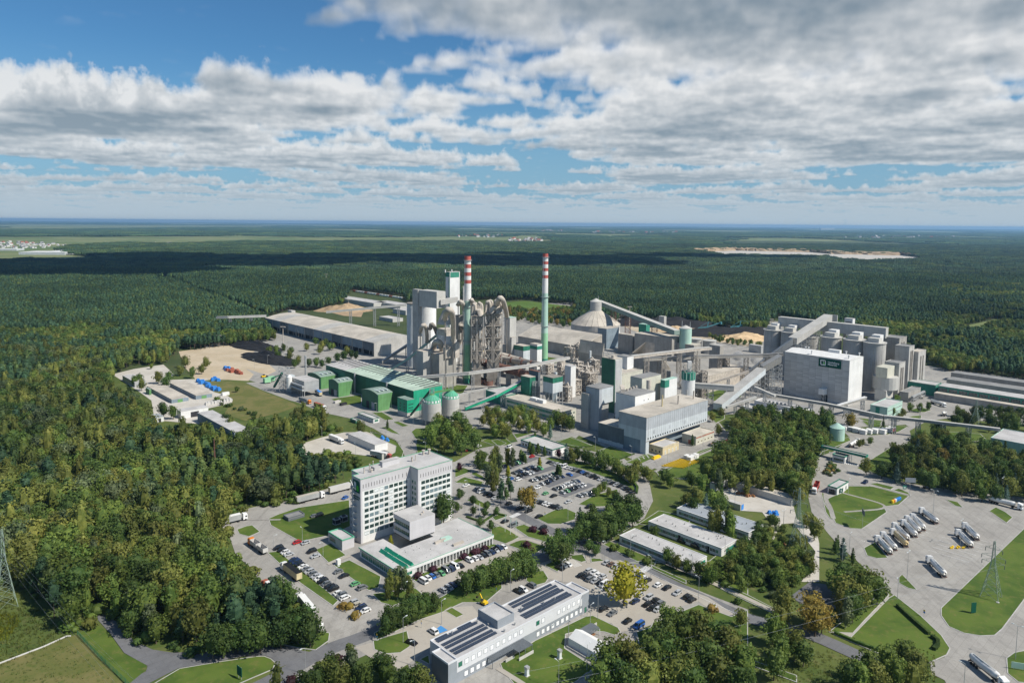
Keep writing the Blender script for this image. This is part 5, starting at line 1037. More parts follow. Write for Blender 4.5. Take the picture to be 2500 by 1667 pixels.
S = Site('tanker_loading_bay', 'small grey-green loading bay with spouts for tankers', 'loading bay', 'D1290,525', 'D1225,505', 'D1400,475', h=8).shell('concrete_dark', 'roof_dark'); MB().beam((0, -3, 5), (S.LA, -3, 5), 1.5, 1).frame(0, S.LA, -4, -2, 0, 5, 2, .2).obj('loading_frame', M['galv'], S.e)
for i, (nm, lab, q, lb, la, hh, wl, rf) in enumerate((('rail_shed', 'long grey rail shed with a lit clerestory, nearest of the row', 'D1565,455', 190, 17, 11, 'teal', 'roof_pale'), ('rail_shed', 'dark roofed rail shed behind the clerestory shed', 'D1640,395', 190, 16, 9, 'concrete_dark', 'roof_dark'),
        ('rail_shed', 'farthest dark rail shed with a bare concrete edge', 'D1680,335', 190, 14, 8, 'concrete_dark', 'roof_dark'), ('loading_canopy', 'long cream platform roof along the rail shed front', 'D1525,520', 190, 8, 6, 'concrete_dark', 'roof_dust'))):
    S = Site(nm, lab, 'warehouse', q, q, q, h=hh, la=la, lb=-lb, group='long rail sheds'); S.shell(wl, rf, parapet=0)
    if i == 0:
        for j in range(24): S.put(window(6.6, 3.2, 'green_mint', 'glass', 6), 'window', 'x', S.LB-4-j*7.7, 6.2)
S = Site('teal_store', 'pale roofed store with teal walls at the right edge of the frame', 'warehouse', 'D2045,935', 'D2045,935', 'D2150,850', h=9, lb=-90).shell('green_mint', 'roof_pale', parapet=.3)
S = Site('white_tarp_depot', 'white two-storey depot house among the trees at the far right', 'house', 'D1820,220', 'D1735,190', 'D1845,205', h=7).shell('render_white', 'roof_pale'); winrow(S, 'x', 4, 4, 1.2, 1.1); winrow(S, 'x', 4, 1, 1.2, 1.1)
S = Site('depot_garage', 'low pale garage beside the white depot house', 'garage', 'D1880,235', 'D1815,215', 'D1905,205', h=4.5).shell('render_white', 'roof_pale')

# --- green recycling hall and its sheds
S = Site('recycling_hall', 'very long green hall with pale ribbed roof and skylight slots', 'industrial building', 'W1175,425', 'V1390,235', 'W1605,290', h=17); h = S.h; LA, LB = S.LA, S.LB
mb = MB(); mb.add([(0, 0, 0), (LA, 0, 0), (LA, 0, h+1.6), (0, 0, h), (0, .4, 0), (LA, .4, 0), (LA, .4, h+1.6), (0, .4, h)], [(0, 1, 2, 3), (4, 7, 6, 5), (3, 2, 6, 7), (0, 4, 5, 1), (1, 5, 6, 2), (0, 3, 7, 4)]); mb.obj('end_wall', M['green_vivid'], S.e)
n = 12
for i in range(n): S.box('wall_bay', 'green_dark' if i in (1, 2, 6, 7, 8) else 'green_deep', 0, .4, .4+(LB-.4)*i/n, .4+(LB-.4)*(i+1)/n-.12, 0, h-.02)
MB().prism([(.4, .4), (LA-.4, .4), (LA-.4, LB-.4), (.4, LB-.4)], 0, h-.5).obj('core', M['green_dark'], S.e)
nb = 24
for i in range(nb):
    y0 = LB*i/nb; y1 = LB*(i+1)/nb-.1; mb = MB(); mb.prism([(-.6, y0), (LA+.4, y0), (LA+.4, y1), (-.6, y1)], h, h+.25, [h+.2, h+1.8, h+1.8, h+.2]); mb.obj('roof_bay', M['roof_pale' if i > 17 else 'green_roof'], S.e)
    mb = MB(); mb.prism([(LA*.38, y0+1), (LA*.93, y0+1), (LA*.93, y0+1.8), (LA*.38, y0+1.8)], h+.8, h+1.2, [h+1.1, h+2.2, h+2.2, h+1.1]); mb.obj('skylight_slot', M['dark'], S.e)
for y in (LB*.26, LB*.62): MB().cyl(-1.2, y, 0, h+1, .8, .8, 12).obj('downpipe', M['galv'], S.e)
def tipshed(lab, near, left, right, g, m_):
    S = Site('tipping_shed', lab, 'industrial building', near, left, right, g=g, group='green tipping sheds'); h = S.h; LA, LB = S.LA, S.LB; k = 10
    mb = MB(); arc = [(LB*i/k, h-.2+1.9*sin(pi*i/k)) for i in range(k+1)]
    f = [(0, 0, 0)]+[(0, y, z) for y, z in arc]+[(0, LB, 0)]; n = len(f); mb.add(f+[(.4, y, z) for x, y, z in f], [tuple(range(n))[::-1], tuple(range(n, 2*n))]+[(i, (i+1) % n, n+(i+1) % n, n+i) for i in range(n)]); mb.obj('front_wall', M['green_dark' if m_ == 'green_leaf' else m_], S.e)
    mb = MB(); mb.add([(.4, 0, 0), (LA-3.5, 0, 0), (LA, 0, h-.2), (.4, 0, h-.2), (.4, LB, 0), (LA-3.5, LB, 0), (LA, LB, h-.2), (.4, LB, h-.2)], [(0, 1, 2, 3), (4, 7, 6, 5), (1, 5, 6, 2)]); mb.obj('side_wall', M[m_], S.e)
    for i in range(1, 10): MB().bar((LA*i/10, -.03, .2), (LA*i/10, -.03, h-.3), .10).obj('wall_rib', M['green_mid'], S.e)
    mb = MB()
    for i in range(k): (ya, za), (yb_, zb_) = arc[i], arc[i+1]; mb.add([(-.3, ya, za), (LA+.3, ya, za), (LA+.3, yb_, zb_), (-.3, yb_, zb_), (-.3, ya, za+.2), (LA+.3, ya, za+.2), (LA+.3, yb_, zb_+.2), (-.3, yb_, zb_+.2)], [(4, 5, 6, 7), (0, 3, 2, 1), (0, 1, 5, 4), (3, 7, 6, 2), (0, 4, 7, 3), (1, 2, 6, 5)])
    mb.obj('roof', M['green_grey'], S.e)
    for u in (.3, .62): S.box('gate', 'clad_mid' if u < .5 else 'dark', -.12, -.003, LB*u-2.2, LB*u+2.2, 0, h*.45)
    for i in range(3):
        y = LB*(.25+.2*i); S.box('skylight', 'skylight', LA*(.2+.28*i), LA*(.2+.28*i)+1.2, LB*.12, LB*.42, h+1.6, h+1.95)
tipshed('green tipping shed with arched roof nearest the steel biomass plant', 'V1275,475', 'V1020,395', 'V1625,440', 'V1275,710', 'green_leaf')
tipshed('middle arched green tipping shed beside the small lawn', 'V1612,585', 'V1430,525', 'V1910,545', 'V1610,862', 'green_leaf')
tipshed('largest arched green tipping shed, nearest the weighbridge office', 'W490,495', 'W180,395', 'W805,455', 'W490,820', 'green_leaf')
S = Site('control_block', 'vivid green control block on white ground floor at the hall corner', 'industrial building', 'W1050,600', 'W845,545', 'W1190,575', g='W1045,935'); h = S.h
S.box('ground_floor', 'concrete_pale', .1, S.LA-.1, .1, S.LB-.1, -.2, 3.6); S.box('wall', 'green_vivid', 0, S.LA, 0, S.LB, 3.6, h-.3); S.box('roof', 'green_grey', -.1, S.LA+.1, -.1, S.LB+.1, h-.3, h)
for z in (5, 7, 9.6): winrow(S, 'y', 4, z, .8, .7, 1.2, S.LA-1, 'dark', 'glass'); winrow(S, 'x', 2, z, 1.6, .7, 1, S.LB-1, 'dark', 'glass')
S = Site('weighbridge_office', 'low white weighbridge office with green trim and pale roof', 'office building', 'W405,965', 'W95,855', 'W515,940', g='W405,1045').shell('render_white', 'roof_pale', parapet=.3, rim='green_deep'); winrow(S, 'x', 7, .3, 1.3, 2.2, frame='green_deep', glass='render_white', name='door'); winrow(S, 'y', 2, 1, 1.6, 1.4, frame='teal', glass='glass_green')
S = Site('weighbridge_cabin', 'small dark green cabin in front of the weighbridge office', 'cabin', 'B1010,780', 'B968,758', 'B1040,770', g='B1010,805').shell('green_dark', 'roof_pale')
def capsilo(lab, cx, rpx, ztop, ground):
    g = pt(ground); p = P(*g); r = rpx; t = thing('round_silo', lab, 'silo', p, 0, 'pale round silos with green caps')
    MB().cyl(0, 0, 4, 17, r, r, 36).obj('barrel', M['concrete_pale'], t); mb = MB(); n = 16
    for k in range(n): a, b = 2*pi*k/n+.015, 2*pi*(k+1)/n-.015; MB().add([(r*cos(a), r*sin(a), 17), (r*cos(b), r*sin(b), 17), (r*.82*cos(b), r*.82*sin(b), 19.6), (r*.82*cos(a), r*.82*sin(a), 19.6), (r*.3*cos(b), r*.3*sin(b), 22.6), (r*.3*cos(a), r*.3*sin(a), 22.6)], [(0, 1, 2, 3), (3, 2, 4, 5)]).obj('cap_segment', M['trim_green'], t)
    for k in range(n): a = 2*pi*(k+.5)/n; mk('hatch', WM.setdefault('ht', MB().box(-.15, .15, -.7, .7, -.9, .9).mesh('hatch', M['white_paint'])), t, (r*.93*cos(a), r*.93*sin(a), 18.0), a)
    MB().cyl(0, 0, 22.5, 23.3, r*.32, r*.25, 12).obj('crown_platform', M['green_leaf'], t)
    for k in range(8): a = 2*pi*k/8; MB().bar((r*.85*cos(a), r*.85*sin(a), 0), (r*.85*cos(a), r*.85*sin(a), 4), .7).obj('leg', M['concrete_pale'], t)
    MB().frame(-r-2.2, -r-.2, -1, 1, 0, 20, 6, .12).obj('ladder_frame', M['galv'], t); MB().frame(-1.6, 1.6, -1.6, 1.6, 23, 27, 2, .12).obj('top_frame', M['galv'], t); MB().cyl(0, 0, 10, 10.2, r+.1, r+.1, 36).obj('band', M['galv'], t)
    return t
capsilo('nearer round concrete silo with pale green segmented cap', 0, 6.9, 17, 'W1525,1055'); capsilo('farther round concrete silo with green segmented cap', 0, 6.6, 17, 'W1885,960')
def gantry(name, label, cat, path, w, hh, m_, roof=None, legs=(), leg_m='galv', group=None, under=True):
    """inclined belt gallery between photo points at given heights, on lattice trestles"""
    q = [P(*pt(a), z) for a, z in path]; o = Vector((q[0].x, q[0].y, 0)); t = thing(name, label, cat, o, 0, group); q = [v-o for v in q]
    for a, b in zip(q, q[1:]): MB().beam(a, b, w, hh).obj('gallery', M[m_], t); MB().beam(a, b, w+.4, .25, hh).obj('gallery_roof', M[roof or m_], t)
    for f in legs:
        L = [(b-a).length for a, b in zip(q, q[1:])]; d = f*sum(L)
        for i, l in enumerate(L):
            if d <= l or i == len(L)-1: v = q[i]+(q[i+1]-q[i])*(d/l); break
            d -= l
        if v.z > 2: MB().frame(v.x-w*.45, v.x+w*.45, v.y-w*.45, v.y+w*.45, 0, v.z, max(1, int(v.z/4)), .22).obj('trestle', M[leg_m], t)
    return t
gantry('feed_conveyor', 'steep dark green conveyor climbing to the nearer capped silo', 'conveyor', [('W1120,905', 1), ('W1500,430', 24)], 1.6, 1.4, 'green_dark', legs=(.6,)); gantry('silo_bridge', 'green bridge joining the two capped silos', 'conveyor', [('W1560,470', 23), ('W1880,415', 23)], 1.2, 1, 'green_leaf')
gantry('green_conveyor', 'bright green covered conveyor rising to the green tower in mid plant', 'conveyor', [('R1250,1568', 1), ('R1770,1360', 9), ('R2310,1070', 17)], 3.0, 2.4, 'green_vivid', 'roof_pale', (.25, .55, .8))
gantry('long_pipe_gallery', 'long pale rounded gallery crossing in front of the green chimney', 'conveyor', [('R330,1040', 12), ('R1300,960', 17), ('R2352,830', 19), ('S1250,600', 21)], 2.6, 2.2, 'concrete_pale', 'roof_pale', (.18, .34, .5, .66, .8))
gantry('grey_conveyor', 'dark grey conveyor slanting up to the crusher house', 'conveyor', [('b1250,1455', 1), ('b1555,1255', 22)], 3, 2.6, 'concrete_dark', 'roof_pale', (.4, .75)); gantry('teal_conveyor', 'long teal-sided conveyor rising to the raw mill', 'conveyor', [('b1340,1520', 1), ('b1500,1420', 14), ('b1790,1180', 44)], 2.6, 2.2, 'green_mint', 'roof_pale', (.3, .55))
gantry('pole_bridge', 'thin pale pipe bridge behind the two capped silos', 'conveyor', [('W2010,520', 9), ('R1640,1205', 12)], 1.2, .9, 'concrete_pale', None, (.4, .9))

# ------------------------------------------------------------------ the works: chimneys, silos, kiln
def chimney(lab, base, top, bands, rb, rt, group='striped kiln chimneys'):
    """bands: [(height fraction from, to, material)]"""
    H = height(pt(base), pt(top)); p = P(*pt(base)); t = thing('kiln_chimney', lab, 'chimney', p, 0, group); R_ = lambda f: rb+(rt-rb)*f
    for a, b, m_ in bands: MB().cyl(0, 0, H*a, H*b, R_(a), R_(b), 28).obj('shaft_band', M[m_], t)
    MB().cyl(0, 0, H-.1, H+.15, R_(1)*.8, R_(1)*.8, 20).obj('mouth', M['black'], t)
    for f in (.965, .60, .33): MB().cyl(0, 0, H*f, H*f+.3, R_(f)+1.1, R_(f)+1.1, 28).cyl(0, 0, H*f+1.2, H*f+1.3, R_(f)+1.1, R_(f)+1.1, 28, cap=False).obj('platform', M['galv'], t)
    mb = MB(); mb.bar((-R_(0)*.72, -R_(0)*.72, 0), (-R_(1)*.76, -R_(1)*.76, H*.96), .35); mb.obj('ladder', M['galv'], t); return t
def bands_from(base, top, marks):
    H = height(pt(base), pt(top)); b = pt(base); v = P(*b); out = []; f0 = 0.0
    for q, m_ in marks: f1 = min(1.0, height(b, pt(q))/H) if q else 1.0; out.append((f0, f1, m_)); f0 = f1
    return out
cb, ct = 'R1290,1095', 'Q1297,38'
chimney('green and white kiln chimney with red bands, left one, by the kiln mouth', cb, ct, bands_from(cb, ct, [('R1290,1010', 'teal'), ('R1290,430', 'green_mid'), ('Q1297,810', 'green_mint'), ('Q1297,512', 'render_white'), ('Q1297,450', 'red'), ('Q1297,380', 'render_white'), ('Q1297,316', 'red'), ('Q1297,246', 'render_white'), ('Q1297,178', 'red'), ('Q1297,108', 'render_white'), (None, 'red')]), 4.3, 3.0)
cb, ct = 'c465,1383', 'c472,432'
chimney('green and white kiln chimney with red bands, right one, beside the raw material hall', cb, ct, bands_from(cb, ct, [('c465,1355', 'teal'), ('c465,1130', 'green_mid'), ('c470,780', 'green_mint'), ('c472,648', 'render_white'), ('c472,620', 'red'), ('c472,585', 'render_white'), ('c472,558', 'red'), ('c472,525', 'render_white'), ('c472,500', 'red'), ('c472,462', 'render_white'), (None, 'red')]), 4.0, 2.9)
stack('steel_chimney', 'slim bare steel chimney beside the tipping sheds', 'B552,400', 1.0, 23.5, 'galv', rings=(14, 22))
stack('steel_chimney', 'short light blue-grey steel chimney in front of the filter house', 'S990,1440', 1.25, 26.5, 'skylight', rings=(8, 16)); stack('steel_chimney', 'blue-grey steel chimney behind the stairs in mid plant', 'S1650,800', 1.15, 20, 'skylight', rings=(6,))

# raw meal silos and white tower
S = Site('white_tower', 'tall white tower with dark green corner and top band left of the chimney', 'tower', 'Q985,315', 'Q845,312', 'Q1180,308', h=99); h = S.h
S.box('wall', 'render_white', 0, S.LA, 0, S.LB, 0, h-.5); S.box('roof', 'roof_pale', -.1, S.LA+.1, -.1, S.LB+.1, h-.5, h)
S.box('corner_stripe', 'teal', -.2, -.003, 0, S.LB*.24, 22, h-7); S.box('top_band', 'teal', -.2, -.003, 0, S.LB, h-5.5, h); S.box('top_band', 'teal', .6, S.LA-1, -.2, -.003, h-6, h-.6)
for k in range(6): S.put(window(1.2, 1.4, 'dark', 'black', 1), 'window', 'x', S.LB*.78, h-28-k*14); S.put(window(1.0, 1.0, 'dark', 'black', 1), 'window', 'x', S.LB*.3, h-32-k*15)
for q in ('Q905,290', 'Q1017,285'): x, y = S.loc(q, h+2); MB().cyl(x, y, h, h+3, .7, .7, 8).obj('roof_vent', M['render_white'], S.e)
S = Site('preheater_annex', 'grey slim annex directly behind the white tower', 'tower', 'Q1222,560', 'Q1185,560', 'Q1224,558', h=72, la=8).shell('concrete', 'roof_dust', parapet=0)
def bigsilo(lab, l, r_, h, m_):
    a, b = P(*pt(l), h), P(*pt(r_), h); rr = (b-a).length/2; c = (a+b)/2; t = thing('raw_meal_silo', lab, 'silo', (c.x, c.y, 0), 0, 'tall raw meal silos')
    MB().cyl(0, 0, 0, h, rr, rr, 40).obj('barrel', M[m_], t); MB().cyl(0, 0, h, h+1, rr+.5, rr+.5, 40).obj('rim', M['dust_dark'], t); return c, rr
c1, r1 = bigsilo('tall white cylindrical silo left of the white tower', 'Q437,890', 'Q748,890', 64.5, 'white_paint'); c2, r2 = bigsilo('narrow blue-grey silo half hidden at the left of the concrete slab', 'Q236,865', 'Q470,865', 66.5, 'sheet_pale')
S = Site('silo_stair_slab', 'high grey concrete stair slab between the two raw meal silos', 'tower', 'Q428,622', 'Q340,610', 'Q740,655', h=83.5); S.box('slab', 'concrete', 0, 5, 0, S.LB, 0, 83.5); a_, b_ = P(*pt('Q428,622'), 83.5)-S.o, P(*pt('Q740,655'), 83.5)-S.o; q_ = [(v.dot(AX), v.dot(AY)) for v in (a_, b_, b_+AX*11, a_+AX*11)]
MB().prism([(x+1.2, y) for x, y in q_], 66.5, 83.2).obj('head_house', M['concrete_pale'], S.e); x, y = S.loc('Q600,860', 67); MB().add([(x-5, y-4, 66.5), (x+2, y-4, 66.5), (x+2, y+4, 66.5), (x-5, y+4, 66.5), (x-5, y-4, 73), (x+2, y-4, 80), (x+2, y+4, 80), (x-5, y+4, 73)], [(0, 3, 2, 1), (4, 5, 6, 7), (0, 1, 5, 4), (1, 2, 6, 5), (2, 3, 7, 6), (3, 0, 4, 7)]).obj('sloped_house', M['dust'], S.e)
MB().beam((q_[1][0]+5, q_[1][1], 70), (q_[1][0]+24, q_[1][1]-4, 72), 5, 5).obj('link_bridge', M['concrete_pale'], S.e)
# storage hall
S = Site('storage_hall', 'huge low storage hall with a pale arched roof and open pillared side', 'warehouse', 'b1180,1268', 'b195,1035', 'b1478,1225', g='b1150,1395'); h = S.h; LB = S.LB; LA = max(50.0, (P(*pt('b430,978'), h)-P(*pt('b195,1035'), h)).dot(AX)*1.0); S.LA = LA
prof = [(0, h), (LA*.18, h+2.4), (LA*.38, h+4.4), (LA*.55, h+5.0), (LA*.75, h+3.6), (LA, h)]; nb = 12
for b in range(nb):
    y0, y1 = LB*b/nb-.0, LB*(b+1)/nb-.25
    mb = MB()
    for i in range(5): (xa_, za_), (xb_, zb_) = prof[i], prof[i+1]; mb.add([(xa_-(.8 if i == 0 else 0), y0, za_), (xb_, y0, zb_), (xb_, y1, zb_), (xa_-(.8 if i == 0 else 0), y1, za_), (xa_-(.8 if i == 0 else 0), y0, za_-.5), (xb_, y0, zb_-.5), (xb_, y1, zb_-.5), (xa_-(.8 if i == 0 else 0), y1, za_-.5)], [(0, 1, 2, 3), (4, 7, 6, 5), (0, 4, 5, 1), (3, 2, 6, 7), (0, 3, 7, 4)])
    mb.obj('roof_bay', M['roof_dust' if b % 5 else 'concrete'], S.e)
    S.box('wall_sheet', 'sheet_steel' if b % 3 else 'sheet_dark', -.1, .3, y0+1.2, y1, h*.36, h-.4); S.box('column', 'concrete_dark', -.4, 1.0, y0, y0+1.0, 0, h-.1)
    for j in range(2): S.box('strut', 'concrete_dark', 0, .7, y0+4+j*6, y0+4.6+j*6, 0, h*.36)
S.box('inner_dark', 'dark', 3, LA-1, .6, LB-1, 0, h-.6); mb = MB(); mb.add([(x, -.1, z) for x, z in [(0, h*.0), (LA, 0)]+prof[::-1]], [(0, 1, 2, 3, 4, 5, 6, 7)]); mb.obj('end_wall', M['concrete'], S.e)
S = Site('hall_end_house', 'small concrete house at the near end of the storage hall', 'industrial building', 'b1215,1262', 'b1165,1250', 'b1290,1245', h=11).shell('concrete', 'roof_dust', parapet=0)
S = Site('hall_head_house', 'little block on the far end of the storage hall roof', 'industrial building', 'b420,975', 'b335,972', 'b424,968', h=22, la=6).shell('concrete_pale', 'roof_pale', z0=10, parapet=0)
gantry('quarry_belt', 'thin pale belt gallery leaving the storage hall over the forest', 'conveyor', [('b190,1030', 19), ('b-160,1042', 19), ('a1990,1045', 18)], 3.2, 2.6, 'concrete_pale', None, (.3, .7)); gantry('rear_belt', 'long pale belt gallery from the storage hall to the raw meal silos', 'conveyor', [('b740,995', 20), ('b1475,928', 30)], 3.2, 2.6, 'concrete_pale', None, (.3, .6, .9))
for nm, lab, q in (('rear_shed', 'long pale-roofed shed behind the sand heap', ('b1175,905', 'b945,835', 'b1240,885', 8)), ('rear_shed', 'second pale-roofed rail shed left of the raw meal silos', ('b1420,925', 'b1240,885', 'b1475,905', 8)), ('site_office', 'small white roofed site office beside the sand heap', ('b1350,1050', 'b1250,1025', 'b1385,1030', 5)), ('site_office', 'grey office with windows behind the belt gallery', ('b1470,975', 'b1360,955', 'b1560,950', 7))):
    simple(nm, lab, 'shed', q[0], q[1], q[2], h=q[3], wall='concrete_pale')
t = thing('freight_train', 'row of pale covered freight wagons on the siding behind the rear sheds', 'train', P(*pt('b1200,830')), 0)
a, b = P(*pt('b985,800')), P(*pt('b1440,868')); d = (b-a); n = 16; an = atan2(d.y, d.x)
for i in range(n): w_ = MB(); w_.box(-d.length/n*.45, d.length/n*.45, -1.5, 1.5, 1.1, 4.2).obj('wagon', M['tarp_white' if i % 4 else 'brick_red'], t); o = bpy.context.scene.objects if False else None
for i, c in enumerate([c for c in t.children]): v = a+d*((i+.5)/n)-Vector(t.location); c.location = v; c.rotation_euler[2] = an
# kiln building and preheaters -----------------------------------------------------------------
def massing(name, label, near, left, right, h, wall, roof='dust', cat='industrial building', z0=-.3, g=None, group=None, **kw):
    S = Site(name, label, cat, near, left, right, h=h, g=g, group=group, **kw); S.box('wall', wall, 0, S.LA, 0, S.LB, z0, h-.3); S.box('roof', roof, -.15, S.LA+.15, -.15, S.LB+.15, h-.3, h); return S
massing('kiln_feed_block', 'dusty concrete block with deep piers left of the green chimney', 'R800,610', 'R290,545', 'R1070,560', 32, 'concrete_dark', 'dust')
S = massing('crusher_house', 'concrete house standing on tall piers where the grey conveyor ends', 'R520,560', 'R290,550', 'R620,520', 34, 'concrete', 'dust')
S = massing('green_band_filter', 'pale filter house with green band at the foot of the chimney', 'R870,720', 'R712,680', 'R1068,690', 22, 'sheet_pale', 'dust_dark', lb=None); S.box('green_band', 'green_deep', -.12, S.LA, -.12, S.LB, 18.2, 21.6)
S = massing('green_band_filter', 'pale filter house with green band right of the kiln', 'S375,355', 'S165,325', 'S525,340', 24, 'sheet_pale', 'dust'); S.box('green_band', 'green_deep', -.12, S.LA+.05, -.12, S.LB, 19, 23.6)
S = massing('green_band_filter', 'white filter house with green band beside the right chimney', 'S640,320', 'S540,290', 'S700,300', 30, 'render_white', 'dust'); S.box('green_band', 'teal', -.12, S.LA+.05, -.12, S.LB, 24.5, 28)
S = massing('hopper_filter', 'hopper-bottomed filter with a green band behind the blue-grey chimney', 'S940,960', 'S720,925', 'S1170,930', 26, 'sheet_pale', 'dust_dark', z0=13); S.box('green_band', 'green_deep', -.12, S.LA, -.12, S.LB, 21.5, 25.6)
for i in range(3): y = S.LB*(i+.5)/3; mb = MB(); w2 = S.LB/6; mb.add([(0, y-w2, 13), (S.LA*.5, y-w2, 13), (S.LA*.5, y+w2, 13), (0, y+w2, 13), (S.LA*.25, y, 5)], [(0, 1, 4), (1, 2, 4), (2, 3, 4), (3, 0, 4)]); mb.obj('hopper', M['sheet_steel'], S.e)
mb = MB(); [mb.bar((x, y, 0), (x, y, 13), .5) for x in (0, S.LA) for y in (0, S.LB/3, S.LB*2/3, S.LB)]; mb.obj('leg', M['galv'], S.e)
S = massing('green_transfer_tower', 'green tower with zigzag stairs where the bright green conveyor ends', 'S500,950', 'S330,910', 'S590,925', 24, 'green_deep', 'dust'); MB().frame(S.LA*.4, S.LA, -4, -.3, 0, 20, 7, .25).obj('zigzag_stair', M['galv'], S.e)
massing('dark_panel_house', 'dark grey panelled house with a rusty roof behind the green transfer tower', 'S660,840', 'S495,800', 'S690,830', 27, 'sheet_dark', 'rust', lb=None)
massing('duct_house', 'white box with hatch above the ducts in mid plant', 'S1285,740', 'S1205,710', 'S1375,720', 28, 'render_white', 'roof_pale'); massing('rear_duct_block', 'low concrete block with ducts beside the left preheater', 'R1990,440', 'R1370,470', 'R2060,420', 20, 'concrete_pale', 'dust')
massing('preheater_side_bin', 'pale tapering bin with a green band right of the preheaters', 'Q2030,1110', 'Q1900,1100', 'Q2055,1085', 52, 'concrete_pale', 'green_mint'); massing('motor_house', 'small grey box below the pale bin', 'R1985,290', 'R1895,285', 'R1995,280', 30, 'concrete_pale', 'dust'); massing('motor_house', 'concrete house with a duct elbow right of the pale bin', 'R2060,310', 'R1995,310', 'R2140,300', 32, 'concrete', 'dust')
massing('burner_house', 'rusty floored house under the preheater next to the kiln', 'R1600,470', 'R1365,440', 'R1985,420', 24, 'concrete_pale', 'dust')
def preheater(lab, l, r_, ztop, base, lev):
    """lattice tower with cyclones and looping gas ducts"""
    a, b = P(*pt(l), ztop), P(*pt(r_), ztop); wd = (b-a).length; c = (a+b)/2; t = thing('preheater_tower', lab, 'preheater tower', (c.x, c.y, 0), 0, 'open lattice preheater towers'); w_ = wd/2
    for k in range(lev):
        z0 = base+(ztop-base)*k/lev; z1 = base+(ztop-base)*(k+1)/lev
        MB().frame(-w_, -w_*.1, -w_*.7, w_*.7, z0, z1, 1, .5).frame(w_*.1, w_, -w_*.7, w_*.7, z0, z1, 1, .5).obj('lattice_stage', M['dust'], t)
        mb = MB(); mb.box(-w_, w_, -w_*.7, w_*.7, z1-.5, z1); mb.obj('floor', M['dust_dark'], t)
        for s_ in (-1, 1): MB().lathe(s_*w_*.5, 0, [(.5, z0+.5), (2.8, z0+(z1-z0)*.5), (2.8, z1-1.2), (1.5, z1-.6)], 14).obj('cyclone', M['dust'], t); (k+s_) % 3 or MB().tube([(s_*w_*.5, -1, z1-1), (s_*w_*.5, -w_*.62, z1-2.5), (s_*w_*.5, -w_*.62, z0+1)], .85, 8).obj('duct', M['concrete_pale'], t)
    MB().box(-w_*.7, w_*.7, -w_*.3, w_*.3, 0, ztop-1).obj('inner_works', M['dust_dark'], t)
    for s_, hh, x2 in ((-.85, 11, -.35), (-.62, 11.5, -.1), (.1, 12, .6), (.36, 11, .86)):
        path = [(s_*w_, 0, ztop)]+[(s_*w_+(x2-s_)*w_*(.5-.5*cos(pi*i/8)), -2+(s_ > -.7)*2, ztop+hh*.6+hh*.4*sin(pi*i/8)) for i in range(9)]+[(x2*w_, -1, ztop)]; MB().tube(path, 1.35, 10).obj('looping_duct', M['dust'], t, smooth=True)
    MB().tube([(-w_*.2, -3, ztop), (0, -3, ztop+5), (w_*.35, -3, ztop+5.5), (w_*.6, -3, ztop)], 2.3, 12).obj('elbow', M['dust'], t, smooth=True); return t
preheater('lattice preheater tower with looping ducts just right of the left chimney', 'Q1365,1070', 'Q1560,1070', 66, 22, 4); preheater('second lattice preheater tower, farther right, with taller looping ducts', 'Q1590,1025', 'Q1895,1025', 68, 22, 4)
def duct(lab, path, r, m_='dust', name='gas_duct', n=12, group='big gas ducts'):
    q = [P(*pt(a), z) for a, z in path]; o = Vector((q[0].x, q[0].y, 0)); t = thing(name, lab, 'duct', o, 0, group); q = [v-o for v in q]
    s = [q[0]]+[q[i]*.7+q[i+1]*.3 if k == 0 else q[i]*.3+q[i+1]*.7 for i in range(len(q)-1) for k in (0, 1)]+[q[-1]] if len(q) > 2 else q
    MB().tube(s, r, n).obj('duct_run', M[m_], t, smooth=True)
    for v in (s[0], s[-1]): MB().cyl(v.x, v.y, v.z-.5, v.z+.3, r*1.18, r*1.18, n).obj('flange', M['dust_dark'], t)
    if min(v.z for v in q) > 8: MB().bar((s[0].x, s[0].y, 0), (s[0].x, s[0].y, s[0].z), .8).bar((s[-1].x, s[-1].y, 0), (s[-1].x, s[-1].y, s[-1].z), .8).obj('stand', M['dust_dark'], t)
    return t
duct('big inverted V duct rising beside the white tower', [('Q905,1130', 67), ('Q905,1060', 74), ('Q970,930', 86), ('Q1045,1060', 74), ('Q1045,1500', 45)], 2.4); duct('tall outer duct with square shoulders at the right of the preheaters', [('Q1800,900', 74), ('Q1840,770', 86), ('Q1890,765', 86), ('Q1940,890', 76), ('Q1980,1085', 58)], 2.3)
duct('hooped duct just behind the left chimney', [('Q1130,880', 74), ('Q1165,820', 80), ('Q1210,850', 78), ('Q1230,960', 68)], 2.0); duct('pair of hooped ducts between chimney and lattice, left one', [('Q1350,800', 80), ('Q1375,800', 80), ('Q1410,920', 70), ('Q1470,1020', 64)], 1.9); duct('thin duct leaning between the filter tower and the chimney', [('Q1210,1250', 52), ('Q1150,1540', 30)], 3.0)
duct('small hooped twin duct by the raw meal silo', [('Q470,1360', 46), ('Q500,1240', 55), ('Q560,1230', 55), ('Q590,1380', 45), ('Q588,1530', 34)], 1.9); duct('dark hooped duct behind the green-edged conveyor', [('Q640,1300', 50), ('Q665,1200', 57), ('Q710,1260', 53), ('Q760,1380', 44)], 1.9, 'dust_dark'); duct('large hooked duct on the kiln feed block roof', [('R700,500', 33), ('R720,390', 42), ('R790,370', 44), ('R840,450', 38), ('R860,570', 31)], 2.6)
S = massing('cooling_tower_head', 'shouldered duct head on top of the round cooler tower', 'Q925,1320', 'Q795,1290', 'Q1030,1290', 55, 'dust', 'dust', z0=49)
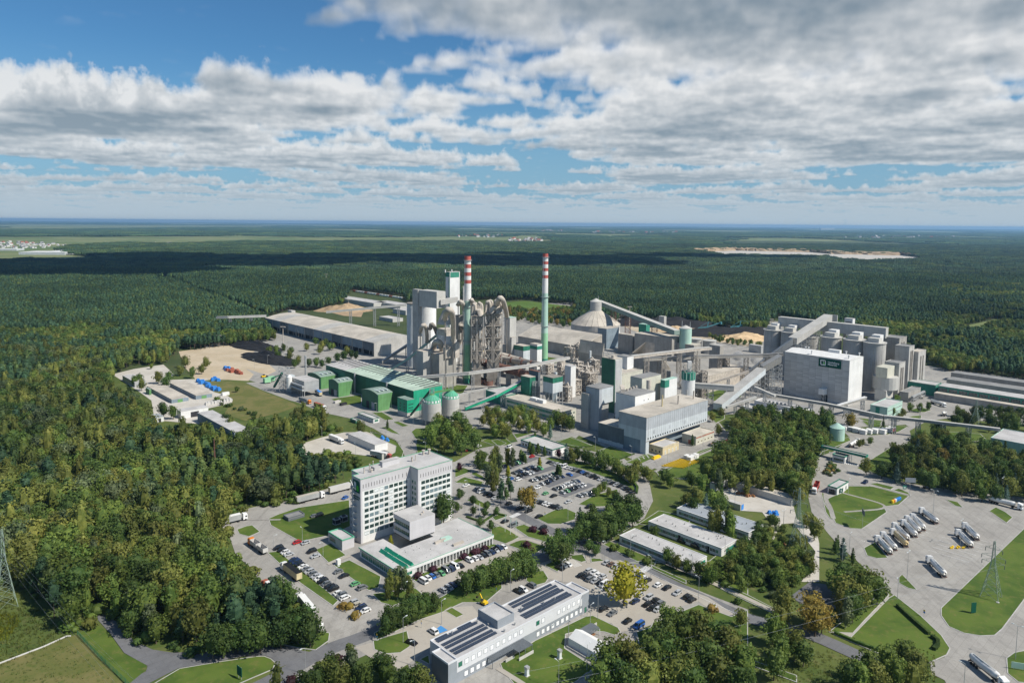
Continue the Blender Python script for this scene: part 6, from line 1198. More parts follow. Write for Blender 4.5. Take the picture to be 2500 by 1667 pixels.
c = P(*pt('Q915,1320'), 49); t = thing('cooler_tower', 'round ribbed gas cooler tower left of the green chimney', 'tower', (c.x, c.y, 0), 0); MB().cyl(0, 0, 0, 49, 9, 9, 28).obj('barrel', M['sheet_pale'], t); MB().cyl(0, 0, 55, 68, 8.6, 3, 20).obj('cone', M['dust'], t); [MB().cyl(0, 0, z, z+.5, 9.9, 9.9, 28).obj('ring', M['dust'], t) for z in (12, 24, 36)]
massing('lattice_bin', 'tall grey bin with slots on legs behind the V duct', 'Q1140,1070', 'Q1075,1060', 'Q1195,1060', 62, 'concrete_dark', 'dust', z0=38); massing('pump_house', 'dusty cube on the feed block beside the chimney', 'R1080,410', 'R1000,400', 'R1155,400', 42, 'dust', 'dust', z0=28); massing('pump_house', 'pale cube at the edge of the feed block roof', 'R910,490', 'R880,480', 'R1010,470', 38, 'dust', 'dust', z0=28)
# rotary kilns
def kiln(lab, a, b, za, zb, r, m_):
    p, q = P(*pt(a), za), P(*pt(b), zb); o = Vector((p.x, p.y, 0)); t = thing('rotary_kiln', lab, 'kiln', o, 0, 'rotary kilns'); p, q = p-o, q-o; MB().tube([p, q], r, 20).obj('shell', M[m_], t, smooth=True)
    for f in (.0, .2, .42, .65, .88): v = p+(q-p)*f; d = (q-p).normalized()*.8; MB().tube([v-d, v+d], r*1.14, 20).obj('tyre_ring', M['yellow' if f == 0 else 'rust'], t); MB().box(v.x-2.5, v.x+2.5, v.y-2, v.y+2, 0, v.z-r).obj('pier', M['concrete_dark'], t) if f else 0
    return t
kiln('dark rusty rotary kiln with a yellow ring at its mouth', 'R1450,710', 'R2330,960', 17, 14, 3.6, 'rust'); kiln('second brownish rotary kiln lying behind the first', 'R1560,590', 'R2352,770', 19, 16, 2.6, 'dust'); kiln('third long duct-like kiln at the rear', 'R1700,555', 'S640,700', 21, 15, 2.2, 'dust')
duct('fat pale tertiary air duct beside the pipe gallery', [('S200,640', 16), ('S700,700', 12)], 2.6); duct('rusty curved pipe at the kiln mouth', [('R1440,510', 26), ('R1490,520', 26), ('R1540,640', 18)], 1.0, 'rust')
for i, q in enumerate(('R1485,1090', 'R1560,1110', 'R1660,1140')): p = P(*pt(q)); t = thing('rusty_tank', f"low round rusty tank, {['left', 'middle', 'right'][i]} of three beside the chimney foot", 'tank', p, 0, 'three rusty tanks'); MB().cyl(0, 0, 0, 4.5, 4.2, 4.2, 20, cap=False).obj('wall', M['rust'], t); MB().cyl(0, 0, 3.2, 3.3, 4, 4, 20).obj('fill', M['dark'], t)
# mid plant clutter: pipes, frames, tanks on the ground between the big pieces
rr = random.Random(11)
PF = ('S1430,900', 'S1540,1060', 'S1250,980', 'S1420,760', 'S1700,900', 'S850,760', 'S1100,760', 'S1500,520', 'S1300,530', 'S1650,1100', 'T560,1290', 'T450,1420', 'S1230,1250', 'S1350,1150')
for i, q in enumerate(PF):
    p = P(*pt(q), 8); t = thing('process_frame', f"dusty steel process frame with pipes, number {['one', 'two', 'three', 'four', 'five', 'six', 'seven', 'eight', 'nine', 'ten', 'eleven', 'twelve', 'thirteen', 'fourteen'][i]} from the kiln side", 'plant equipment', (p.x, p.y, 0), PHI+rr.uniform(-.1, .1), 'process frames between kiln and mill')
    t['label'] = f"dusty steel process frame with pipes and drums, {ORD[sorted(range(14), key=lambda k: pt(PF[k])[0]).index(i)]} from left in mid plant"
    a, b, hh = rr.uniform(5, 9), rr.uniform(5, 12), rr.uniform(8, 20); MB().frame(0, a, 0, b, 0, hh, 3, .4).obj('frame', M['dust'], t)
    for k in range(3): MB().box(0, a, 0, b, hh*(k+1)/3-.4, hh*(k+1)/3).obj('platform', M['dust'], t); MB().cyl(a*rr.uniform(.2, .8), b*rr.uniform(.2, .8), hh*k/3, hh*(k+.8)/3, rr.uniform(1, 2), None, 12).obj('drum', M[rr.choice(['dust', 'galv', 'dust_dark', 'render_white'])], t); MB().tube([(a*rr.random(), 0, hh*k/3+1), (a*rr.random(), b*.5, hh*(k+1)/3+3), (a*rr.random(), b+3, hh*k/3+2)], .7, 8).obj('pipe', M['dust'], t)
for i, (q, r, h_) in enumerate((('S875,800', 4.5, 7), ('S1095,760', 4.5, 8), ('S1285,540', 5, 9), ('S1890,900', 3, 8))): p = P(*pt(q)); t = thing('dusty_tank', f"dusty round tank with a flat lid, {['first', 'second', 'third', 'last'][i]} from left in mid plant", 'tank', p, 0, 'dusty tanks'); MB().cyl(0, 0, 0, h_, r, r, 20).obj('wall', M['dust'], t); MB().cyl(0, 0, h_, h_+.5, r*1.03, r*.9, 20).obj('lid', M['concrete_pale'], t)
# low green-windowed workshop block
S = Site('workshop_block', 'long low two-storey workshop with green glazing bands', 'office building', 'C640,700', 'C165,555', 'C775,665', h=8.5).shell('cream_pale', 'roof_dust', parapet=.3)
for z in (1.2, 4.8):
    for i in range(16): S.put(window(4.2, 2.2, 'green_mint', 'glass_green' if i % 4 else 'teal', 3), 'window', 'x', 2+(S.LB-4)*(i+.5)/16, z)
    winrow(S, 'y', 5, z+.3, 1.6, 1.4, frame='green_mint')
for i in range(6): S.box('pier', 'cream_pale', -.3+i*.001, .3, .5+i*1.6, 1.1+i*1.6, 0, 9)
for q in ('C375,590', 'C440,608'): x, y = S.loc(q, 9); S.box('roof_house', 'render_white', x, x+4, y-4, y+3, 8.5, 11)
S = Site('canteen_block', 'pale roofed teal building left of the workshop under the green conveyor', 'office building', 'R1960,1320', 'R1600,1230', 'R2250,1240', h=9).shell('teal', 'roof_pale', parapet=.2)
# raw material halls
def leanhall(lab, near, left, right, h, h2, wall='concrete_dark', nb=12, **kw):
    S = Site('raw_material_hall', lab, 'warehouse', near, left, right, h=h, group='pale roofed raw material halls', **kw); rp = P(*pt(right), h2); LA = (rp-S.o).dot(AX); S.LA = LA
    S.box('wall', wall, 0, LA, 0, S.LB, -.3, h-.4); mb = MB(); mb.add([(0, 0, h-.4), (LA, 0, h-.4), (LA, 0, h2-.2), (0, S.LB, h-.4), (LA, S.LB, h-.4), (LA, S.LB, h2-.2)], [(0, 1, 2), (3, 5, 4), (1, 4, 5, 2)]); mb.obj('gable', M[wall], S.e)
    for i in range(nb): y0, y1 = S.LB*i/nb, S.LB*(i+1)/nb-.15; mb = MB(); mb.prism([(-.6, y0), (LA*.62, y0), (LA*.62, y1), (-.6, y1)], h-.4, h, [h, h+(h2-h)*.72, h+(h2-h)*.72, h]); mb.prism([(LA*.62, y0), (LA+.4, y0), (LA+.4, y1), (LA*.62, y1)], h-.4, h, [h+(h2-h)*.72, h2, h2, h+(h2-h)*.72]); mb.obj('roof_bay', M['roof_dust'], S.e)
    return S
leanhall('long raw material hall with a sloping dusty roof behind the right chimney', 'c805,1255', 'c225,1158', 'c915,1135', 13, 24); leanhall('second raw material hall with sloping roof below the storage dome', 'T680,1130', 'T345,1050', 'T1210,1010', 13, 26, nb=8); leanhall('raw material hall half hidden behind the belt bridges', 'T1800,1340', 'T1330,1230', 'T2010,1230', 14, 26, nb=6)
S = Site('sloping_roof_gallery', 'broad pale sloping gallery roof over open lattice right of the halls', 'gallery', 'T1250,1130', 'T1080,1130', 'T1535,925', h=20); o = P(*pt('T1250,1130'), 20)-S.o; q = [P(*pt(a), z)-S.o for a, z in (('T1250,1130', 20), ('T1535,925', 36), ('T1390,900', 36), ('T1075,1150', 20))]
q = [Vector((v.dot(AX), v.dot(AY), v.z)) for v in q]; MB().add([tuple(v) for v in q]+[(v.x, v.y, v.z-.8) for v in q], [(0, 1, 2, 3), (7, 6, 5, 4), (0, 4, 5, 1), (1, 5, 6, 2), (2, 6, 7, 3), (3, 7, 4, 0)]).obj('roof', M['roof_dust'], S.e); MB().add([tuple(q[0]), tuple(q[1]), (q[1].x, q[1].y, 0), (q[0].x, q[0].y, 0), (q[2].x, q[2].y, 0), (q[2].x, q[2].y, q[2].z-1)], [(0, 1, 2, 3), (1, 5, 4, 2)]).obj('wall', M['dust'], S.e)
massing('crosswise_hall', 'long dark concrete conveyor hall running under the dome', 'T1820,845', 'T1185,760', 'T1915,800', 26, 'concrete_dark', 'roof_dust'); massing('crosswise_hall', 'lower dark concrete wall joining the dome to the crosswise hall', 'T1175,800', 'T905,770', 'T1190,790', 22, 'concrete_dark', 'roof_dust', la=8); massing('dome_gate_house', 'grey-blue cube in front of the storage dome', 'T745,690', 'T560,675', 'T950,660', 25, 'sheet_steel', 'roof_dust')
massing('crosswise_hall', 'long grey hall wall right of the round teal tower', 'T2180,960', 'T1840,920', 'T2200,955', 20, 'concrete_dark', 'roof_dust', la=14); massing('transfer_block', 'brown grey transfer block standing between the belt bridges', 'U805,440', 'U640,412', 'U885,430', 30, 'concrete_dark', 'concrete'); S = massing('gypsum_store', 'pale hall with sloping flank beside the stair lattice tower', 'U600,940', 'U380,880', 'U1085,760', 16, 'dust', 'roof_dust')
# clinker dome
a, b = P(*pt('T165,600'), 22), P(*pt('T962,600'), 22); c = (a+b)/2; r = (b-a).length/2; t = thing('clinker_dome', 'big round clinker store with a ribbed conical roof and white base', 'storage dome', (c.x, c.y, 0), 0); MB().cyl(0, 0, 0, 15, r*.985, r*.985, 48).obj('base_wall', M['render_white'], t); MB().cyl(0, 0, 15, 22, r, r, 48).obj('eave_band', M['concrete'], t)
zc = 39; rt = r*.235
for k in range(24):
    A, B = 2*pi*k/24, 2*pi*(k+1)/24-.012; mb = MB(); pr = [(r*1.01, 22), (r*.72, 29), (r*.45, 34.5), (rt, zc)]
    for i in range(3): (r0, z0), (r1_, z1_) = pr[i], pr[i+1]; mb.add([(r0*cos(A), r0*sin(A), z0), (r0*cos(B), r0*sin(B), z0), (r1_*cos(B), r1_*sin(B), z1_), (r1_*cos(A), r1_*sin(A), z1_)], [(0, 1, 2, 3)])
    mb.obj('roof_segment', M['roof_dust'], t)
MB().cyl(0, 0, 37, 51, rt, rt, 28).obj('head_drum', M['concrete'], t); MB().cyl(0, 0, 51, 55, rt*1.03, .4, 28).obj('head_roof', M['concrete_pale'], t); MB().cyl(3, 0, 53, 58, .3, .3, 6).obj('mast', M['galv'], t); MB().box(-4, -2, -rt-9, -rt-2, 0, 8).obj('door_house', M['teal'], t)
gantry('dome_conveyor', 'long inclined covered conveyor descending from the dome head with teal flank', 'conveyor', [('T620,285', 44), ('T1900,790', 30)], 7, 5, 'green_grey', 'concrete_pale', (.22, .42, .75), 'rust')
a, b = P(*pt('T1942,690'), 36), P(*pt('T2140,690'), 36); c = (a+b)/2; r = (b-a).length/2; t = thing('round_tower', 'round teal and grey tower with a conical cap at the conveyor foot', 'tower', (c.x, c.y, 0), 0); MB().cyl(0, 0, 0, 14, r*1.1, r*1.1, 28).obj('base', M['concrete_pale'], t); MB().cyl(0, 0, 14, 37, r, r, 28).obj('barrel', M['green_mint'], t); MB().cyl(0, 0, 37, 40, r*1.04, .5, 28).obj('cap', M['concrete_pale'], t); MB().cyl(-4, 0, 38, 45, .3, .3, 6).cyl(5, 0, 38, 44, .3, .3, 6).obj('mast', M['galv'], t)
for i, (l, rq, hh) in enumerate((('U330,325', 'U495,325', 16), ('U522,350', 'U735,350', 15))): a, b = P(*pt(l), hh), P(*pt(rq), hh); c = (a+b)/2; t = thing('low_round_silo', f"low wide concrete silo, {['left', 'right'][i]} of the pair beside the round teal tower", 'silo', (c.x, c.y, 0), 0, 'low wide silos'); MB().cyl(0, 0, 0, hh, (b-a).length/2, None, 28).obj('barrel', M['concrete'], t); MB().cyl(0, 0, hh, hh+.6, (b-a).length/2+.6, None, 28).obj('rim', M['concrete_pale'], t)
massing('teal_switch_house', 'narrow teal house with a white side behind the long conveyor', 'T1395,620', 'T1300,600', 'T1452,610', 24, 'teal', 'green_mint'); massing('lone_bin', 'grey bin with a white vent pipe at the coal yard', 'T1690,490', 'T1600,480', 'T1732,485', 26, 'concrete', 'concrete_pale', z0=8)
gantry('inclined_gallery', 'huge slanting grey gallery climbing to the silo head block', 'conveyor', [('K-340,1000', 4), ('K250,560', 38), ('K735,240', 56)], 9, 6, 'concrete', 'concrete_pale', (.45, .62, .78)); gantry('lower_gallery', 'wide pale gallery rising from the trees toward the packing plant', 'conveyor', [('U760,1500', 2), ('U1490,900', 22)], 8, 5, 'sheet_pale', 'concrete', (.5, .85)); gantry('lower_gallery', 'dark upper half of the rising gallery passing behind the packing plant', 'conveyor', [('U1490,880', 22), ('U1800,700', 32)], 9, 6, 'concrete_dark', 'concrete', (.4, .8))
gantry('upper_belt_bridge', 'long dusty lattice belt bridge crossing above the halls', 'conveyor', [('T1085,1185', 34), ('T2200,1050', 34), ('U640,500', 33)], 4, 2.4, 'dust', 'concrete_pale', (.22, .42, .6, .8), 'dust'); gantry('grey_belt_bridge', 'dark grey belt bridge from the green tower to the silos', 'conveyor', [('T1340,1215', 26), ('U640,640', 26), ('U1500,625', 26), ('U1850,600', 28)], 4, 2.6, 'concrete_dark', 'grey_metal', (.12, .26, .4, .56, .75, .9), 'dust_dark')
gantry('mid_belt', 'flat pale gallery leading right from the banded silo', 'conveyor', [('U385,1135', 14), ('U1035,1180', 14)], 5, 4, 'concrete_pale', 'concrete', (.4, .85)); gantry('zigzag_belt', 'thin open lattice belt rising behind the flat pale gallery', 'conveyor', [('U600,1090', 12), ('U1280,880', 22)], 2, 1.4, 'dust', None, (.5,)); gantry('thin_pipe_bridge', 'thin pale pipe bridge slanting in front of the rising gallery', 'conveyor', [('U910,1480', 6), ('U1400,1310', 12)], 2, 1.4, 'concrete_pale', None, (.3, .7)); gantry('thin_pipe_bridge', 'thin pale pipe bridge running down toward the packing plant gate', 'conveyor', [('U1380,1140', 16), ('U1720,1290', 14)], 2, 1.4, 'concrete_pale', None, (.5,))
gantry('long_belt', 'very long pale belt gallery passing in front of the packing plant to the right edge', 'conveyor', [('U1700,1280', 13), ('K700,1395', 11), ('D1060,752', 11), ('D1430,790', 11), ('D2130,872', 10)], 2.6, 1.8, 'concrete_dark', 'concrete_pale', (.08, .18, .28, .38, .48, .58, .68, .78, .88)); gantry('side_belt', 'short pale belt rising past the packing plant corner', 'conveyor', [('K860,1425', 8), ('K1250,1305', 12)], 2.4, 1.6, 'concrete_dark', 'render_white', (.3, .9))
a, b = P(*pt('U168,1010'), 24), P(*pt('U385,1010'), 24); c = (a+b)/2; r = (b-a).length/2; t = thing('banded_silo', 'white silo with a teal panelled band and lattice crown by the mill', 'silo', (c.x, c.y, 0), 0); MB().cyl(0, 0, 0, 25, r, r, 32).obj('barrel', M['render_white'], t); MB().cyl(0, 0, 12, 12.5, r+.1, None, 32).obj('hoop', M['concrete'], t); [MB().cyl(0, 0, 25, 31, r*1.01, None, 32).obj('band', M['teal'], t)]
[MB().bar((r*1.03*cos(2*pi*k/12), r*1.03*sin(2*pi*k/12), 25), (r*1.03*cos(2*pi*k/12), r*1.03*sin(2*pi*k/12), 31), .5).obj('band_rib', M['green_mint'], t) for k in range(12)]; MB().frame(-r*.7, r*.7, -r*.7, r*.7, 31, 38, 2, .3).obj('crown_frame', M['dust'], t); MB().box(-1, 2, -2, 1, 31, 40).obj('crown_house', M['render_white'], t)
for i, q in enumerate(('U880,640', 'U500,900', 'U1540,760')): p = P(*pt(q), 24); t = thing('lattice_stair_tower', f"dark lattice stair tower under the belt bridges, {['middle', 'left', 'right'][i]} of three", 'stair tower', (p.x, p.y, 0), PHI, 'lattice stair towers'); MB().frame(-4, 4, -3, 3, 0, 26, 7, .5).obj('frame', M['dust_dark'], t); MB().box(-2.5, 2.5, -1.6, 1.6, 0, 25).obj('stairwell', M['dust_dark'], t)
# heaps, coal yard machines
def heap(lab, px, rx, ry, h, m_, name='heap', seed=1, rz=0.0, cat='heap'):
    p = P(*pt(px)); r = random.Random(seed); bm = bmesh.new(); bmesh.ops.create_grid(bm, x_segments=26, y_segments=26, size=1)
    for v in bm.verts:
        d = min(1, hypot(v.co.x, v.co.y)/1.0); z = max(0, 1-d)**.85; n = mnoise.fractal(Vector((v.co.x*3+seed, v.co.y*3, 0)), 1, 2, 4)
        v.co = Vector((v.co.x*rx, v.co.y*ry, (z*(1+.35*n)+.10*n*(z > 0))*h-.1))
    me = bpy.data.meshes.new(name); bm.to_mesh(me); bm.free(); me.materials.append(M[m_]); return mk(name, me, None, (p.x, p.y, 0), rz, label=lab, cat=cat)
heap('black tyre and coal heap nearest the steel chimney', 'B215,215', 52, 19, 8.5, 'coal', 'coal_heap', 3, PHI+pi/2+.1); heap('black heap beyond the pale track, farther from the steel chimney', 'b90,1310', 48, 18, 8, 'coal', 'coal_heap', 4, PHI+pi/2+.2); heap('orange sand heap beside the rear belt gallery', 'b900,970', 50, 30, 11, 'ochre', 'sand_heap', 5)
heap('dark coal heap behind the clinker dome', 'T1120,620', 50, 20, 8, 'coal', 'coal_heap', 6); heap('broad coal heap with a smoke wisp behind the conveyor foot', 'T1880,640', 80, 26, 12, 'coal', 'coal_heap', 7); heap('coal heap under the right cyan stacker', 'U1130,250', 110, 30, 11, 'coal', 'coal_heap', 8); heap('pale sand heap in front of the coal heaps', 'U1230,330', 46, 20, 9, 'sand', 'sand_heap', 9); heap('small pale heap at the left of the round teal tower', 'T1900,730', 30, 14, 8, 'sand', 'sand_heap', 10)
for i, q in enumerate(('U590,180', 'U1130,160')):
    p = P(*pt(q)); t = thing('stacker_reclaimer', f"cyan boom stacker on the coal yard, {['left', 'right'][i]} one", 'stacker', p, 0, 'cyan coal stackers'); t.scale = (.62,)*3; MB().box(-7, 7, -5, 5, 2, 6).obj('portal', M['cyan_steel'], t); MB().bar((0, 0, 5), (2, 0, 20), 1.6).obj('mast', M['cyan_steel'], t); MB().bar((0, 0, 8), (30, 0, 18), 1.8).obj('boom', M['cyan_steel'], t); MB().bar((0, 0, 8), (-22, 0, 5), 1.8).obj('counter_boom', M['cyan_steel'], t); MB().bar((2, 0, 20), (28, 0, 17), .5).bar((2, 0, 20), (-21, 0, 5.5), .5).obj('stay', M['cyan_steel'], t); MB().cyl(31, 0, 15, 20, 3, 3, 14).obj('bucket_wheel', M['cyan_steel'], t)
S = Site('rail_container', 'row of pale containers behind the round silos', 'container', 'U1490,440', 'U1245,420', 'U1500,436', h=9, la=6).shell('galv', 'roof_pale', parapet=0)
# sheds behind the left wood
for nm, lab, n_, l_, r_, g_, hh, w_, rf in (('storage_shed', 'long corrugated shed with lime green door, left of the pair', 'A1575,468', 'A1350,345', 'A1712,435', 'A1578,507', None, 'sheet_steel', 'roof_dust'), ('storage_shed', 'long corrugated shed with green gable, right of the pair', 'A1797,433', 'A1553,318', 'A1925,400', 'A1797,472', None, 'sheet_steel', 'roof_dust'),
        ('storage_shed', 'pale roofed shed half hidden by trees in front of the pair', 'A2150,770', 'A1810,590', 'A2258,722', None, 7, 'sheet_steel', 'roof_pale'), ('storage_shed', 'low white shed with a pale gable roof', 'A1660,580', 'A1630,558', 'A1895,530', None, 6, 'render_white', 'roof_pale'), ('green_shed', 'small lime green shed beside the trees', 'A1370,378', 'A1255,372', 'A1378,370', None, 5, 'green_leaf', 'green_grey'),
        ('storage_shed', 'grey shed glimpsed between the trees at the yard corner', 'A1235,310', 'A1160,245', 'A1330,290', None, 5, 'galv', 'roof_pale'), ('white_hut', 'small white hut at the edge of the shed yard', 'A1430,635', 'A1408,605', 'A1485,612', None, 4, 'render_white', 'roof_blue')):
    S = simple(nm, lab, 'shed', n_, l_, r_, g=g_, h=hh, wall=w_, roof=rf, parapet=0); S.box('gate', 'green_leaf' if 'green' in lab else 'dark', S.LA*.35, S.LA*.65, -.08, -.003, 0, S.h*.7)
# barracks
for lab, n_, l_, r_, hh, bl in (('white flat-roofed barrack nearest the access road with green windows', 'G1840,482', 'G1168,217', 'G2005,415', 3.8, 0), ('white flat-roofed barrack in the middle of three with a dark passage', 'G2112,332', 'G1450,78', 'G2260,258', 4.2, 1), ('farthest barrack with blue-grey roof split by tall trees', 'X930,942', 'X10,628', 'X1115,835', 4.0, 2)):
    S = Site('white_barrack', lab, 'barrack', n_, l_, r_, h=hh, group='white low barracks').shell('render_white', 'roof_blue' if bl == 2 else 'roof_pale', parapet=.15); n = 26
    for i in range(n):
        if bl == 1 and i in (3, 14): S.box('passage', 'black', -.05, -.003, 2+(S.LB-4)*i/n, 3.6+(S.LB-4)*i/n, 0, 3); continue
        S.put(window(1.5, 1.7, 'white_paint', 'glass_green' if i % 3 == 0 else 'glass', 2), 'window', 'x', 1.6+(S.LB-3)*(i+.5)/n, 1.1)
    S.box('end_panel', 'teal', S.LA*.3, S.LA*.9, -.06, -.003, .6, 2.8)
    for i in range(14): x, y = R0.uniform(1.5, S.LA-1.5), R0.uniform(2, S.LB-2); MB().cyl(x, y, hh, hh+.8, .18, .18, 6).obj('roof_vent', M['roof_dark'], S.e)
    for i in range(10): y = S.LB*(i+.5)/10; S.box('roof_seam', 'roof_dark', .2, S.LA-.2, y, y+.05, hh+.002, hh+.02)
S = Site('garage_row', 'long row of lock-up garages with a pale mossy roof along the yard', 'garage', 'X1480,515', 'X655,262', 'X1440,440', h=4, la=7).shell('concrete_pale', 'roof_dust', parapet=0); [S.box('garage_door', ('brick_red', 'galv', 'concrete_dark')[i % 3] if i > 12 else 'galv', -.06, -.003, 1+i*S.LB/17, 1+i*S.LB/17+S.LB/20, 0, 2.8) for i in range(17)]
S = Site('garage_corner', 'short garage wing with grey roof at the yard corner', 'garage', 'X515,320', 'X430,300', 'X660,240', h=4).shell('render_white', 'roof_dark', parapet=0); S = Site('blue_door_container', 'grey store container with a blue door in the garage yard', 'container', 'X825,585', 'X645,535', 'X885,570', h=3.4).shell('galv', 'roof_pale', parapet=0); S.box('door', 'blue', S.LA*.3, S.LA, -.08, -.003, .1, 3)
# gate
S = Site('gate_canopy', 'long teal edged canopy spanning the truck gate lanes', 'canopy', 'Y830,680', 'Y290,545', 'Y860,655', h=6.5, la=4); S.box('roof', 'roof_dark', .3, S.LA-.3, .3, S.LB-.3, 6.2, 6.6); mb = MB()
for q in ((0, .3, 0, S.LB), (S.LA-.3, S.LA, 0, S.LB), (.3, S.LA-.3, 0, .3), (.3, S.LA-.3, S.LB-.3, S.LB)): mb.box(*q, 5.6, 7.0)
mb.obj('fascia', M['teal'], S.e); [MB().bar((x, S.LB*f, 0), (x, S.LB*f, 5.8), .3).obj('post', M['galv'], S.e) for f in (.02, .35, .65, .98) for x in (.4, S.LA-.4)]
S = Site('gatehouse', 'white gatehouse with teal roof rim under the canopy', 'gatehouse', 'Y570,690', 'Y425,650', 'Y620,665', h=4.2).shell('render_white', 'roof_dark', parapet=.5, rim='teal'); winrow(S, 'x', 5, 1, 1.4, 1.5, frame='teal'); winrow(S, 'y', 2, .2, 1.3, 2.3)
S = Site('driver_pavilion', 'white pavilion with green roof rim beside the oval lawns', 'pavilion', 'Y475,1075', 'Y365,1040', 'Y600,990', h=4).shell('render_white', 'roof_pale', parapet=.5, rim='green_deep'); winrow(S, 'y', 3, .5, 1.0, 2.0, frame='dark', glass='black'); winrow(S, 'x', 3, .2, 1.6, 2.6, frame='dark', glass='glass')
S = Site('pass_office', 'flat pale pass office with green fascia at the staff entrance', 'office building', 'C560,1050', 'C235,965', 'C600,1035', h=4, la=14).shell('render_white', 'roof_pale', parapet=.5, rim='green_deep'); winrow(S, 'x', 10, .8, 1.6, 1.8, frame='green_deep')
c = P(*pt('Y470,470')); t = thing('squat_green_silo', 'squat pale green steel silo with a conical roof by the gate road', 'silo', c, 0); MB().cyl(0, 0, 0, 9, 5, 5, 28).obj('barrel', M['green_mint'], t); MB().cyl(0, 0, 9, 12, 5.2, .8, 28).obj('roof', M['green_mint'], t)
for i, (q, col) in enumerate((('Y570,350', 'render_white'), ('Y645,355', 'sheet_blue'), ('Y725,375', 'render_white'), ('Y812,395', 'render_white'), ('Y880,390', 'render_white'), ('Y965,380', 'render_white'), ('Y1060,385', 'render_white'), ('Y1120,375', 'sheet_pale'), ('Y1150,365', 'red'))):
    p = P(*pt(q)); t = thing('site_cabin', f"{'white blue grey-blue red'.split()[['render_white', 'sheet_blue', 'sheet_pale', 'red'].index(col)]} site cabin, {['first', 'second', 'third', 'fourth', 'fifth', 'sixth', 'seventh', 'eighth', 'last'][i]} from the left in the cabin row", 'cabin', p, PHI, 'site cabins in a row'); L_ = 5.5 if 4 < i < 7 else 3.5
    MB().box(-L_, L_*.4, -2, 2.4, .2, 3).obj('wall', M[col], t); MB().box(-L_-.1, L_*.4+.1, -2.1, 2.5, 3, 3.15).obj('roof', M['tarp_white'], t); mk('window', window(1.2, 1.0), t, (-L_*.4, -2, 1.2), 0)
S = Site('depot_store', 'big white flat store in the gravel yard left of the junction', 'warehouse', 'B1185,1000', 'B920,900', 'B1190,985', h=5, la=10).shell('render_white', 'roof_pale', parapet=0); S = Site('depot_garage', 'low grey garage in the gravel yard near the red truck', 'garage', 'B1250,1080', 'B1165,1070', 'B1320,1065', h=4).shell('concrete_pale', 'roof_dark', parapet=0)
# biomass plant beside the steel chimney
S = Site('biomass_plant', 'silver burner plant of bins, pipes and frames at the tipping shed end', 'industrial building', 'V960,560', 'V690,480', 'V1000,420', h=14, la=14); S.box('wall', 'galv', 0, S.LA, 0, S.LB, 5, 13.5); S.box('roof', 'roof_pale', 0, S.LA, 0, S.LB, 13.5, 14); [S.box('strut', 'galv', 0, .5, S.LB*i/6, S.LB*i/6+.5, 0, 5) for i in range(7)]
S.box('silver_tower', 'sheet_pale', -1, 4, S.LB+1, S.LB+8, 0, 15); MB().cyl(-3, S.LB-2, 5, 15, 2.4, 2.4, 16).cyl(-3, S.LB-2, 15, 17, 2.4, .6, 16).obj('white_bin', M['tarp_white'], S.e); MB().frame(-6, 0, S.LB+3, S.LB+12, 0, 22, 6, .25).obj('frame', M['galv'], S.e); [MB().tube([(-2, -2, z), (-2, S.LB, z)], 1.1, 10).obj('pipe', M['galv'], S.e) for z in (7, 10)]
MB().beam((-7, S.LB+20, 2), (-5, S.LB+8, 16), 2, 2).obj('feed_chute', M['green_deep'], S.e)
for i, q in enumerate(('V250,590', 'V330,560')): p = P(*pt(q)); t = thing('shredder', f"light green wheeled shredder, {['left', 'right'][i]} one", 'machine', p, PHI, 'green shredders'); MB().box(-3, 3, -2, 2, 1, 5).obj('body', M['green_mid'], t); MB().beam((3, 0, 3), (9, 0, 5), 1.2, .8).obj('discharge_belt', M['green_dark'], t); MB().box(-2.5, 2.5, -1.8, 1.8, 0, 1).obj('chassis', M['dark'], t)

# ------------------------------------------------------------------ trees that stand apart, hedges, small woods
G1 = 'lindens of the clipped rows'
row('linden', 'F1240,1040', 'F1770,800', 8, 8.5, G1); row('linden', 'F1290,960', 'F1700,780', 6, 8.5, G1); row('linden', 'I300,1400', 'I960,1230', 11, 10, G1); row('linden', 'I420,1340', 'I930,1150', 8, 10, G1)
singles('linden', 'I1110,1050 1180,1000 1250,1050 1300,975 1370,930 1230,1110 1150,1110', 11, 'lindens at the junction'); singles('linden', 'I1460,1060 1520,1090', 6, 'small trees at the junction')
singles('linden', 'I1400,830 1450,910 1540,840 1570,930 1640,770 1670,880 1740,730 1760,830 1830,670 1860,760 1650,820 1900,720 1500,780 1720,660', 12.5, 'dense dark trees behind the barracks'); singles('bluespruce', 'I1375,780 I1250,190 C740,780 C540,870 H690,330 X225,450 X385,540', 11, 'spruces between the lawns')
singles('linden', 'I270,590 395,640 250,700 400,730 520,690 500,750 610,740 460,840 560,870 B1970,1440 B2090,1500', 5.5, 'clipped round trees before the office tower'); singles('birch', 'I530,400 575,470 610,410 610,230 710,240 755,245 580,260 640,300 560,350', 13.5, 'birches of the car park'); singles('broad', 'I490,230 450,250 B2150,1180 B2280,1130', 10, 'trees on the car park corner')
singles('goldthuja', 'I1005,290 715,370 F1330,270 X300,480', 6.5, 'golden conical thujas'); singles('thuja', 'I940,170 990,165 1050,190 915,150 850,240 870,255 1190,370 1170,365 C380,1040 C400,920 C270,1090', 7, 'dark conical thujas'); singles('purple', 'I1180,210 B1960,1200', 6, 'purple leaved trees')
singles('purplebush', 'F1720,515 1582,570 2010,395 2120,352 2195,322 I945,900 1040,920 890,1040 915,1090 F835,1335 420,1535 2100,355', 3, 'purple shrubs on the lawns'); singles('broad', 'I1310,240 1350,225 1470,250 1500,290 1600,310 1700,330 1750,350 1830,380 1860,420 1900,330 1960,380 1420,240', 8.5, 'trees on the bank above the car park arc')
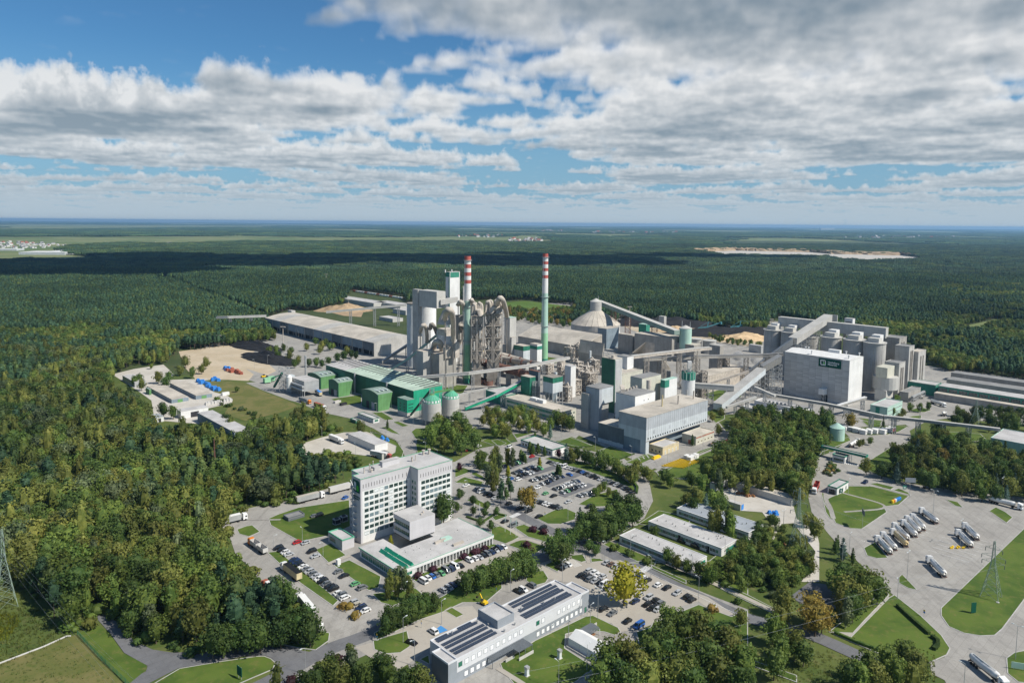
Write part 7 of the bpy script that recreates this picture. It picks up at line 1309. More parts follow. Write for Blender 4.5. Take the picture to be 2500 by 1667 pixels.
singles('pine', 'I660,530 740,540 720,480 650,600 700,590', 10, 'pines in the car park island'); singles('spruce', 'I820,580 860,575 940,650 H640,270 H780,395 H620,300 C1845,950 B1300,800 D1060,790 D2290,1000', 8, 'slim spruces'); singles('amber', 'I905,610 H400,860 H500,950 H440,960 B240,1110 D760,770 D1600,1110', 13, 'amber autumn trees')
singles('yellow', 'G1220,650', 16.5, 'the yellow tree'); singles('broad', 'I1560,530 1600,510 1640,560 1700,590 1720,620 1530,560', 6, 'trees on the round island'); singles('poplar', 'G2020,90 2080,60 2200,110 2180,60', 15, 'poplars splitting the barracks')
singles('broad', 'G1650,1000 1750,1100 1520,1180 1900,1050 2050,1130 1180,1310 1060,1360 1330,1400 1600,1300 1800,1350 2000,1330 2200,1250 2320,1400 1150,1490 1450,1520 1700,1480 2100,1500 1950,1220 1480,1320 2290,1560 1020,1500 1850,1560 1300,1560 1640,1120', 15, 'big trees in the near right corner')
singles('broad', 'G2290,960 1610,390 1700,450 1790,490 1900,510 2040,560 1980,530 1500,175', 7.5, 'trees in front of the near barrack'); singles('bush', 'G1120,315 1270,372 1425,438', 3.4, 'rounded lawn shrubs'); singles('amberbush', 'F900,845 F950,850 F1000,930 G2020,870 Y350,850 Y380,800', 3, 'amber shrub beds')
singles('broad', 'H430,130 740,620 850,600 950,650 720,720 830,770 1010,690 640,640 680,560 900,720 780,850 140,800', 13, 'big trees beside the truck road'); singles('birch', 'H720,900 660,820', 13, 'birches by the hedge lawn')
singles('broad', 'H120,960 50,1060 250,1200 120,1250 330,1270 60,1380 920,1400 1100,1330 1250,1290 1380,1400 1000,1500 1200,1480 860,1500 1330,1500 740,1490', 11, 'trees in front of the hedge lawn'); singles('broad', 'B1750,850 1850,800 1950,760 2000,850 1900,920 1700,930 2050,900 1980,980 1820,970 1780,770 1700,880 1860,860 2100,950 1940,860', 15, 'big trees by the capped silos')
singles('broad', 'B2180,760 2280,820 2350,760 2220,700 1050,840 b220,1340 300,1380 420,1330 560,1300 680,1330 730,1260 800,1290 1010,1380 900,1380 580,1440 700,1450 280,1330 350,1310 400,1380 640,1250 700,1290 770,1300 970,1360 930,1330 450,1450 650,1440 760,1420 840,1400 480,1420', 11, 'trees between the halls'); singles('broad', 'C60,700 100,800 150,860 230,700 280,690 420,800 650,780 480,850 0,780 30,860 320,760 140,730 690,760 80,740 200,760 260,800 380,740 540,800 600,760 20,700 720,800 180,700 340,820 100,860', 12, 'trees before the workshop block')
singles('broad', 'C900,1110 1000,1150 1080,1140 1150,1180 1250,1230 1290,1290 790,1080 730,1060 1330,1200 1180,1240 1000,1100 2085,860 2110,690 2030,730', 9, 'trees on the bank by the mill lawns'); singles('birch', 'F1330,620 1460,600 1390,680 1500,690 1300,690 1400,590', 11, 'light trees at the low wing corner')
singles('birch', 'F960,1340 280,1520 970,1400', 12, 'birches by the junction'); singles('broad', 'F1240,1390 700,1450 780,1400 900,1500 1010,1480 650,1530 1550,1510 1450,1540 1620,1530 820,1480 1280,1440 560,1560 1080,1520', 9.5, 'trees along the lower road')
singles('linden', 'J1120,740', 17, 'tall tree in the office court'); singles('broad', 'A1650,190 1850,180 1760,215 1700,120 1890,130 1280,270 1300,330 1450,260 1520,300 1500,560 1590,580 2120,680 2080,640 1230,290 1550,250', 12, 'trees round the shed yard'); singles('broad', 'A2170,370 1390,165 D870,970 940,960 840,985', 6, 'small lone trees')
singles('broad', 'D1180,570 1300,650 1470,640 1400,655 1240,700 1210,730 1150,690 1700,750 1760,720 1830,760 1740,690', 8, 'trees by the tanker yard'); singles('goldthuja', 'X680,820', 6, 'golden conical thujas')
singles('linden', 'E2220,900 2250,1000 2180,1130 2050,1170 1950,1180 2300,1130 F60,1080 130,1130 400,1030 560,1000 590,1080 F200,950 320,1100 480,1050 380,760 300,700 560,960', 12, 'dark trees at the access road bend')
def wood(poly, mix, h, step, group, seed, low=None, minh=0.0):
    q = pts(poly); g = [P(*a) for a in q]; xs = [v.x for v in g]; ys = [v.y for v in g]; X, Y, r = candidates(min(xs)-10, max(xs)+10, min(ys)-60, max(ys)+10, step, seed)
    px, py = proj(X, Y, h*.5); k = inside(q, px, py) & (px < 2560); n = 0
    for x, y in zip(X[k], Y[k]):
        key = r.choice(list(mix), p=list(mix.values())); tree(str(key), Vector((x, y, 0)), h*r.uniform(.75, 1.2)*(0.42 if 'bush' in key else 1), group); n += 1
    return n
wood("D0,690 100,700 330,740 430,700 560,760 600,880 520,960 440,1050 400,1180 380,1300 385,1450 330,1480 200,1400 60,1420 C2350,1390 2280,1330 2020,1340 1920,1260 2100,1080 2250,970 2200,780 2330,680", {'broad': .8, 'poplar': .1, 'birch': .1}, 13, 7.6, 'trees of the wood by the mill lawn', 21)
wood("C1240,1290 1420,1210 1600,1260 1860,1310 1850,1480 X20,520 200,590 420,640 620,600 590,420 430,380 330,300", {'broad': .75, 'birch': .15, 'spruce': .1}, 11, 8.5, 'trees behind the far barrack', 22)
wood("D1310,960 1430,830 1620,860 1640,960 1900,990 2050,960 2200,1060 2350,1090 2500,1100 2500,1480 1900,1420 1420,1320 1080,1250 900,1190 1060,1180 1120,1050 1300,1000", {'broad': .76, 'poplar': .07, 'bluespruce': .05, 'spruce': .1, 'amber': .02}, 12, 8, 'trees right of the gate road', 23)
wood("D1650,700 1850,650 2350,700 2500,720 2500,880 2100,850 1900,800 1640,770", {'broad': 1}, 10, 10, 'trees between belt gallery and rail sheds', 24)
wood("X860,1000 1120,980 1250,1060 1500,1190 1640,960 1780,1180 1720,1380 1600,1568 250,1568 340,1420 450,1310 620,1280 790,1080", {'broad': .6, 'birch': .05, 'bush': .35}, 7.5, 5.2, 'scrub trees beside the barracks', 25)
wood("X1640,620 1720,680 1829,800 1829,1000 1700,880 1600,760", {'broad': .7, 'bush': .3}, 7, 7, 'scrub along the truck road', 26)
wood("H0,0 230,180 300,420 400,500 350,600 200,650 130,740 0,760 -150,600 -150,100", {'broad': .5, 'bush': .5}, 6, 5, 'scrub before the tarmac patch', 27)
wood("G2150,550 2352,600 2352,900 2200,760 2080,640", {'broad': .6, 'bush': .4}, 6, 8, 'scrub before the tarmac patch', 28)
wood("D560,1120 640,1160 660,1210 560,1260 510,1240", {'bush': .7, 'amberbush': .3}, 5, 3.2, 'shrubs of the gate island', 29)
wood("c150,900 400,930 740,900 740,960 1100,1010 640,1060 150,1000", {'broad': .8, 'amber': .2}, 10, 11, 'trees before the green meadow', 30)
wood("U590,250 880,260 1060,330 1530,400 1530,440 1000,400 780,350", {'broad': 1}, 7, 9, 'trees between the coal yard and the siding', 31)
wood("A1960,420 2000,440 2350,560 2350,640 2200,560 2000,480", {'bush': 1}, 7, 8, 'shrubs on the rough meadow', 32)
plant_trees()
def hedge(lab, line, w_, h_, m_='leaf_dark'):
    q = [P(*a) for a in pts(line)]; o = q[0].copy(); r = random.Random(len(lab)); mb = MB()
    for a, b in zip(q, q[1:]):
        n = max(1, int((b-a).length/.5)); d = (b-a)/n; e = Vector((-d.y, d.x, 0)).normalized()
        mb.beam(a-o, b-o, w_*.8, h_*.9)
        for i in range(n):
            for k in range(5): c = a+d*(i+r.random())-o+e*r.uniform(-.5, .5)*w_+Vector((0, 0, r.uniform(.2, 1.02)*h_)); s_ = .22; mb.add([c+Vector((r.gauss(0, s_), r.gauss(0, s_), r.gauss(0, s_))) for _ in range(3)], [(0, 1, 2)])
    return mb.obj('hedge', M[m_], None, loc=o, label=lab, cat='hedge')
hedge('long dark clipped hedge running beside the truck road on the near lawn', 'H1185,865 1330,1000 1480,1130', 1.3, 1.5); hedge('short curved end of the clipped hedge at the lawn corner', 'H1500,1150 1560,1190 1560,1230 1520,1270', 1.5, 1.5); hedge('dark hedge along the lower road side of the triangular lawn', 'H610,1115 830,1210 1010,1275', 1.2, 1.3)
hedge('low hedge around the car park arc', 'C960,1090 1150,1160 1240,1260 1340,1400 1330,1450', 1.5, 1.5); hedge('clipped hedge square before the office tower', 'I335,800 480,850 600,770 700,790', 1.2, 1); hedge('hedge along the mill lawn edge', 'C960,1085 1170,1140 1310,1085', .8, .8); hedge('low hedge beside the fitters lawn', 'C590,980 760,1030 930,1012', .8, .7)
hedge('overgrown green bank along the truck lane', 'B0,1370 150,1470 300,1560', 3, 1.4, 'leaf_green'); hedge('row of shrubs edging the pond-like lawn', 'Y760,790 900,880 1250,990', 1.6, 1.2, 'leaf_green')
# flower patches and tall grass, grass tufts near the camera
def tufts(name, poly, m_, step, size, seed, lab=None):
    q = pts(poly); g = [P(*a) for a in q]; X, Y, r = candidates(min(v.x for v in g), max(v.x for v in g), min(v.y for v in g), max(v.y for v in g), step, seed); gx, gy = proj(X, Y, 0); k = inside(q, gx, gy) & (r.rand(len(X)) < .75); X, Y = X[k], Y[k]
    me = []
    for s_ in (1, 2):
        mb = MB(); rr_ = random.Random(s_)
        for i in range(9): a = rr_.uniform(0, 6.3); d = rr_.uniform(0, .5); x, y = d*cos(a), d*sin(a); mb.add([(x-.06, y, 0), (x+.06, y+.03, 0), (x+rr_.gauss(0, .15), y+rr_.gauss(0, .15), rr_.uniform(.35, .7))], [(0, 1, 2)])
        me.append(mb.mesh('tuft', M[m_]))
    o = scatter(name, me, X, Y, r.uniform(.6, 1.4, len(X))*size, seed); return o
tufts('tall_grass', "E-60,700 110,650 260,810 380,910 640,1070 600,1180 300,1320 -100,1460", 'leaf_olive', 1.5, 1.6, 41); tufts('yellow_flowers', "E-40,930 130,920 190,990 60,1180 -40,1200", 'leaf_yellow', 1.0, 1.7, 42); tufts('tall_grass', "E-100,1480 300,1340 640,1190 1050,1568 900,1700 -100,1700", 'leaf_green', 1.6, 1.0, 43); tufts('tall_grass', "H0,1300 300,1330 560,1260 760,1340 780,1568 0,1568", 'leaf_olive', 1.5, 1.4, 44)
# ------------------------------------------------------------------ vehicles
PAINT = {}
def paint(name, col): PAINT[name] = mat('paint_'+name, col, rough=.22, var=.03, spec=.6)
for n_, c_ in dict(white=(.72, .72, .71), silver=(.42, .43, .44), grey=(.16, .17, .18), black=(.012, .012, .014), dark_blue=(.015, .03, .08), blue=(.03, .12, .40), red=(.45, .02, .02), green=(.12, .35, .16), brown=(.16, .10, .07), beige=(.42, .38, .30)).items(): paint(n_, c_)
def car_meshes(kind):
    L_, W_, H_, hood, roof0, roof1 = dict(hatchback=(4.1, 1.75, 1.5, .95, -.75, 1.35), saloon=(4.6, 1.8, 1.45, .95, -.65, .95), estate=(4.6, 1.8, 1.5, .95, -.7, 1.9), suv=(4.6, 1.88, 1.75, 1.1, -.7, 1.9), van=(5.0, 1.95, 2.1, 1.2, -1.5, 2.4))[kind]
    x0, x1 = -L_/2, L_/2; w = W_/2; b = MB(); z0 = .28
    prof = [(x0, z0), (x1, z0), (x1, hood*.92), (x1-.25, hood), (roof1+.25, hood), (roof0-.75, hood), (x0+.3, hood*.86), (x0, hood*.66)]
    n = len(prof); b.add([(x, -w*(.94 if i in (2, 3, 6, 7) else 1), z) for i, (x, z) in enumerate(prof)]+[(x, w*(.94 if i in (2, 3, 6, 7) else 1), z) for i, (x, z) in enumerate(prof)], [tuple(range(n)), tuple(range(2*n-1, n-1, -1))]+[(i, n+i, n+(i+1) % n, (i+1) % n) for i in range(n)])
    cw = w*.78; b.add([(roof0, -cw, H_), (roof1-.15, -cw, H_), (roof1-.15, cw, H_), (roof0, cw, H_), (roof0, -cw, H_-.05), (roof1-.15, -cw, H_-.05), (roof1-.15, cw, H_-.05), (roof0, cw, H_-.05)], [(0, 1, 2, 3), (0, 4, 5, 1), (1, 5, 6, 2), (2, 6, 7, 3), (3, 7, 4, 0)])
    for x, xx in ((roof0, roof0-.7), (roof1-.15, roof1+.22), ((roof0+roof1)/2, (roof0+roof1)/2)):
        for s_ in (-1, 1): b.bar((x, s_*cw, H_-.03), (xx, s_*w*.92, hood), .09)
    g = MB(); a = [(roof0-.68, -w*.9, hood), (roof1+.2, -w*.9, hood), (roof1+.2, w*.9, hood), (roof0-.68, w*.9, hood)]; t = [(roof0, -cw, H_-.05), (roof1-.15, -cw, H_-.05), (roof1-.15, cw, H_-.05), (roof0, cw, H_-.05)]; g.add(a+t, [(0, 1, 5, 4), (1, 2, 6, 5), (2, 3, 7, 6), (3, 0, 4, 7)])
    wh = MB(); wh.M = Matrix.Rotation(pi/2, 4, 'X'); wh.cyl(0, 0, -.1, .1, .32, .32, 12); wh.M = None
    return b, g, wh, (x0+.8, x1-.8, w-.06)
CARM = {}
WHEEL = None
def car(kind, col, p, rz, lab, group):
    global WHEEL
    if kind not in CARM: b, g, wh, k = car_meshes(kind); CARM[kind] = (b, g.mesh('windows', M['glass']), k); WHEEL = WHEEL or wh.mesh('wheel', M['tyre'])
    b, gm, (xa_, xb_, w_) = CARM[kind]
    if (kind, col) not in CARM: CARM[(kind, col)] = b.mesh('body', PAINT[col])
    t = thing('parked_car', lab, 'van' if kind == 'van' else 'car', (p.x, p.y, .14), rz, group); mk('body', CARM[(kind, col)], t); mk('windows', gm, t)
    for x in (xa_, xb_):
        for s_ in (-1, 1): mk('wheel', WHEEL, t, (x, s_*w_, .32))
    return t
KW = dict(h='hatchback', s='saloon', e='estate', u='suv', v='van'); CWD = dict(w='white', s='silver', g='grey', k='black', d='dark_blue', b='blue', r='red', n='green', o='brown', i='beige')
def carrow(line, code, ax, name):
    """cars along a line of photo points; code = colour+kind letters, ax = which way they face; '..' leaves a bay empty"""
    q = pts(line); code = code.split(); n = len(code)
    g = [P(*a, .7) for a in q]; seg = [(b-a).length for a, b in zip(g, g[1:])]; tot = sum(seg)
    for i, c in enumerate(code):
        if c == '..': continue
        if len(g) == n: p = g[i]; d0 = None
        else:
            d = tot*(i/(n-1) if n > 1 else .5)
            for j, l in enumerate(seg):
                if d <= l+1e-6 or j == len(seg)-1: p = g[j]+(g[j+1]-g[j])*(d/l); dd = g[j+1]-g[j]; break
                d -= l
        rz = dict(x=PHI, y=PHI+pi/2, X=PHI+pi, Y=PHI-pi/2).get(ax) if ax != 'n' else atan2(dd.y, dd.x)+pi/2
        k = KW[c[1]]; col = CWD[c[0]]; col = R0.choice(('silver', 'grey', 'white', 'red')) if col == 'red' and 'main' not in name else col; car(k, col, p, rz+R0.uniform(-.03, .03)+(pi if R0.random() < .3 else 0), f"{col.replace('_', ' ')} {'SUV' if k == 'suv' else k}, {ORD[i]} from the left in {name}", 'cars in '+name)
carrow('F300,325 395,385', 'ku kh wh ss', 'x', 'the upper truck lane row'); carrow('F440,435 805,700', 'ds de ks rs gs se gh ss we ku gh ks ku', 'x', 'the long row by the truck lane'); carrow('F850,740 910,780', 'wh gu we', 'x', 'the group below the long row'); carrow('F985,825 1100,900', 'se ih du wh', 'x', 'the last four truck lane bays')
carrow('F470,275 548,278', 'rh sh', 'x', 'the pair by the small lawn'); carrow('F605,355 640,400', 'ku ss', 'x', 'the pair in the drive'); carrow('F848,542 902,580', 'gh ks', 'X', 'the pair along the lawn edge'); carrow('F1005,655 1070,690', 'nh gu', 'X', 'the two bays near the light tree')
carrow('F1628,632 1672,603 1710,588 1747,573 1797,560 1838,533 1880,520 1918,497 1968,487', 'wv wh bh gh nh gv du wv ks', 'y', 'the left row before the low wing'); carrow('F2053,440 2098,422 2145,412 2180,392 2217,380 2253,365 2290,347 2325,330', 'wu we ss ks gu ds se du', 'y', 'the right row before the low wing'); carrow('G30,345 70,330 110,318', 'se se wh', 'y', 'the far row before the low wing')
carrow('F1808,712 1865,690 1900,665 1940,650', 'se se ds kh', 'y', 'the short row by the linden row'); carrow('F630,33 672,25', 'gh ku', 'x', 'the pair behind the kiosk'); carrow('F1722,1090', 'wu', 'y', 'the bay beside the blue marked bay') if False else car('suv', 'white', P(*pt('F1722,1090'), .7), PHI-pi/2, 'white SUV beside the blue painted disabled bay', None)
car('saloon', 'black', P(*pt('F1522,1192'), .7), PHI+pi/2+.3, 'black saloon leaving the laboratory drive alone', None); carrow('G245,722 290,705 368,668', 'ks we gu', 'y', 'the bays behind the laboratory'); carrow('G627,510 660,492 700,478', 'ks gh rh', 'y', 'the group by the junction lindens'); carrow('G1055,462 1097,478 1140,495', 'sh oh ss', 'x', 'the group above the yellow tree')
carrow('G820,577 872,590 907,613 950,630 1000,645 1035,662 1065,695', 'kh ks gu sh kh wv rh', 'x', 'the front row left of the yellow tree'); carrow('G898,532 942,552 980,575 1022,590', 'se wh ws sh', 'x', 'the back row left of the yellow tree'); carrow('G1365,575 1395,605 1430,625', 'dh wh ks', 'x', 'the group right of the yellow tree')
carrow('G1530,665 1610,690 1705,738 1800,775 1840,802', 'wh ks se ku ke', 'x', 'the spread row along the road'); carrow('G1360,755 1318,815', 'sh ds', 'x', 'the pair below the yellow tree'); carrow('G1445,780 1430,842 1505,805 1475,875 1555,835 1525,890', 'su ks ks ks gu sh', 'x', 'the cluster before the big trees'); carrow('G1022,885 1110,925 1248,997', 'ks gs kh', 'x', 'the scattered front bays'); car('van', 'blue', P(*pt('G1355,1033'), .9), PHI, 'bright blue van beside the big trees', None)
carrow('I635,345 672,332 705,322 742,313 775,308 805,298 840,292', 'ws ds gs gh ks nh ss', 'y', 'car park row one'); carrow('I775,392 950,330', 'gs ks ds se ks ds ks ds ss', 'y', 'car park row two, far side'); carrow('I825,418 865,402 900,395 930,385 972,362 1010,350', 'kh ks we ss ku nu', 'y', 'car park row two, near side'); carrow('I935,460 1160,395', 'gh ss ku gs gh ss gh nh ss', 'y', 'car park row three, far side')
carrow('I1030,490 1065,480 1085,465 1120,452 1145,440 1175,428 1205,422', 'rh ks ds gu ks rh ds', 'y', 'car park row three, near side'); carrow('I1150,540 1350,465', 'gh ks se wh se ws rs gu ds', 'y', 'car park row four, far side'); carrow('I1215,570 1255,555 1285,542 1315,532 1345,517 1375,510 1405,500', 'sh nh ks ks rh ss wh', 'y', 'car park row four, near side'); carrow('I1375,600 1550,545', 'rh gu se gs ks gh ku ks', 'y', 'car park row five')
carrow('I1095,292 1240,335 1390,378 1500,425 1650,475 1800,530 1862,572', 'ks gs se wh wv ss sh gu ks bh ks gs ku ks ss gs gu ks se ks gs ku ks ks', 'n', 'the outer arc'); carrow('I430,540 470,562 520,585 560,600 595,620', 'gu wv ks ks ss', 'x', 'the side row by the tower'); carrow('I725,670 825,712 905,740 1000,788', 'kh ks ks ks', 'x', 'the side row along the road'); carrow('I960,640 1190,715', 'ss gs ks wh ws ks ku rh', 'x', 'the bottom row of the car park')
carrow('I680,435 740,445 810,450', 'ss bh wu', 'x', 'the end bays of row two'); carrow('I915,525 985,525', 'gs wu', 'x', 'the end bays of row three'); carrow('I1062,578 1135,600', 'nh ks', 'x', 'the end bays of row four')
for q, k, c, a, l in (('I1270,655', 'saloon', 'silver', 0, 'silver saloon at the shrub end of row five'), ('I1460,700', 'suv', 'black', 0, 'black SUV driving round the island'), ('I685,835', 'saloon', 'black', 0, 'black saloon on the red paving by the flagpoles'), ('I765,872', 'van', 'grey', 0, 'dark grey van by the flagpoles'), ('I1035,895', 'suv', 'black', 0, 'black SUV waiting at the flower bed'), ('I1280,405', 'saloon', 'blue', 1.5, 'blue saloon nose-out at the end of row three'),
                      ('I330,505', 'saloon', 'white', 0, 'white saloon alone near the office tower'), ('I395,322', 'saloon', 'silver', 2.3, 'silver saloon driving past the yellow edged bed'), ('I725,155', 'van', 'white', .2, 'white van by the pass office'), ('I935,240', 'hatchback', 'red', 0, 'red hatchback under the dark thujas'), ('B912,1482', 'hatchback', 'blue', .3, 'blue hatchback left of the office tower'), ('X700,380', 'van', 'silver', .2, 'silver van in the garage yard'),
                      ('Y822,995', 'suv', 'dark_blue', 0, 'dark SUV parked by the driver pavilion'), ('Y1590,1065', 'saloon', 'black', 1.9, 'black car under the trees right of the gate'), ('G1745,262', 'saloon', 'black', 1.5, 'black car left of two between the barracks'), ('G1870,312', 'suv', 'black', 1.5, 'black car right of two between the barracks'), ('B2135,1010', 'hatchback', 'white', 0, 'white hatchback near the round trees by the silos road'),
                      ('B1800,1022', 'saloon', 'white', 1, 'white saloon under the big trees by the silos'), ('B1845,1012', 'estate', 'silver', 1, 'silver estate under the big trees by the silos'), ('B1985,1048', 'suv', 'black', 1, 'black SUV under the big trees by the silos'), ('B2022,1045', 'hatchback', 'red', 1, 'dark red hatchback under the big trees by the silos'), ('B1920,1070', 'saloon', 'grey', 1, 'grey saloon half under the big trees by the silos')):
    car(k, c, P(*pt(q), .7), PHI+a, l, None)
def wheels(t, xs, w_, r=.5, y=0):
    key = 'tw'
    if key not in WM: m2 = MB(); m2.M = Matrix.Rotation(pi/2, 4, 'X'); m2.cyl(0, 0, -.2, .2, r, r, 14); WM[key] = m2.mesh('wheel', M['tyre'])
    for x in xs:
        for s_ in (-1, 1): mk('wheel', WM[key], t, (x, s_*w_, r))
def cab(t, col, x, L_=2.2, H_=3.4):
    mb = MB(); w = 1.22; mb.prism([(x, -w), (x+L_-.15, -w), (x+L_, -w*.86), (x+L_, w*.86), (x+L_-.15, w), (x, w)], .6, H_*.93); mb.prism([(x, -w*.9), (x+L_*.8, -w*.8), (x+L_*.8, w*.8), (x, w*.9)], H_*.93, H_+.25, [H_+.3, H_, H_, H_+.3]); mb.obj('cab', M[col], t)
    MB().box(x+L_+.005, x+L_+.05, -w*.8, w*.8, 1.75, 2.65).box(x+L_*.45, x+L_*.85, -w-.03, -w-.005, 1.8, 2.6).box(x+L_*.45, x+L_*.85, w+.005, w+.03, 1.8, 2.6).obj('windscreen', M['glass'], t); MB().box(x+L_-.1, x+L_+.08, -w*.95, w*.95, .4, .95).obj('bumper', M['clad_mid'], t)
def truck(tail, nose, lab, body='galv', capc='white_paint', top=None, kind='box', group='articulated trucks', nocab=False):
    a, b = P(*pt(tail), 1.5), P(*pt(nose), 1.5); d = b-a; c = (a+b)/2; L_ = 16.0 if not nocab else 13.6; t = thing('articulated_truck' if kind != 'tanker' else 'cement_tanker', lab, 'truck', (c.x, c.y, .15), atan2(d.y, d.x), group); x0 = -L_/2
    T1 = x0+(12.6 if not nocab else 13.4)
    if kind == 'box':
        MB().box(x0, T1, -1.27, 1.27, 1.15, 3.85).obj('trailer_box', M[body], t); MB().box(x0+.02, T1-.02, -1.25, 1.25, 3.85, 3.92).obj('trailer_roof', M[top or 'tarp_white'], t); MB().box(x0-.03, x0, -1.2, 1.2, 1.2, 3.8).obj('rear_door', M['tarp_white' if not top else 'cream'], t)
    elif kind == 'tipper':
        for xx in (x0, x0+7.2): mb = MB(); mb.box(xx, xx+6.2, -1.25, -1.15, 1.3, 3.2).box(xx, xx+6.2, 1.15, 1.25, 1.3, 3.2).box(xx, xx+.1, -1.15, 1.15, 1.3, 3.2).box(xx+6.1, xx+6.2, -1.15, 1.15, 1.3, 3.3).box(xx, xx+6.2, -1.2, 1.2, 1.2, 1.3); mb.obj('tipper_body', M[body], t)
    elif kind == 'tanker':
        mb = MB(); mb.tube([(x0, 0, 2.45), (x0+.35, 0, 2.45), (x0+1.2, 0, 2.35), (x0+5, 0, 2.2), (T1-2.2, 0, 2.45), (T1-.5, 0, 2.6), (T1, 0, 2.6)], [.55, 1.05, 1.22, 1.25, 1.25, 1.05, .5], 18); mb.obj('tank', M[body], t, smooth=True); MB().box(x0+1.2, T1-1.5, -.25, .25, 3.55, 3.7).obj('walkway', M['galv'], t); MB().box(x0+.3, x0+.5, -1.2, 1.2, .5, .9).obj('rear_bumper', M['rust'], t)
        for k in range(3): MB().cyl(x0+3+k*2.6, 0, 3.45, 3.8, .32, .32, 10).obj('filler_lid', M['galv'], t)
    MB().box(x0+.2, T1-.3, -.5, .5, .85, 1.2).obj('chassis', M['dark'], t); wheels(t, (x0+1.6, x0+2.9, x0+4.2), 1.05)
    if not nocab: MB().box(T1-2.6, x0+L_-2, -.45, .45, .7, 1.05).obj('tractor_frame', M['dark'], t); cab(t, capc, x0+L_-2.3); wheels(t, (x0+L_-1.2, x0+L_-4.6), 1.05)
    return t
truck('E1975,110', 'E2265,40', 'silver curtain-sided truck at the far left end of the wood road', 'galv'); truck('B460,1520', 'B725,1455', 'grey trailer truck with white cab on the road before the wood', 'galv', top='roof_dust'); truck('B770,1430', 'B1000,1372', 'beige trailer truck vanishing behind the office tower', 'tarp', top='tarp'); truck('F505,620', 'F325,480', 'cream trailer truck with black roof parked in the truck lane', 'cream', top='black'); truck('F195,375', 'F25,255', 'twin grey tipper truck with orange front in the truck lane', 'tarp', 'orange', kind='tipper')
truck('F330,760', 'F185,670', 'dark red truck with white trailer half under the trees', 'tarp_white', 'brick_red'); truck('F620,940', 'F480,770', 'white truck with its cab poking out from the trees', 'galv'); truck('V870,900', 'V1090,970', 'grey trailer truck with an orange cab by the tipping sheds', 'clad_mid', 'orange', top='grey_metal'); truck('V1150,1000', 'V1385,1085', 'crimson trailer truck with white cab by the tipping sheds', 'brick_red', top='brick_red'); truck('V1300,830', 'V1170,745', 'parked trailer with pale blue roof and no tractor', 'tarp', top='blue', nocab=True)
truck('V1100,650', 'V920,680', 'bright red tractor reversing a blue tank into the first shed', 'dark', 'red', kind='tanker', group=None) if False else truck('V1100,660', 'V915,690', 'bright red tractor backing a dark trailer toward the first shed', 'clad_dark', 'red'); truck('B770,930', 'B895,980', 'white trailer truck in the gravel yard among the trees', 'tarp_white', top='tarp_white'); truck('B1175,1085', 'B1310,1110', 'grey trailer with a red nose beside the depot garage', 'tarp', 'red'); truck('Y235,1010', 'Y185,1125', 'red and white tipper driving toward the camera past the oval lawns', 'red', kind='tipper')
tk = [('H1120,370', 'H1000,245', 'white', 'first from the near left'), ('H1165,335', 'H1050,210', 'white', 'second'), ('H1275,310', 'H1135,175', 'yellow', 'third, the yellowish one'), ('H1275,240', 'H1160,130', 'white', 'fourth'), ('H1355,215', 'H1235,95', 'white', 'fifth'), ('H1380,170', 'H1275,65', 'white', 'sixth'), ('H1430,155', 'H1320,40', 'white', 'seventh and farthest')]
for a, b, c, l in tk: truck(a, b, f"{c if c == 'white' else 'yellow stained'} cement tanker in the row of seven, {l}", 'tank_yellow' if c == 'yellow' else 'white_gloss', kind='tanker', group='cement tankers in a row')
for a, b, l in (('H1540,85', 'H1410,-10', 'white cement tanker just beyond the row of seven'), ('H1925,245', 'H1795,120', 'white cement tanker, right one of the side-by-side pair'), ('H1865,310', 'H1735,185', 'white cement tanker, left one of the side-by-side pair'), ('H1610,570', 'H1480,440', 'lone white cement tanker in the middle of the truck park'), ('H1905,1370', 'H2140,1560', 'white cement tanker leaving at the bottom right corner'), ('D2095,1515', 'D2270,1560', 'white cement tanker half hidden at the right edge trees'), ('D1500,600', 'D1625,640', 'white tanker in front of the dispatch hall'), ('Y640,545', 'Y730,490', 'white tanker waiting behind the gate canopy')): truck(a, b, l, 'white_gloss', kind='tanker', group=None)
for i, q in enumerate(('D1615,715', 'D1330,575', 'D1385,555')):
    p = P(*pt(q), 1.5); t = thing('concrete_mixer', f"white concrete mixer truck {['on the open yard', 'left of two under the loading bay', 'right of two under the loading bay'][i]}", 'truck', (p.x, p.y, .1), PHI+.5*i, 'concrete mixer trucks'); MB().tube([(-3.8, 0, 3), (-2, 0, 2.7), (.5, 0, 2.3), (1.6, 0, 2.1)], [.6, 1.2, 1.25, .6], 14).obj('drum', M['white_gloss'], t, smooth=True); cab(t, 'white_paint', 2, 2, 2.8); MB().box(-4, 2, -.5, .5, .8, 1.1).obj('chassis', M['dark'], t); wheels(t, (-3, -1.8, 3), 1.05)
def machine_excavator(p, rz):
    t = thing('excavator', 'yellow excavator with folded boom on bare earth behind the laboratory', 'excavator', p, rz); t.scale = (.8,)*3; [MB().box(-1.8, 1.8, s_*1.1-.25, s_*1.1+.25, 0, .8).obj('track', M['tyre'], t) for s_ in (-1, 1)]; MB().box(-1.7, 1.2, -1.2, 1.2, .9, 1.9).obj('body', M['yellow'], t); MB().box(.1, 1.4, .2, 1.2, 1.9, 2.9).obj('cab', M['glass'], t); MB().bar((1.2, -.3, 1.6), (3.2, -.3, 4.4), .4).bar((3.2, -.3, 4.4), (5.2, -.3, 2.4), .32).obj('boom', M['yellow'], t); MB().box(4.8, 5.6, -.8, .2, 1.6, 2.4).obj('bucket', M['dark'], t)
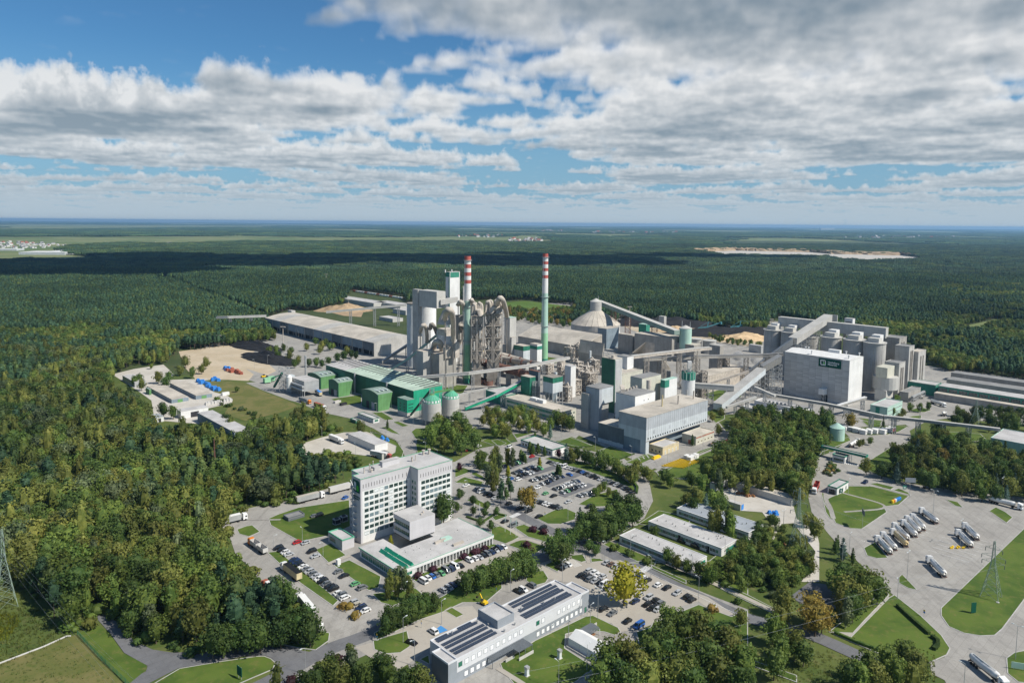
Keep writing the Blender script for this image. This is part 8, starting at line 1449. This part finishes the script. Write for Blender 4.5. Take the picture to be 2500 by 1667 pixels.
machine_excavator(P(*pt('N830,520')), 2.4); p = P(*pt('V190,480')); t = thing('wheel_loader', 'orange wheel loader near the green shredders', 'loader', p, .8); MB().box(-2.5, 1.5, -1.2, 1.2, .8, 2).obj('body', M['yellow'], t); MB().box(-.8, .8, -.8, .8, 2, 3.2).obj('cab', M['glass'], t); MB().box(3, 4, -1.4, 1.4, .2, 1.3).bar((1.4, 0, 1.5), (3.2, 0, .9), .5).obj('bucket', M['dark'], t); wheels(t, (-1.5, 1.5), 1.3)
# ------------------------------------------------------------------ lamps, pylons, masts, flagpoles, fences, bins, pipes
LAMP = {}
LL = []
def lamp(q, h_=9.5, two=False):
    if not LAMP: LAMP['pole'] = MB().tube([(0, 0, 0), (0, 0, 9.5)], [.11, .06], 6).mesh('pole', M['galv']); LAMP['head'] = MB().bar((0, 0, 9.45), (1.3, 0, 9.7), .07).box(1.1, 1.9, -.16, .16, 9.6, 9.78).mesh('lamp_head', M['skylight'])
    p = P(*pt(q)); t = thing('street_lamp', f"grey street lamp {where(p)}", 'street lamp', p, R0.choice([PHI, PHI+pi/2, PHI+pi]), 'street lamps of the site'); t.scale = (1, 1, h_/9.5); LL.append((pt(q)[0], t)); mk('pole', LAMP['pole'], t); mk('lamp_head', LAMP['head'], t)
    if two: mk('lamp_head', LAMP['head'], t, rz=pi)
for q in pts_s if (pts_s := "F548,1490 F828,710 F1445,1195 F1510,835 F1797,1030 F1550,1410 G650,640 G1040,445 G1462,600 G1900,800 G905,1070 G707,1140 G875,1455 G615,1620 G1275,400 G1840,590 G2140,430 G175,740 H745,375 H680,480 H1187,800 H1795,1640 Y610,1160 Y385,800 C325,960 C640,935 C952,1050 C1285,1145 C1615,1180 C1808,1310 C1940,1050 C2190,950 C355,1320 C430,1470 C755,1490 I1265,825 I990,620 I880,870 I340,610 W1165,1190 W645,1290 W470,880 X1372,890 X437,200 X750,640 X1560,760 B80,300 B200,260 B1650,1100 b285,1260 b485,1230 b618,1240 Y1490,220 Y1110,320 D1395,770 B700,960 B1010,1120 H140,150".split()) else []: lamp(q)
for q in ('F520,265', 'F255,340', 'F710,400'): lamp(q, 6.5)
for q in ('G975,985', 'H1275,620', 'H2270,1350', 'H1765,305', 'Y1660,1380', 'D2145,1500'): lamp(q, 12.5, True)
g_ = {}
for x, t in sorted(LL, key=lambda a: a[0]): g_.setdefault(t['label'], []).append(t)
for b_, L in g_.items():
    if len(L) > 1:
        for i, t in enumerate(L): t['label'] = f"{b_}, {ORD[i]} from left"
def pylon(lab, base, top, m_, wb, arms, fr=.62, name='electricity_pylon'):
    H = height(pt(base), pt(top)); p = P(*pt(base)); t = thing(name, lab, 'pylon', p, PHI, 'electricity pylons'); n = 9; mb = MB(); W_ = lambda f: wb/2*(1-f/fr*.80) if f < fr else wb/2*.20*(1-(f-fr)/(1-fr)*.6)
    lv = [((i/n)**.85) for i in range(n+1)]
    for i in range(n):
        a, b = lv[i], lv[i+1]; wa, wb_ = W_(a), W_(b); ca = [(wa, wa), (-wa, wa), (-wa, -wa), (wa, -wa)]; cb_ = [(wb_, wb_), (-wb_, wb_), (-wb_, -wb_), (wb_, -wb_)]
        for k in range(4): A, B = ca[k], cb_[k]; A2, B2 = ca[(k+1) % 4], cb_[(k+1) % 4]; mb.bar((*A, H*a), (*B, H*b), .15); mb.bar((*A, H*a), (*B2, H*b), .075); mb.bar((*A2, H*a), (*B, H*b), .075); mb.bar((*B, H*b), (*B2, H*b), .06)
    mb.obj('lattice_mast', M[m_], t)
    for f, L_ in arms:
        z = H*f; mb = MB(); w2 = W_(f)
        for s_ in (-1, 1): mb.bar((0, s_*w2, z), (0, s_*L_, z+.1), .12).bar((0, s_*w2, z+1.6), (0, s_*L_, z+.1), .08).bar((0, s_*(w2+L_)/2, z), (0, s_*(w2+L_)/2, z+.8), .1)
        mb.obj('cross_arm', M[m_], t)
        for s_ in (-1, 1): MB().cyl(0, s_*L_, z-1.5, z, .13, .13, 6).obj('insulator', M['clad_dark'], t)
    MB().box(-wb/2-.4, -wb/2+.6, -wb/2-.4, -wb/2+.6, -.1, .4).obj('footing', M['concrete_pale'], t); return t, H
GAL = 'green_grey'
py1 = pylon('tall grey-green lattice pylon at the left edge meadow', 'E55,860', 'E12,158', 'pylon_grey', 7.0, ((.70, 4.5), (.82, 4.2), (.93, 3.4))); py2 = pylon('lattice pylon on the lawn beside the truck park', 'H2045,780', 'H2080,265', 'pylon_grey', 6.5, ((.62, 4.0), (.72, 4.2), (.86, 3.0))); py3 = pylon('lattice pylon beside the garage yard track', 'X1545,1190', 'X1590,370', 'pylon_grey', 6.5, ((.62, 4), (.78, 4), (.93, 3)))
py4 = pylon('lattice pylon before the rail sheds at right', 'D1900,830', 'D1917,590', 'pylon_grey', 7.5, ((.6, 4), (.8, 3.5))); pylon('thin rusty brown lattice mast rising from the left wood', 'A1975,1185', 'A1958,830', 'rust', 2.4, (), name='lattice_mast')
def wires(lab, pa, pb, arms, sag=3.0):
    mb = MB(); o = Vector(pa[0].location)
    for f, L_ in arms:
        for s_ in (-1, 1):
            a = pa[0].matrix_basis @ Vector((0, s_*L_, pa[1]*f-1.5)); b = pb[0].matrix_basis @ Vector((0, s_*L_, pb[1]*f-1.5)) if isinstance(pb, tuple) else Vector(pb)+Vector((0, s_*L_, 0)); n = 14
            mb.tube([a+(b-a)*(i/n)-Vector((0, 0, sag*4*(i/n)*(1-i/n)))-o for i in range(n+1)], .02, 3)
    return mb.obj('power_line', M['clad_mid'], None, loc=o, label=lab, cat='power line')
wires('thin power lines sagging between the lawn pylon and the yard pylon', py2, py3, ((.62, 4), (.9, 3))); wires('thin power lines running from the lawn pylon out over the near right corner', py2, P(*pt('G200,1560'), 14), ((.72, 4),)); wires('thin power lines from the left meadow pylon over the access road', py1, P(*pt('E1500,1900'), 12), ((.7, 4.5), (.93, 3.4)))
for i, (q, tq) in enumerate((('b740,715', 'b740,640'), ('b945,960', 'b945,875'), ('b345,1320', 'b340,1125'), ('c1215,1150', 'c1218,905'), ('U1655,170', 'U1655,5'), ('a2015,1300', 'a2015,1205'))):
    H = height(pt(q), pt(tq)); p = P(*pt(q)); t = thing('floodlight_mast', ["floodlight mast over the forest behind the storage hall", "floodlight mast by the sand heap", "floodlight mast in front of the storage hall", "floodlight mast at the inclined dome conveyor", "floodlight mast behind the leftmost silo", "thin floodlight mast where the forest meets the dirt track"][i], 'floodlight', p, 0, 'floodlight masts'); MB().tube([(0, 0, 0), (0, 0, H)], [.6, .35], 8).obj('mast', M['dust'], t); MB().box(-3, 3, -1, 1, H, H+.5).box(-2.6, 2.6, -1.2, -.9, H+.5, H+1.4).obj('lamp_ring', M['dust'], t)
for i, q in enumerate(('I688,935', 'I737,960', 'I788,980')): p = P(*pt(q)); t = thing('flagpole', f"white flagpole with a furled green flag, {['left', 'middle', 'right'][i]} of three", 'flagpole', p, 0, 'three flagpoles'); MB().tube([(0, 0, 0), (0, 0, 9)], [.09, .05], 6).obj('pole', M['white_paint'], t); MB().box(-.05, .25, -.05, .05, 6, 8.8).obj('flag', M['green_mint'], t)
for i, q in enumerate(('I405,790', 'I455,790')): p = P(*pt(q)); t = thing('flagpole', f"white obelisk-like pole in the hedge square, {['left', 'right'][i]}", 'flagpole', p, 0, 'poles in the hedge square'); MB().tube([(0, 0, 0), (0, 0, 7)], [.2, .12], 6).obj('pole', M['white_paint'], t)
def fence(lab, line, h_, m_, step=3.0, mesh_m='green_dark'):
    q = [P(*a) for a in pts(line)]; t = thing('fence', lab, 'fence', q[0], 0); o = q[0]; post = MB().bar((0, 0, 0), (0, 0, h_), .1).mesh('post', M[m_])
    for a, b in zip(q, q[1:]):
        n = max(1, int((b-a).length/step)); mb = MB(); k = max(4, int((b-a).length/.35))
        for i in range(n): mk('post', post, t, a+(b-a)*(i/n)-o)
        for i in range(k): c = a+(b-a)*(i/k)-o; mb.bar(c, c+Vector((0, 0, h_*.95)), .03)
        for z in (.1, .5, .95): mb.bar(a-o+Vector((0, 0, h_*z)), b-o+Vector((0, 0, h_*z)), .05)
        mb.obj('wire_panel', M[mesh_m], t, kind='stuff')
    return t
fence('green mesh fence running down beside the access road corner', 'E712,1130 900,1330 1150,1568 1250,1680', 1.9, 'green_deep'); fence('dark slat fence above the gravel depot yard', 'B1150,885 1250,915 1360,960 1410,1000', 1.6, 'dark', mesh_m='dark'); fence('white railing along the gate road curve', 'Y790,820 900,890 1050,950 1245,990', 1.1, 'white_paint', mesh_m='white_paint'); fence('green railings at the staff entrance', 'C0,960 C165,985 C230,965', 1.6, 'green_deep')
def lowpipe(lab, line, r): q = [P(*a)+Vector((0, 0, .35)) for a in pts(line)]; o = q[0].copy(); return MB().tube([v-o for v in q], r, 8).obj('ground_pipe', M['concrete_pale'], None, loc=o, label=lab, cat='pipe')
lowpipe('white pipe lying across the left meadow', 'E-60,1415 0,1392 400,1240 610,1145 650,1142', .3)
def crates(lab, poly, m_, n, sz, cat, grp, seed=1):
    r = random.Random(seed); q = pts(poly)
    for i in range(n):
        t_ = (i+.5)/n; a = P(q[0][0]+(q[1][0]-q[0][0])*t_, q[0][1]+(q[1][1]-q[0][1])*t_); w_ = len(q) > 2 and r.choice([0, 1]); a += AX*(r.uniform(-1, 1)*2.2); s_ = sz*r.uniform(.8, 1.2); mb = MB(); mb.box(-s_, s_, -s_*.8, s_*.8, 0, s_*1.1); mb.box(-s_*.7, s_*.6, -s_*.5, s_*.6, s_*1.1, s_*1.7)
        mb.obj(cat.replace(' ', '_'), M[m_], None, loc=a, rz=r.uniform(0, 3), label=f"{lab}, {ORD[i]} from the upper left", cat=cat, group=grp)
crates('blue wrapped bale in the stack beside the pair of sheds', 'A1830,305 A2000,395', 'blue', 16, 1.7, 'bale', 'blue wrapped bales', 1); crates('blue wrapped bale in the small heap on the rough meadow', 'A1945,290 A2010,305', 'blue', 4, 1.6, 'bale', 'small heap of blue bales', 2); crates('pale scrap sack along the shed yard edge', 'A1900,520 A2130,480', 'tarp', 14, 1.3, 'sack', 'scrap along the shed yard', 3); crates('red steel crate near the dirt track', 'A2080,200 A2210,245', 'brick_red', 9, 2.0, 'crate', 'red and blue crates by the track', 4)
crates('blue crate near the dirt track', 'A2055,190 A2110,205', 'blue', 3, 1.8, 'crate', 'red and blue crates by the track', 5); crates('junk heap piece in the garage yard', 'X760,440 X1000,490', 'wood', 12, .8, 'junk', 'junk in the garage yard', 6); crates('pale junk box in the garage yard', 'X850,400 X1050,430', 'tarp', 8, .9, 'junk', 'junk in the garage yard', 7); crates('blue plastic crate by the yard track', 'X1200,690 X1310,710', 'blue', 5, .9, 'crate', 'blue crates by the yard track', 8); crates('firewood block beside the yard pylon', 'X1340,1090 X1410,1160', 'wood', 9, .8, 'log pile', 'firewood by the yard pylon', 9); crates('blue tarpaulin bundle in the gravel depot', 'B1240,935 B1320,970', 'blue', 4, 1.2, 'bundle', 'bundles in the gravel depot', 10)
def truckbox(q, m_, lab, grp=None): p = P(*pt(q)); t = thing('skip_container', lab, 'skip', p, PHI+.1, grp); mb = MB(); mb.box(-3, 3, -1.2, -1.1, 0, 2).box(-3, 3, 1.1, 1.2, 0, 2).box(-3, -2.9, -1.1, 1.1, 0, 2).box(2.9, 3, -1.1, 1.1, 0, 2).box(-3, 3, -1.2, 1.2, 0, .1); mb.obj('tub', M[m_], t); MB().box(-2.85, 2.85, -1.05, 1.05, .1, 1.2).obj('load', M['wood'], t)
truckbox('V1595,965', 'tarp', 'pale open skip on the small lawn edge by the sheds'); truckbox('V1710,1010', 'dark', 'dark open skip with scrap by the small lawn'); truckbox('C2025,1005', 'grey_metal', 'grey skip with a rusty load on the mill road'); c = P(*pt('A2070,430')); MB().box(-3, 3, -1.3, 1.3, 0, 2.6).obj('white_container', M['tarp_white'], None, loc=c, rz=PHI, label='cream container at the end of the blue bales', cat='container')
for i, q in enumerate(('C1795,1130', 'C1825,1145', 'C1845,1130', 'C1870,1120')): MB().box(-2, 2, -1.5, 1.5, .1, 2.8).obj('white_tank_box', M['tarp_white'], None, loc=P(*pt(q)), rz=PHI, label=f"white box tank on the mill lawn, {ORD[i]} from the left", cat='tank', group='white box tanks')
for i in range(9):
    a = P(*pt('C1665,1205'))+AX*(i*2.4); t = thing('steel_rack', f"yellow steel frame lying on the lawn, {ORD[i]} from the left", 'steel rack', a, PHI+.55, 'yellow steel frames'); [MB().box(-.15, .15, -7, 7, .2, .5).box(-.9, -.6, -7, 7, .8, 1.0).obj('beam', M['yellow'], t) for k in range(1)]; [MB().box(-.9, .15, y, y+.2, .5, .9).obj('rung', M['yellow'], t) for y in (-6, -2, 2, 6)]
MB().box(-4, 4, -1, 1, 0, 1.2).box(-3, 3, -.6, .6, 1.2, 2).obj('yellow_machine', M['yellow'], None, loc=P(*pt('C1512,1125')), rz=PHI, label='small yellow steel rack on the lawn at the workshop corner', cat='rack'); MB().box(-3, 3, -2, 2, 0, 2).cyl(2, 0, 2, 4, 2.2, .5, 8).obj('maroon_machine', M['brick_red'], None, loc=P(*pt('C2150,1000')), rz=PHI, label='maroon steel hopper lying at the end of the mill road', cat='hopper')
for i in range(8): a = P(*pt('C1340,1140'))+AX*(i*1.8)+AY*((i*7 % 5)-2); MB().cyl(0, 0, 0, .45, .6, .6, 10).obj('concrete_disc', M['tarp'], None, loc=a, label=f"pale concrete disc on the lawn, {ORD[i]} from the left", cat='disc', group='concrete discs')
for i, c in enumerate(('yellow', 'orange', 'tarp_white', 'blue', 'blue', 'blue')): a = P(*pt('Y1155,1255'))+(P(*pt('Y1245,1215'))-P(*pt('Y1155,1255')))*(i/5); MB().cyl(0, 0, 0, 1.5, .7, .8, 10).cyl(0, 0, 1.5, 1.9, .8, .4, 10).obj('recycling_bin', M[c], None, loc=a, label=f"{c.replace('tarp_', '')} recycling bin, {ORD[i]} from the left by the oval lawn", cat='bin', group='recycling bins')
def board(q, lab, w_, h_, z0, m_, rz=None, posts=2, cat='sign', back='galv', group=None):
    p = P(*pt(q)); t = thing('sign_board', lab, cat, p, PHI if rz is None else rz, group); MB().box(-w_/2, w_/2, -.08, .08, z0, z0+h_).obj('board', M[m_], t)
    for k in range(posts): x = (-w_*.3+w_*.6*k) if posts > 1 else 0; MB().box(x-.06, x+.06, .085, .2, 0, z0+h_).obj('post', M[back], t)
    return t
t = board('F655,1100', 'white and red company sign board at the truck lane corner', 5.5, 2.0, .8, 'white_paint', PHI+.1); MB().box(-2.7, -.6, -.1, -.085, 1.0, 2.6).obj('sign_panel', M['red'], t); board('E2200,1530', 'dark green board on two posts on the lower left lawn', 3.0, 3.2, 1.2, 'brand_green', -.7); t = board('H1885,930', 'tall dark green board standing on the big lawn', 2.2, 4.2, .4, 'brand_green', .2); board('H868,145', 'large dark billboard seen edge-on beside the oval lawns', 5, 2.5, 7, 'clad_dark', 1.35, 1)
board('Y1368,1190', 'grey billboard on a single mast at the lawn tip', 5.5, 2.6, 9, 'clad_mid', -.15, 1); board('H2300,1450', 'pale green map board on the lawn at the right edge', 4.5, 2.2, .6, 'green_mint', -.3); t = board('Y522,1145', 'green arrow sign beside the driver pavilion', 1.6, 2.6, .8, 'teal', -.2, 1); MB().box(-.3, .3, -.1, -.085, 1.4, 2.8).obj('arrow', M['white_paint'], t); t = board('Y1305,1100', 'green sign with a white truck mark on the small lawn', 2, 2, 1, 'teal', 0, 1); MB().box(-.6, .6, -.1, -.085, 1.6, 2.2).obj('truck_mark', M['white_paint'], t)
for q, lab in (('F1205,1185', 'yellow and blue road signs at the linden row end'), ('G545,460', 'yellow and blue road signs below the junction lindens'), ('F1612,1060', 'blue parking sign in the grass before the laboratory'), ('G285,620', 'blue parking sign beside the linden row'), ('W350,1190', 'round road sign at the slip road'), ('F2300,740', 'blue sign at the end of the linden row'), ('I1055,800', 'blue and yellow sign on the triangular lawn'), ('H1432,960', 'yellow post with traffic signs beside the truck road')):
    p = P(*pt(q)); t = thing('road_sign', lab, 'road sign', p, PHI-pi/2-.3); MB().tube([(0, 0, 0), (0, 0, 2.9)], .05, 6).obj('post', M['galv'], t); MB().box(-.35, .35, -.06, -.02, 1.6, 2.3).obj('plate', M['blue'], t); MB().box(-.35, .35, -.06, -.02, 2.35, 2.95).obj('plate', M['yellow'], t)
for i in range(6): a = P(*pt('H1740,335'))+Vector((i*1.4-3, (i % 2)*1.2, 0)); MB().box(-.6, .6, -.35, .35, 0, .9).obj('barrier_block', M['yellow'], None, loc=a, rz=i*.7, label=f"yellow barrier block round the lamp foot, {ORD[i]} from the left", cat='barrier', group='yellow barrier blocks')
p = P(*pt('F850,482')); MB().box(-.8, .8, -.8, .8, .1, 2.6).obj('utility_box', M['tarp_white'], None, loc=p, rz=PHI, label='white utility box on the lawn left of the low wing', cat='utility box')
# steam
def steam(lab, q, z, n, r, rise, seed):
    m_ = bpy.data.materials.get('steam')
    if not m_:
        m_ = bpy.data.materials.new('steam'); m_.use_nodes = True; nt = m_.node_tree; nt.nodes.clear(); T = NT(nt); out = T.n('ShaderNodeOutputMaterial'); v = T.n('ShaderNodeVolumePrincipled'); v.inputs['Color'].default_value = (.97, .97, .97, 1); v.inputs['Density'].default_value = .22; T.L.new(v.outputs[0], out.inputs['Volume'])
    p = P(*pt(q), z); r_ = random.Random(seed); mb = bmesh.new()
    for i in range(n):
        f = i/n; mt = Matrix.Translation((r_.gauss(0, r*.6)*(.4+f)+rise[0]*f, r_.gauss(0, r*.5)*(.4+f)+rise[1]*f, rise[2]*f)); bmesh.ops.create_icosphere(mb, subdivisions=2, radius=r*(.25+.5*f)*r_.uniform(.7, 1.2), matrix=mt)
    for v in mb.verts: nv = mnoise.noise_vector(v.co*.45); v.co += nv*r*.25
    me = bpy.data.meshes.new('steam'); mb.to_mesh(me); mb.free(); me.materials.append(m_); o = mk('steam', me, None, p, kind='stuff'); o['label'] = lab
steam('white steam drifting beside the banded silo', 'C1715,500', 6, 7, 5, (-4, 0, 15), 1); steam('white steam cloud before the gypsum store', 'U1180,870', 6, 9, 8, (8, 2, 16), 2)
# ------------------------------------------------------------------ far villages, quarry walls, cloud shadows
HM = {}; HL = {}
def house(p, s_, k, grp):
    if k not in HM:
        mb = MB(); mb.box(-5, 5, -4, 4, 0, 4.5); mb.cur = 1; mb.add([(-5.4, -4.4, 4.4), (5.4, -4.4, 4.4), (5.4, 4.4, 4.4), (-5.4, 4.4, 4.4), (-5.4, 0, 8), (5.4, 0, 8)], [(0, 1, 5, 4), (2, 3, 4, 5), (1, 2, 5), (3, 0, 4)]); HM[k] = mb.mesh('village_house', [M['render_white'], M[k]])
    o = mk('village_house', HM[k], None, p, R0.uniform(0, 3)); o.scale = (s_,)*3; HL.setdefault((k, grp), []).append(o)
rv = random.Random(5)
for poly, n, sc, grp in (("a0,345 400,350 650,380 640,392 400,400 0,400", 75, 1.2, 'the village at the left edge'), ("a1160,356 1640,358 1640,368 1180,370", 26, 1.2, 'the hamlet beyond the left forest'), ("b1950,278 2352,285 2352,300 1950,300", 30, 2.0, 'the village behind the striped chimneys'), ("c150,305 450,302 450,330 160,334", 34, 2.0, 'the hamlet between the two chimneys'), ("c420,228 650,232 650,242 420,240", 24, 3, 'the distant town beyond the chimneys'), ("c880,240 1080,240 1400,250 1700,240 1700,256 900,258", 30, 3, 'the far town right of the chimneys'), ("d700,285 1300,282 1870,290 1860,300 1000,305", 50, 2.6, 'the village beyond the quarry')):
    q = pts(poly); xs = [a for a, _ in q]; ys = [b for _, b in q]; c = 0
    while c < n:
        x, y = rv.uniform(min(xs), max(xs)), rv.uniform(min(ys), max(ys))
        if inside(q, [x], [y])[0]: house(P(x, y), sc*rv.uniform(.7, 1.5), rv.choice(['roof_dark', 'brick_red', 'roof_dark', 'roof_pale']), grp); c += 1
for (k, grp), L in HL.items():
    for i, o in enumerate(sorted(L, key=lambda o: o.location.x/o.location.y)): tag(o, f"{ORD[i]} {dict(roof_dark='dark', brick_red='red', roof_pale='pale')[k]} roofed tiny house from left in {grp}", 'house', 'houses of '+grp)
for lab, q, L_, W_, H_ in (('large white logistics hall in the fields at far left', 'a460,455', 190, 120, 12), ('second white hall touching the logistics hall', 'a640,440', 110, 90, 10), ('long pale hall at the left frame edge', 'a60,420', 130, 60, 9), ('white hall row on the horizon beyond the quarry', 'd610,222', 500, 150, 60)):
    p = P(*pt(q)); t = thing('white_hall', lab, 'warehouse', p, .05); MB().box(-L_/2, L_/2, -W_/2, W_/2, 0, H_*.9).obj('wall', M['sheet_pale'], t); MB().box(-L_/2, L_/2, -W_/2, W_/2, H_*.9, H_).obj('roof', M['render_white'], t)
q = QUARRY; top = [P(*a) for a in pts("d-540,416 -200,404 0,409 460,418 640,434 1300,449 1460,468")]; r_ = random.Random(3); vs = []; fs = []; n = 0
for a, b in zip(top, top[1:]):
    k = 14
    for i in range(k): v = a+(b-a)*(i/k); d = r_.uniform(-12, 12); vs += [(v.x+d, v.y+r_.uniform(-30, 0), 0), (v.x, v.y+d, 9+r_.uniform(-3, 3)), (v.x, v.y+30+d, 10), (v.x, v.y+60, 17+r_.uniform(-4, 3))]
m_ = len(vs)//4
for i in range(m_-1):
    for j in range(3): fs.append((i*4+j, (i+1)*4+j, (i+1)*4+j+1, i*4+j+1))
me = bpy.data.meshes.new('quarry_wall'); me.from_pydata(vs, [], fs); me.materials.append(M['ochre']); mk('quarry_wall', me, kind='structure')
def cloud(x, y, z, rx, ry, rz_, seed):
    bm = bmesh.new(); r = random.Random(seed)
    for i in range(34):
        a = r.uniform(0, 6.28); d = sqrt(r.random()); c = Vector((cos(a)*d*rx*.8, sin(a)*d*ry*.8, 0)); s_ = r.uniform(.14, .46)*min(rx, ry)*(1.3-d*.75)
        bmesh.ops.create_icosphere(bm, subdivisions=3, radius=1, matrix=Matrix.Translation(c) @ Matrix.Diagonal((s_*1.5, s_, rz_*r.uniform(.6, 1.1), 1)))
    for v in bm.verts: nv = mnoise.noise_vector(v.co*.004+Vector((seed, 0, 0))); v.co += nv*90; v.co.z = max(v.co.z, -20)
    me = bpy.data.meshes.new('cloud'); bm.to_mesh(me); bm.free(); me.materials.append(M['cloud']); o = mk('cloud', me, None, (x, y, z), kind='stuff'); o['label'] = 'cumulus cloud passing above the frame, its shadow on the forest'
M['cloud'] = mat('cloud_white', (.85, .86, .88), rough=1, var=.02, spec=0)
sh = Vector((sin(SUN_AZ)*cos(SUN_EL), cos(SUN_AZ)*cos(SUN_EL), sin(SUN_EL)))
for (x, y, rx, ry, z, sd) in ((-1500, 2350, 1000, 640, 1500, 1), (-200, 2850, 1000, 520, 1700, 2), (900, 3300, 600, 260, 1700, 3)):
    k = z/sh.z; cloud(x+sh.x*k, y+sh.y*k, z, rx, ry, 200, sd)
def haze():
    bm=bmesh.new(); bmesh.ops.create_cube(bm,size=1); me=bpy.data.meshes.new('haze'); bm.to_mesh(me)
    o=bpy.data.objects.new('haze',me); COL.objects.link(o); o.scale=(95000,49500,173); o.location=(0,22000,172-86.5); o['kind']='stuff'
    m_=bpy.data.materials.new('haze'); m_.use_nodes=True; n=m_.node_tree; n.nodes.clear(); T=NT(n); out=T.n('ShaderNodeOutputMaterial'); v=T.n('ShaderNodeVolumePrincipled')
    v.inputs['Color'].default_value=(.36,.66,1,1); v.inputs['Density'].default_value=4e-5; v.inputs['Anisotropy'].default_value=.2
    T.L.new(v.outputs[0],out.inputs['Volume']); me.materials.append(m_)
haze()
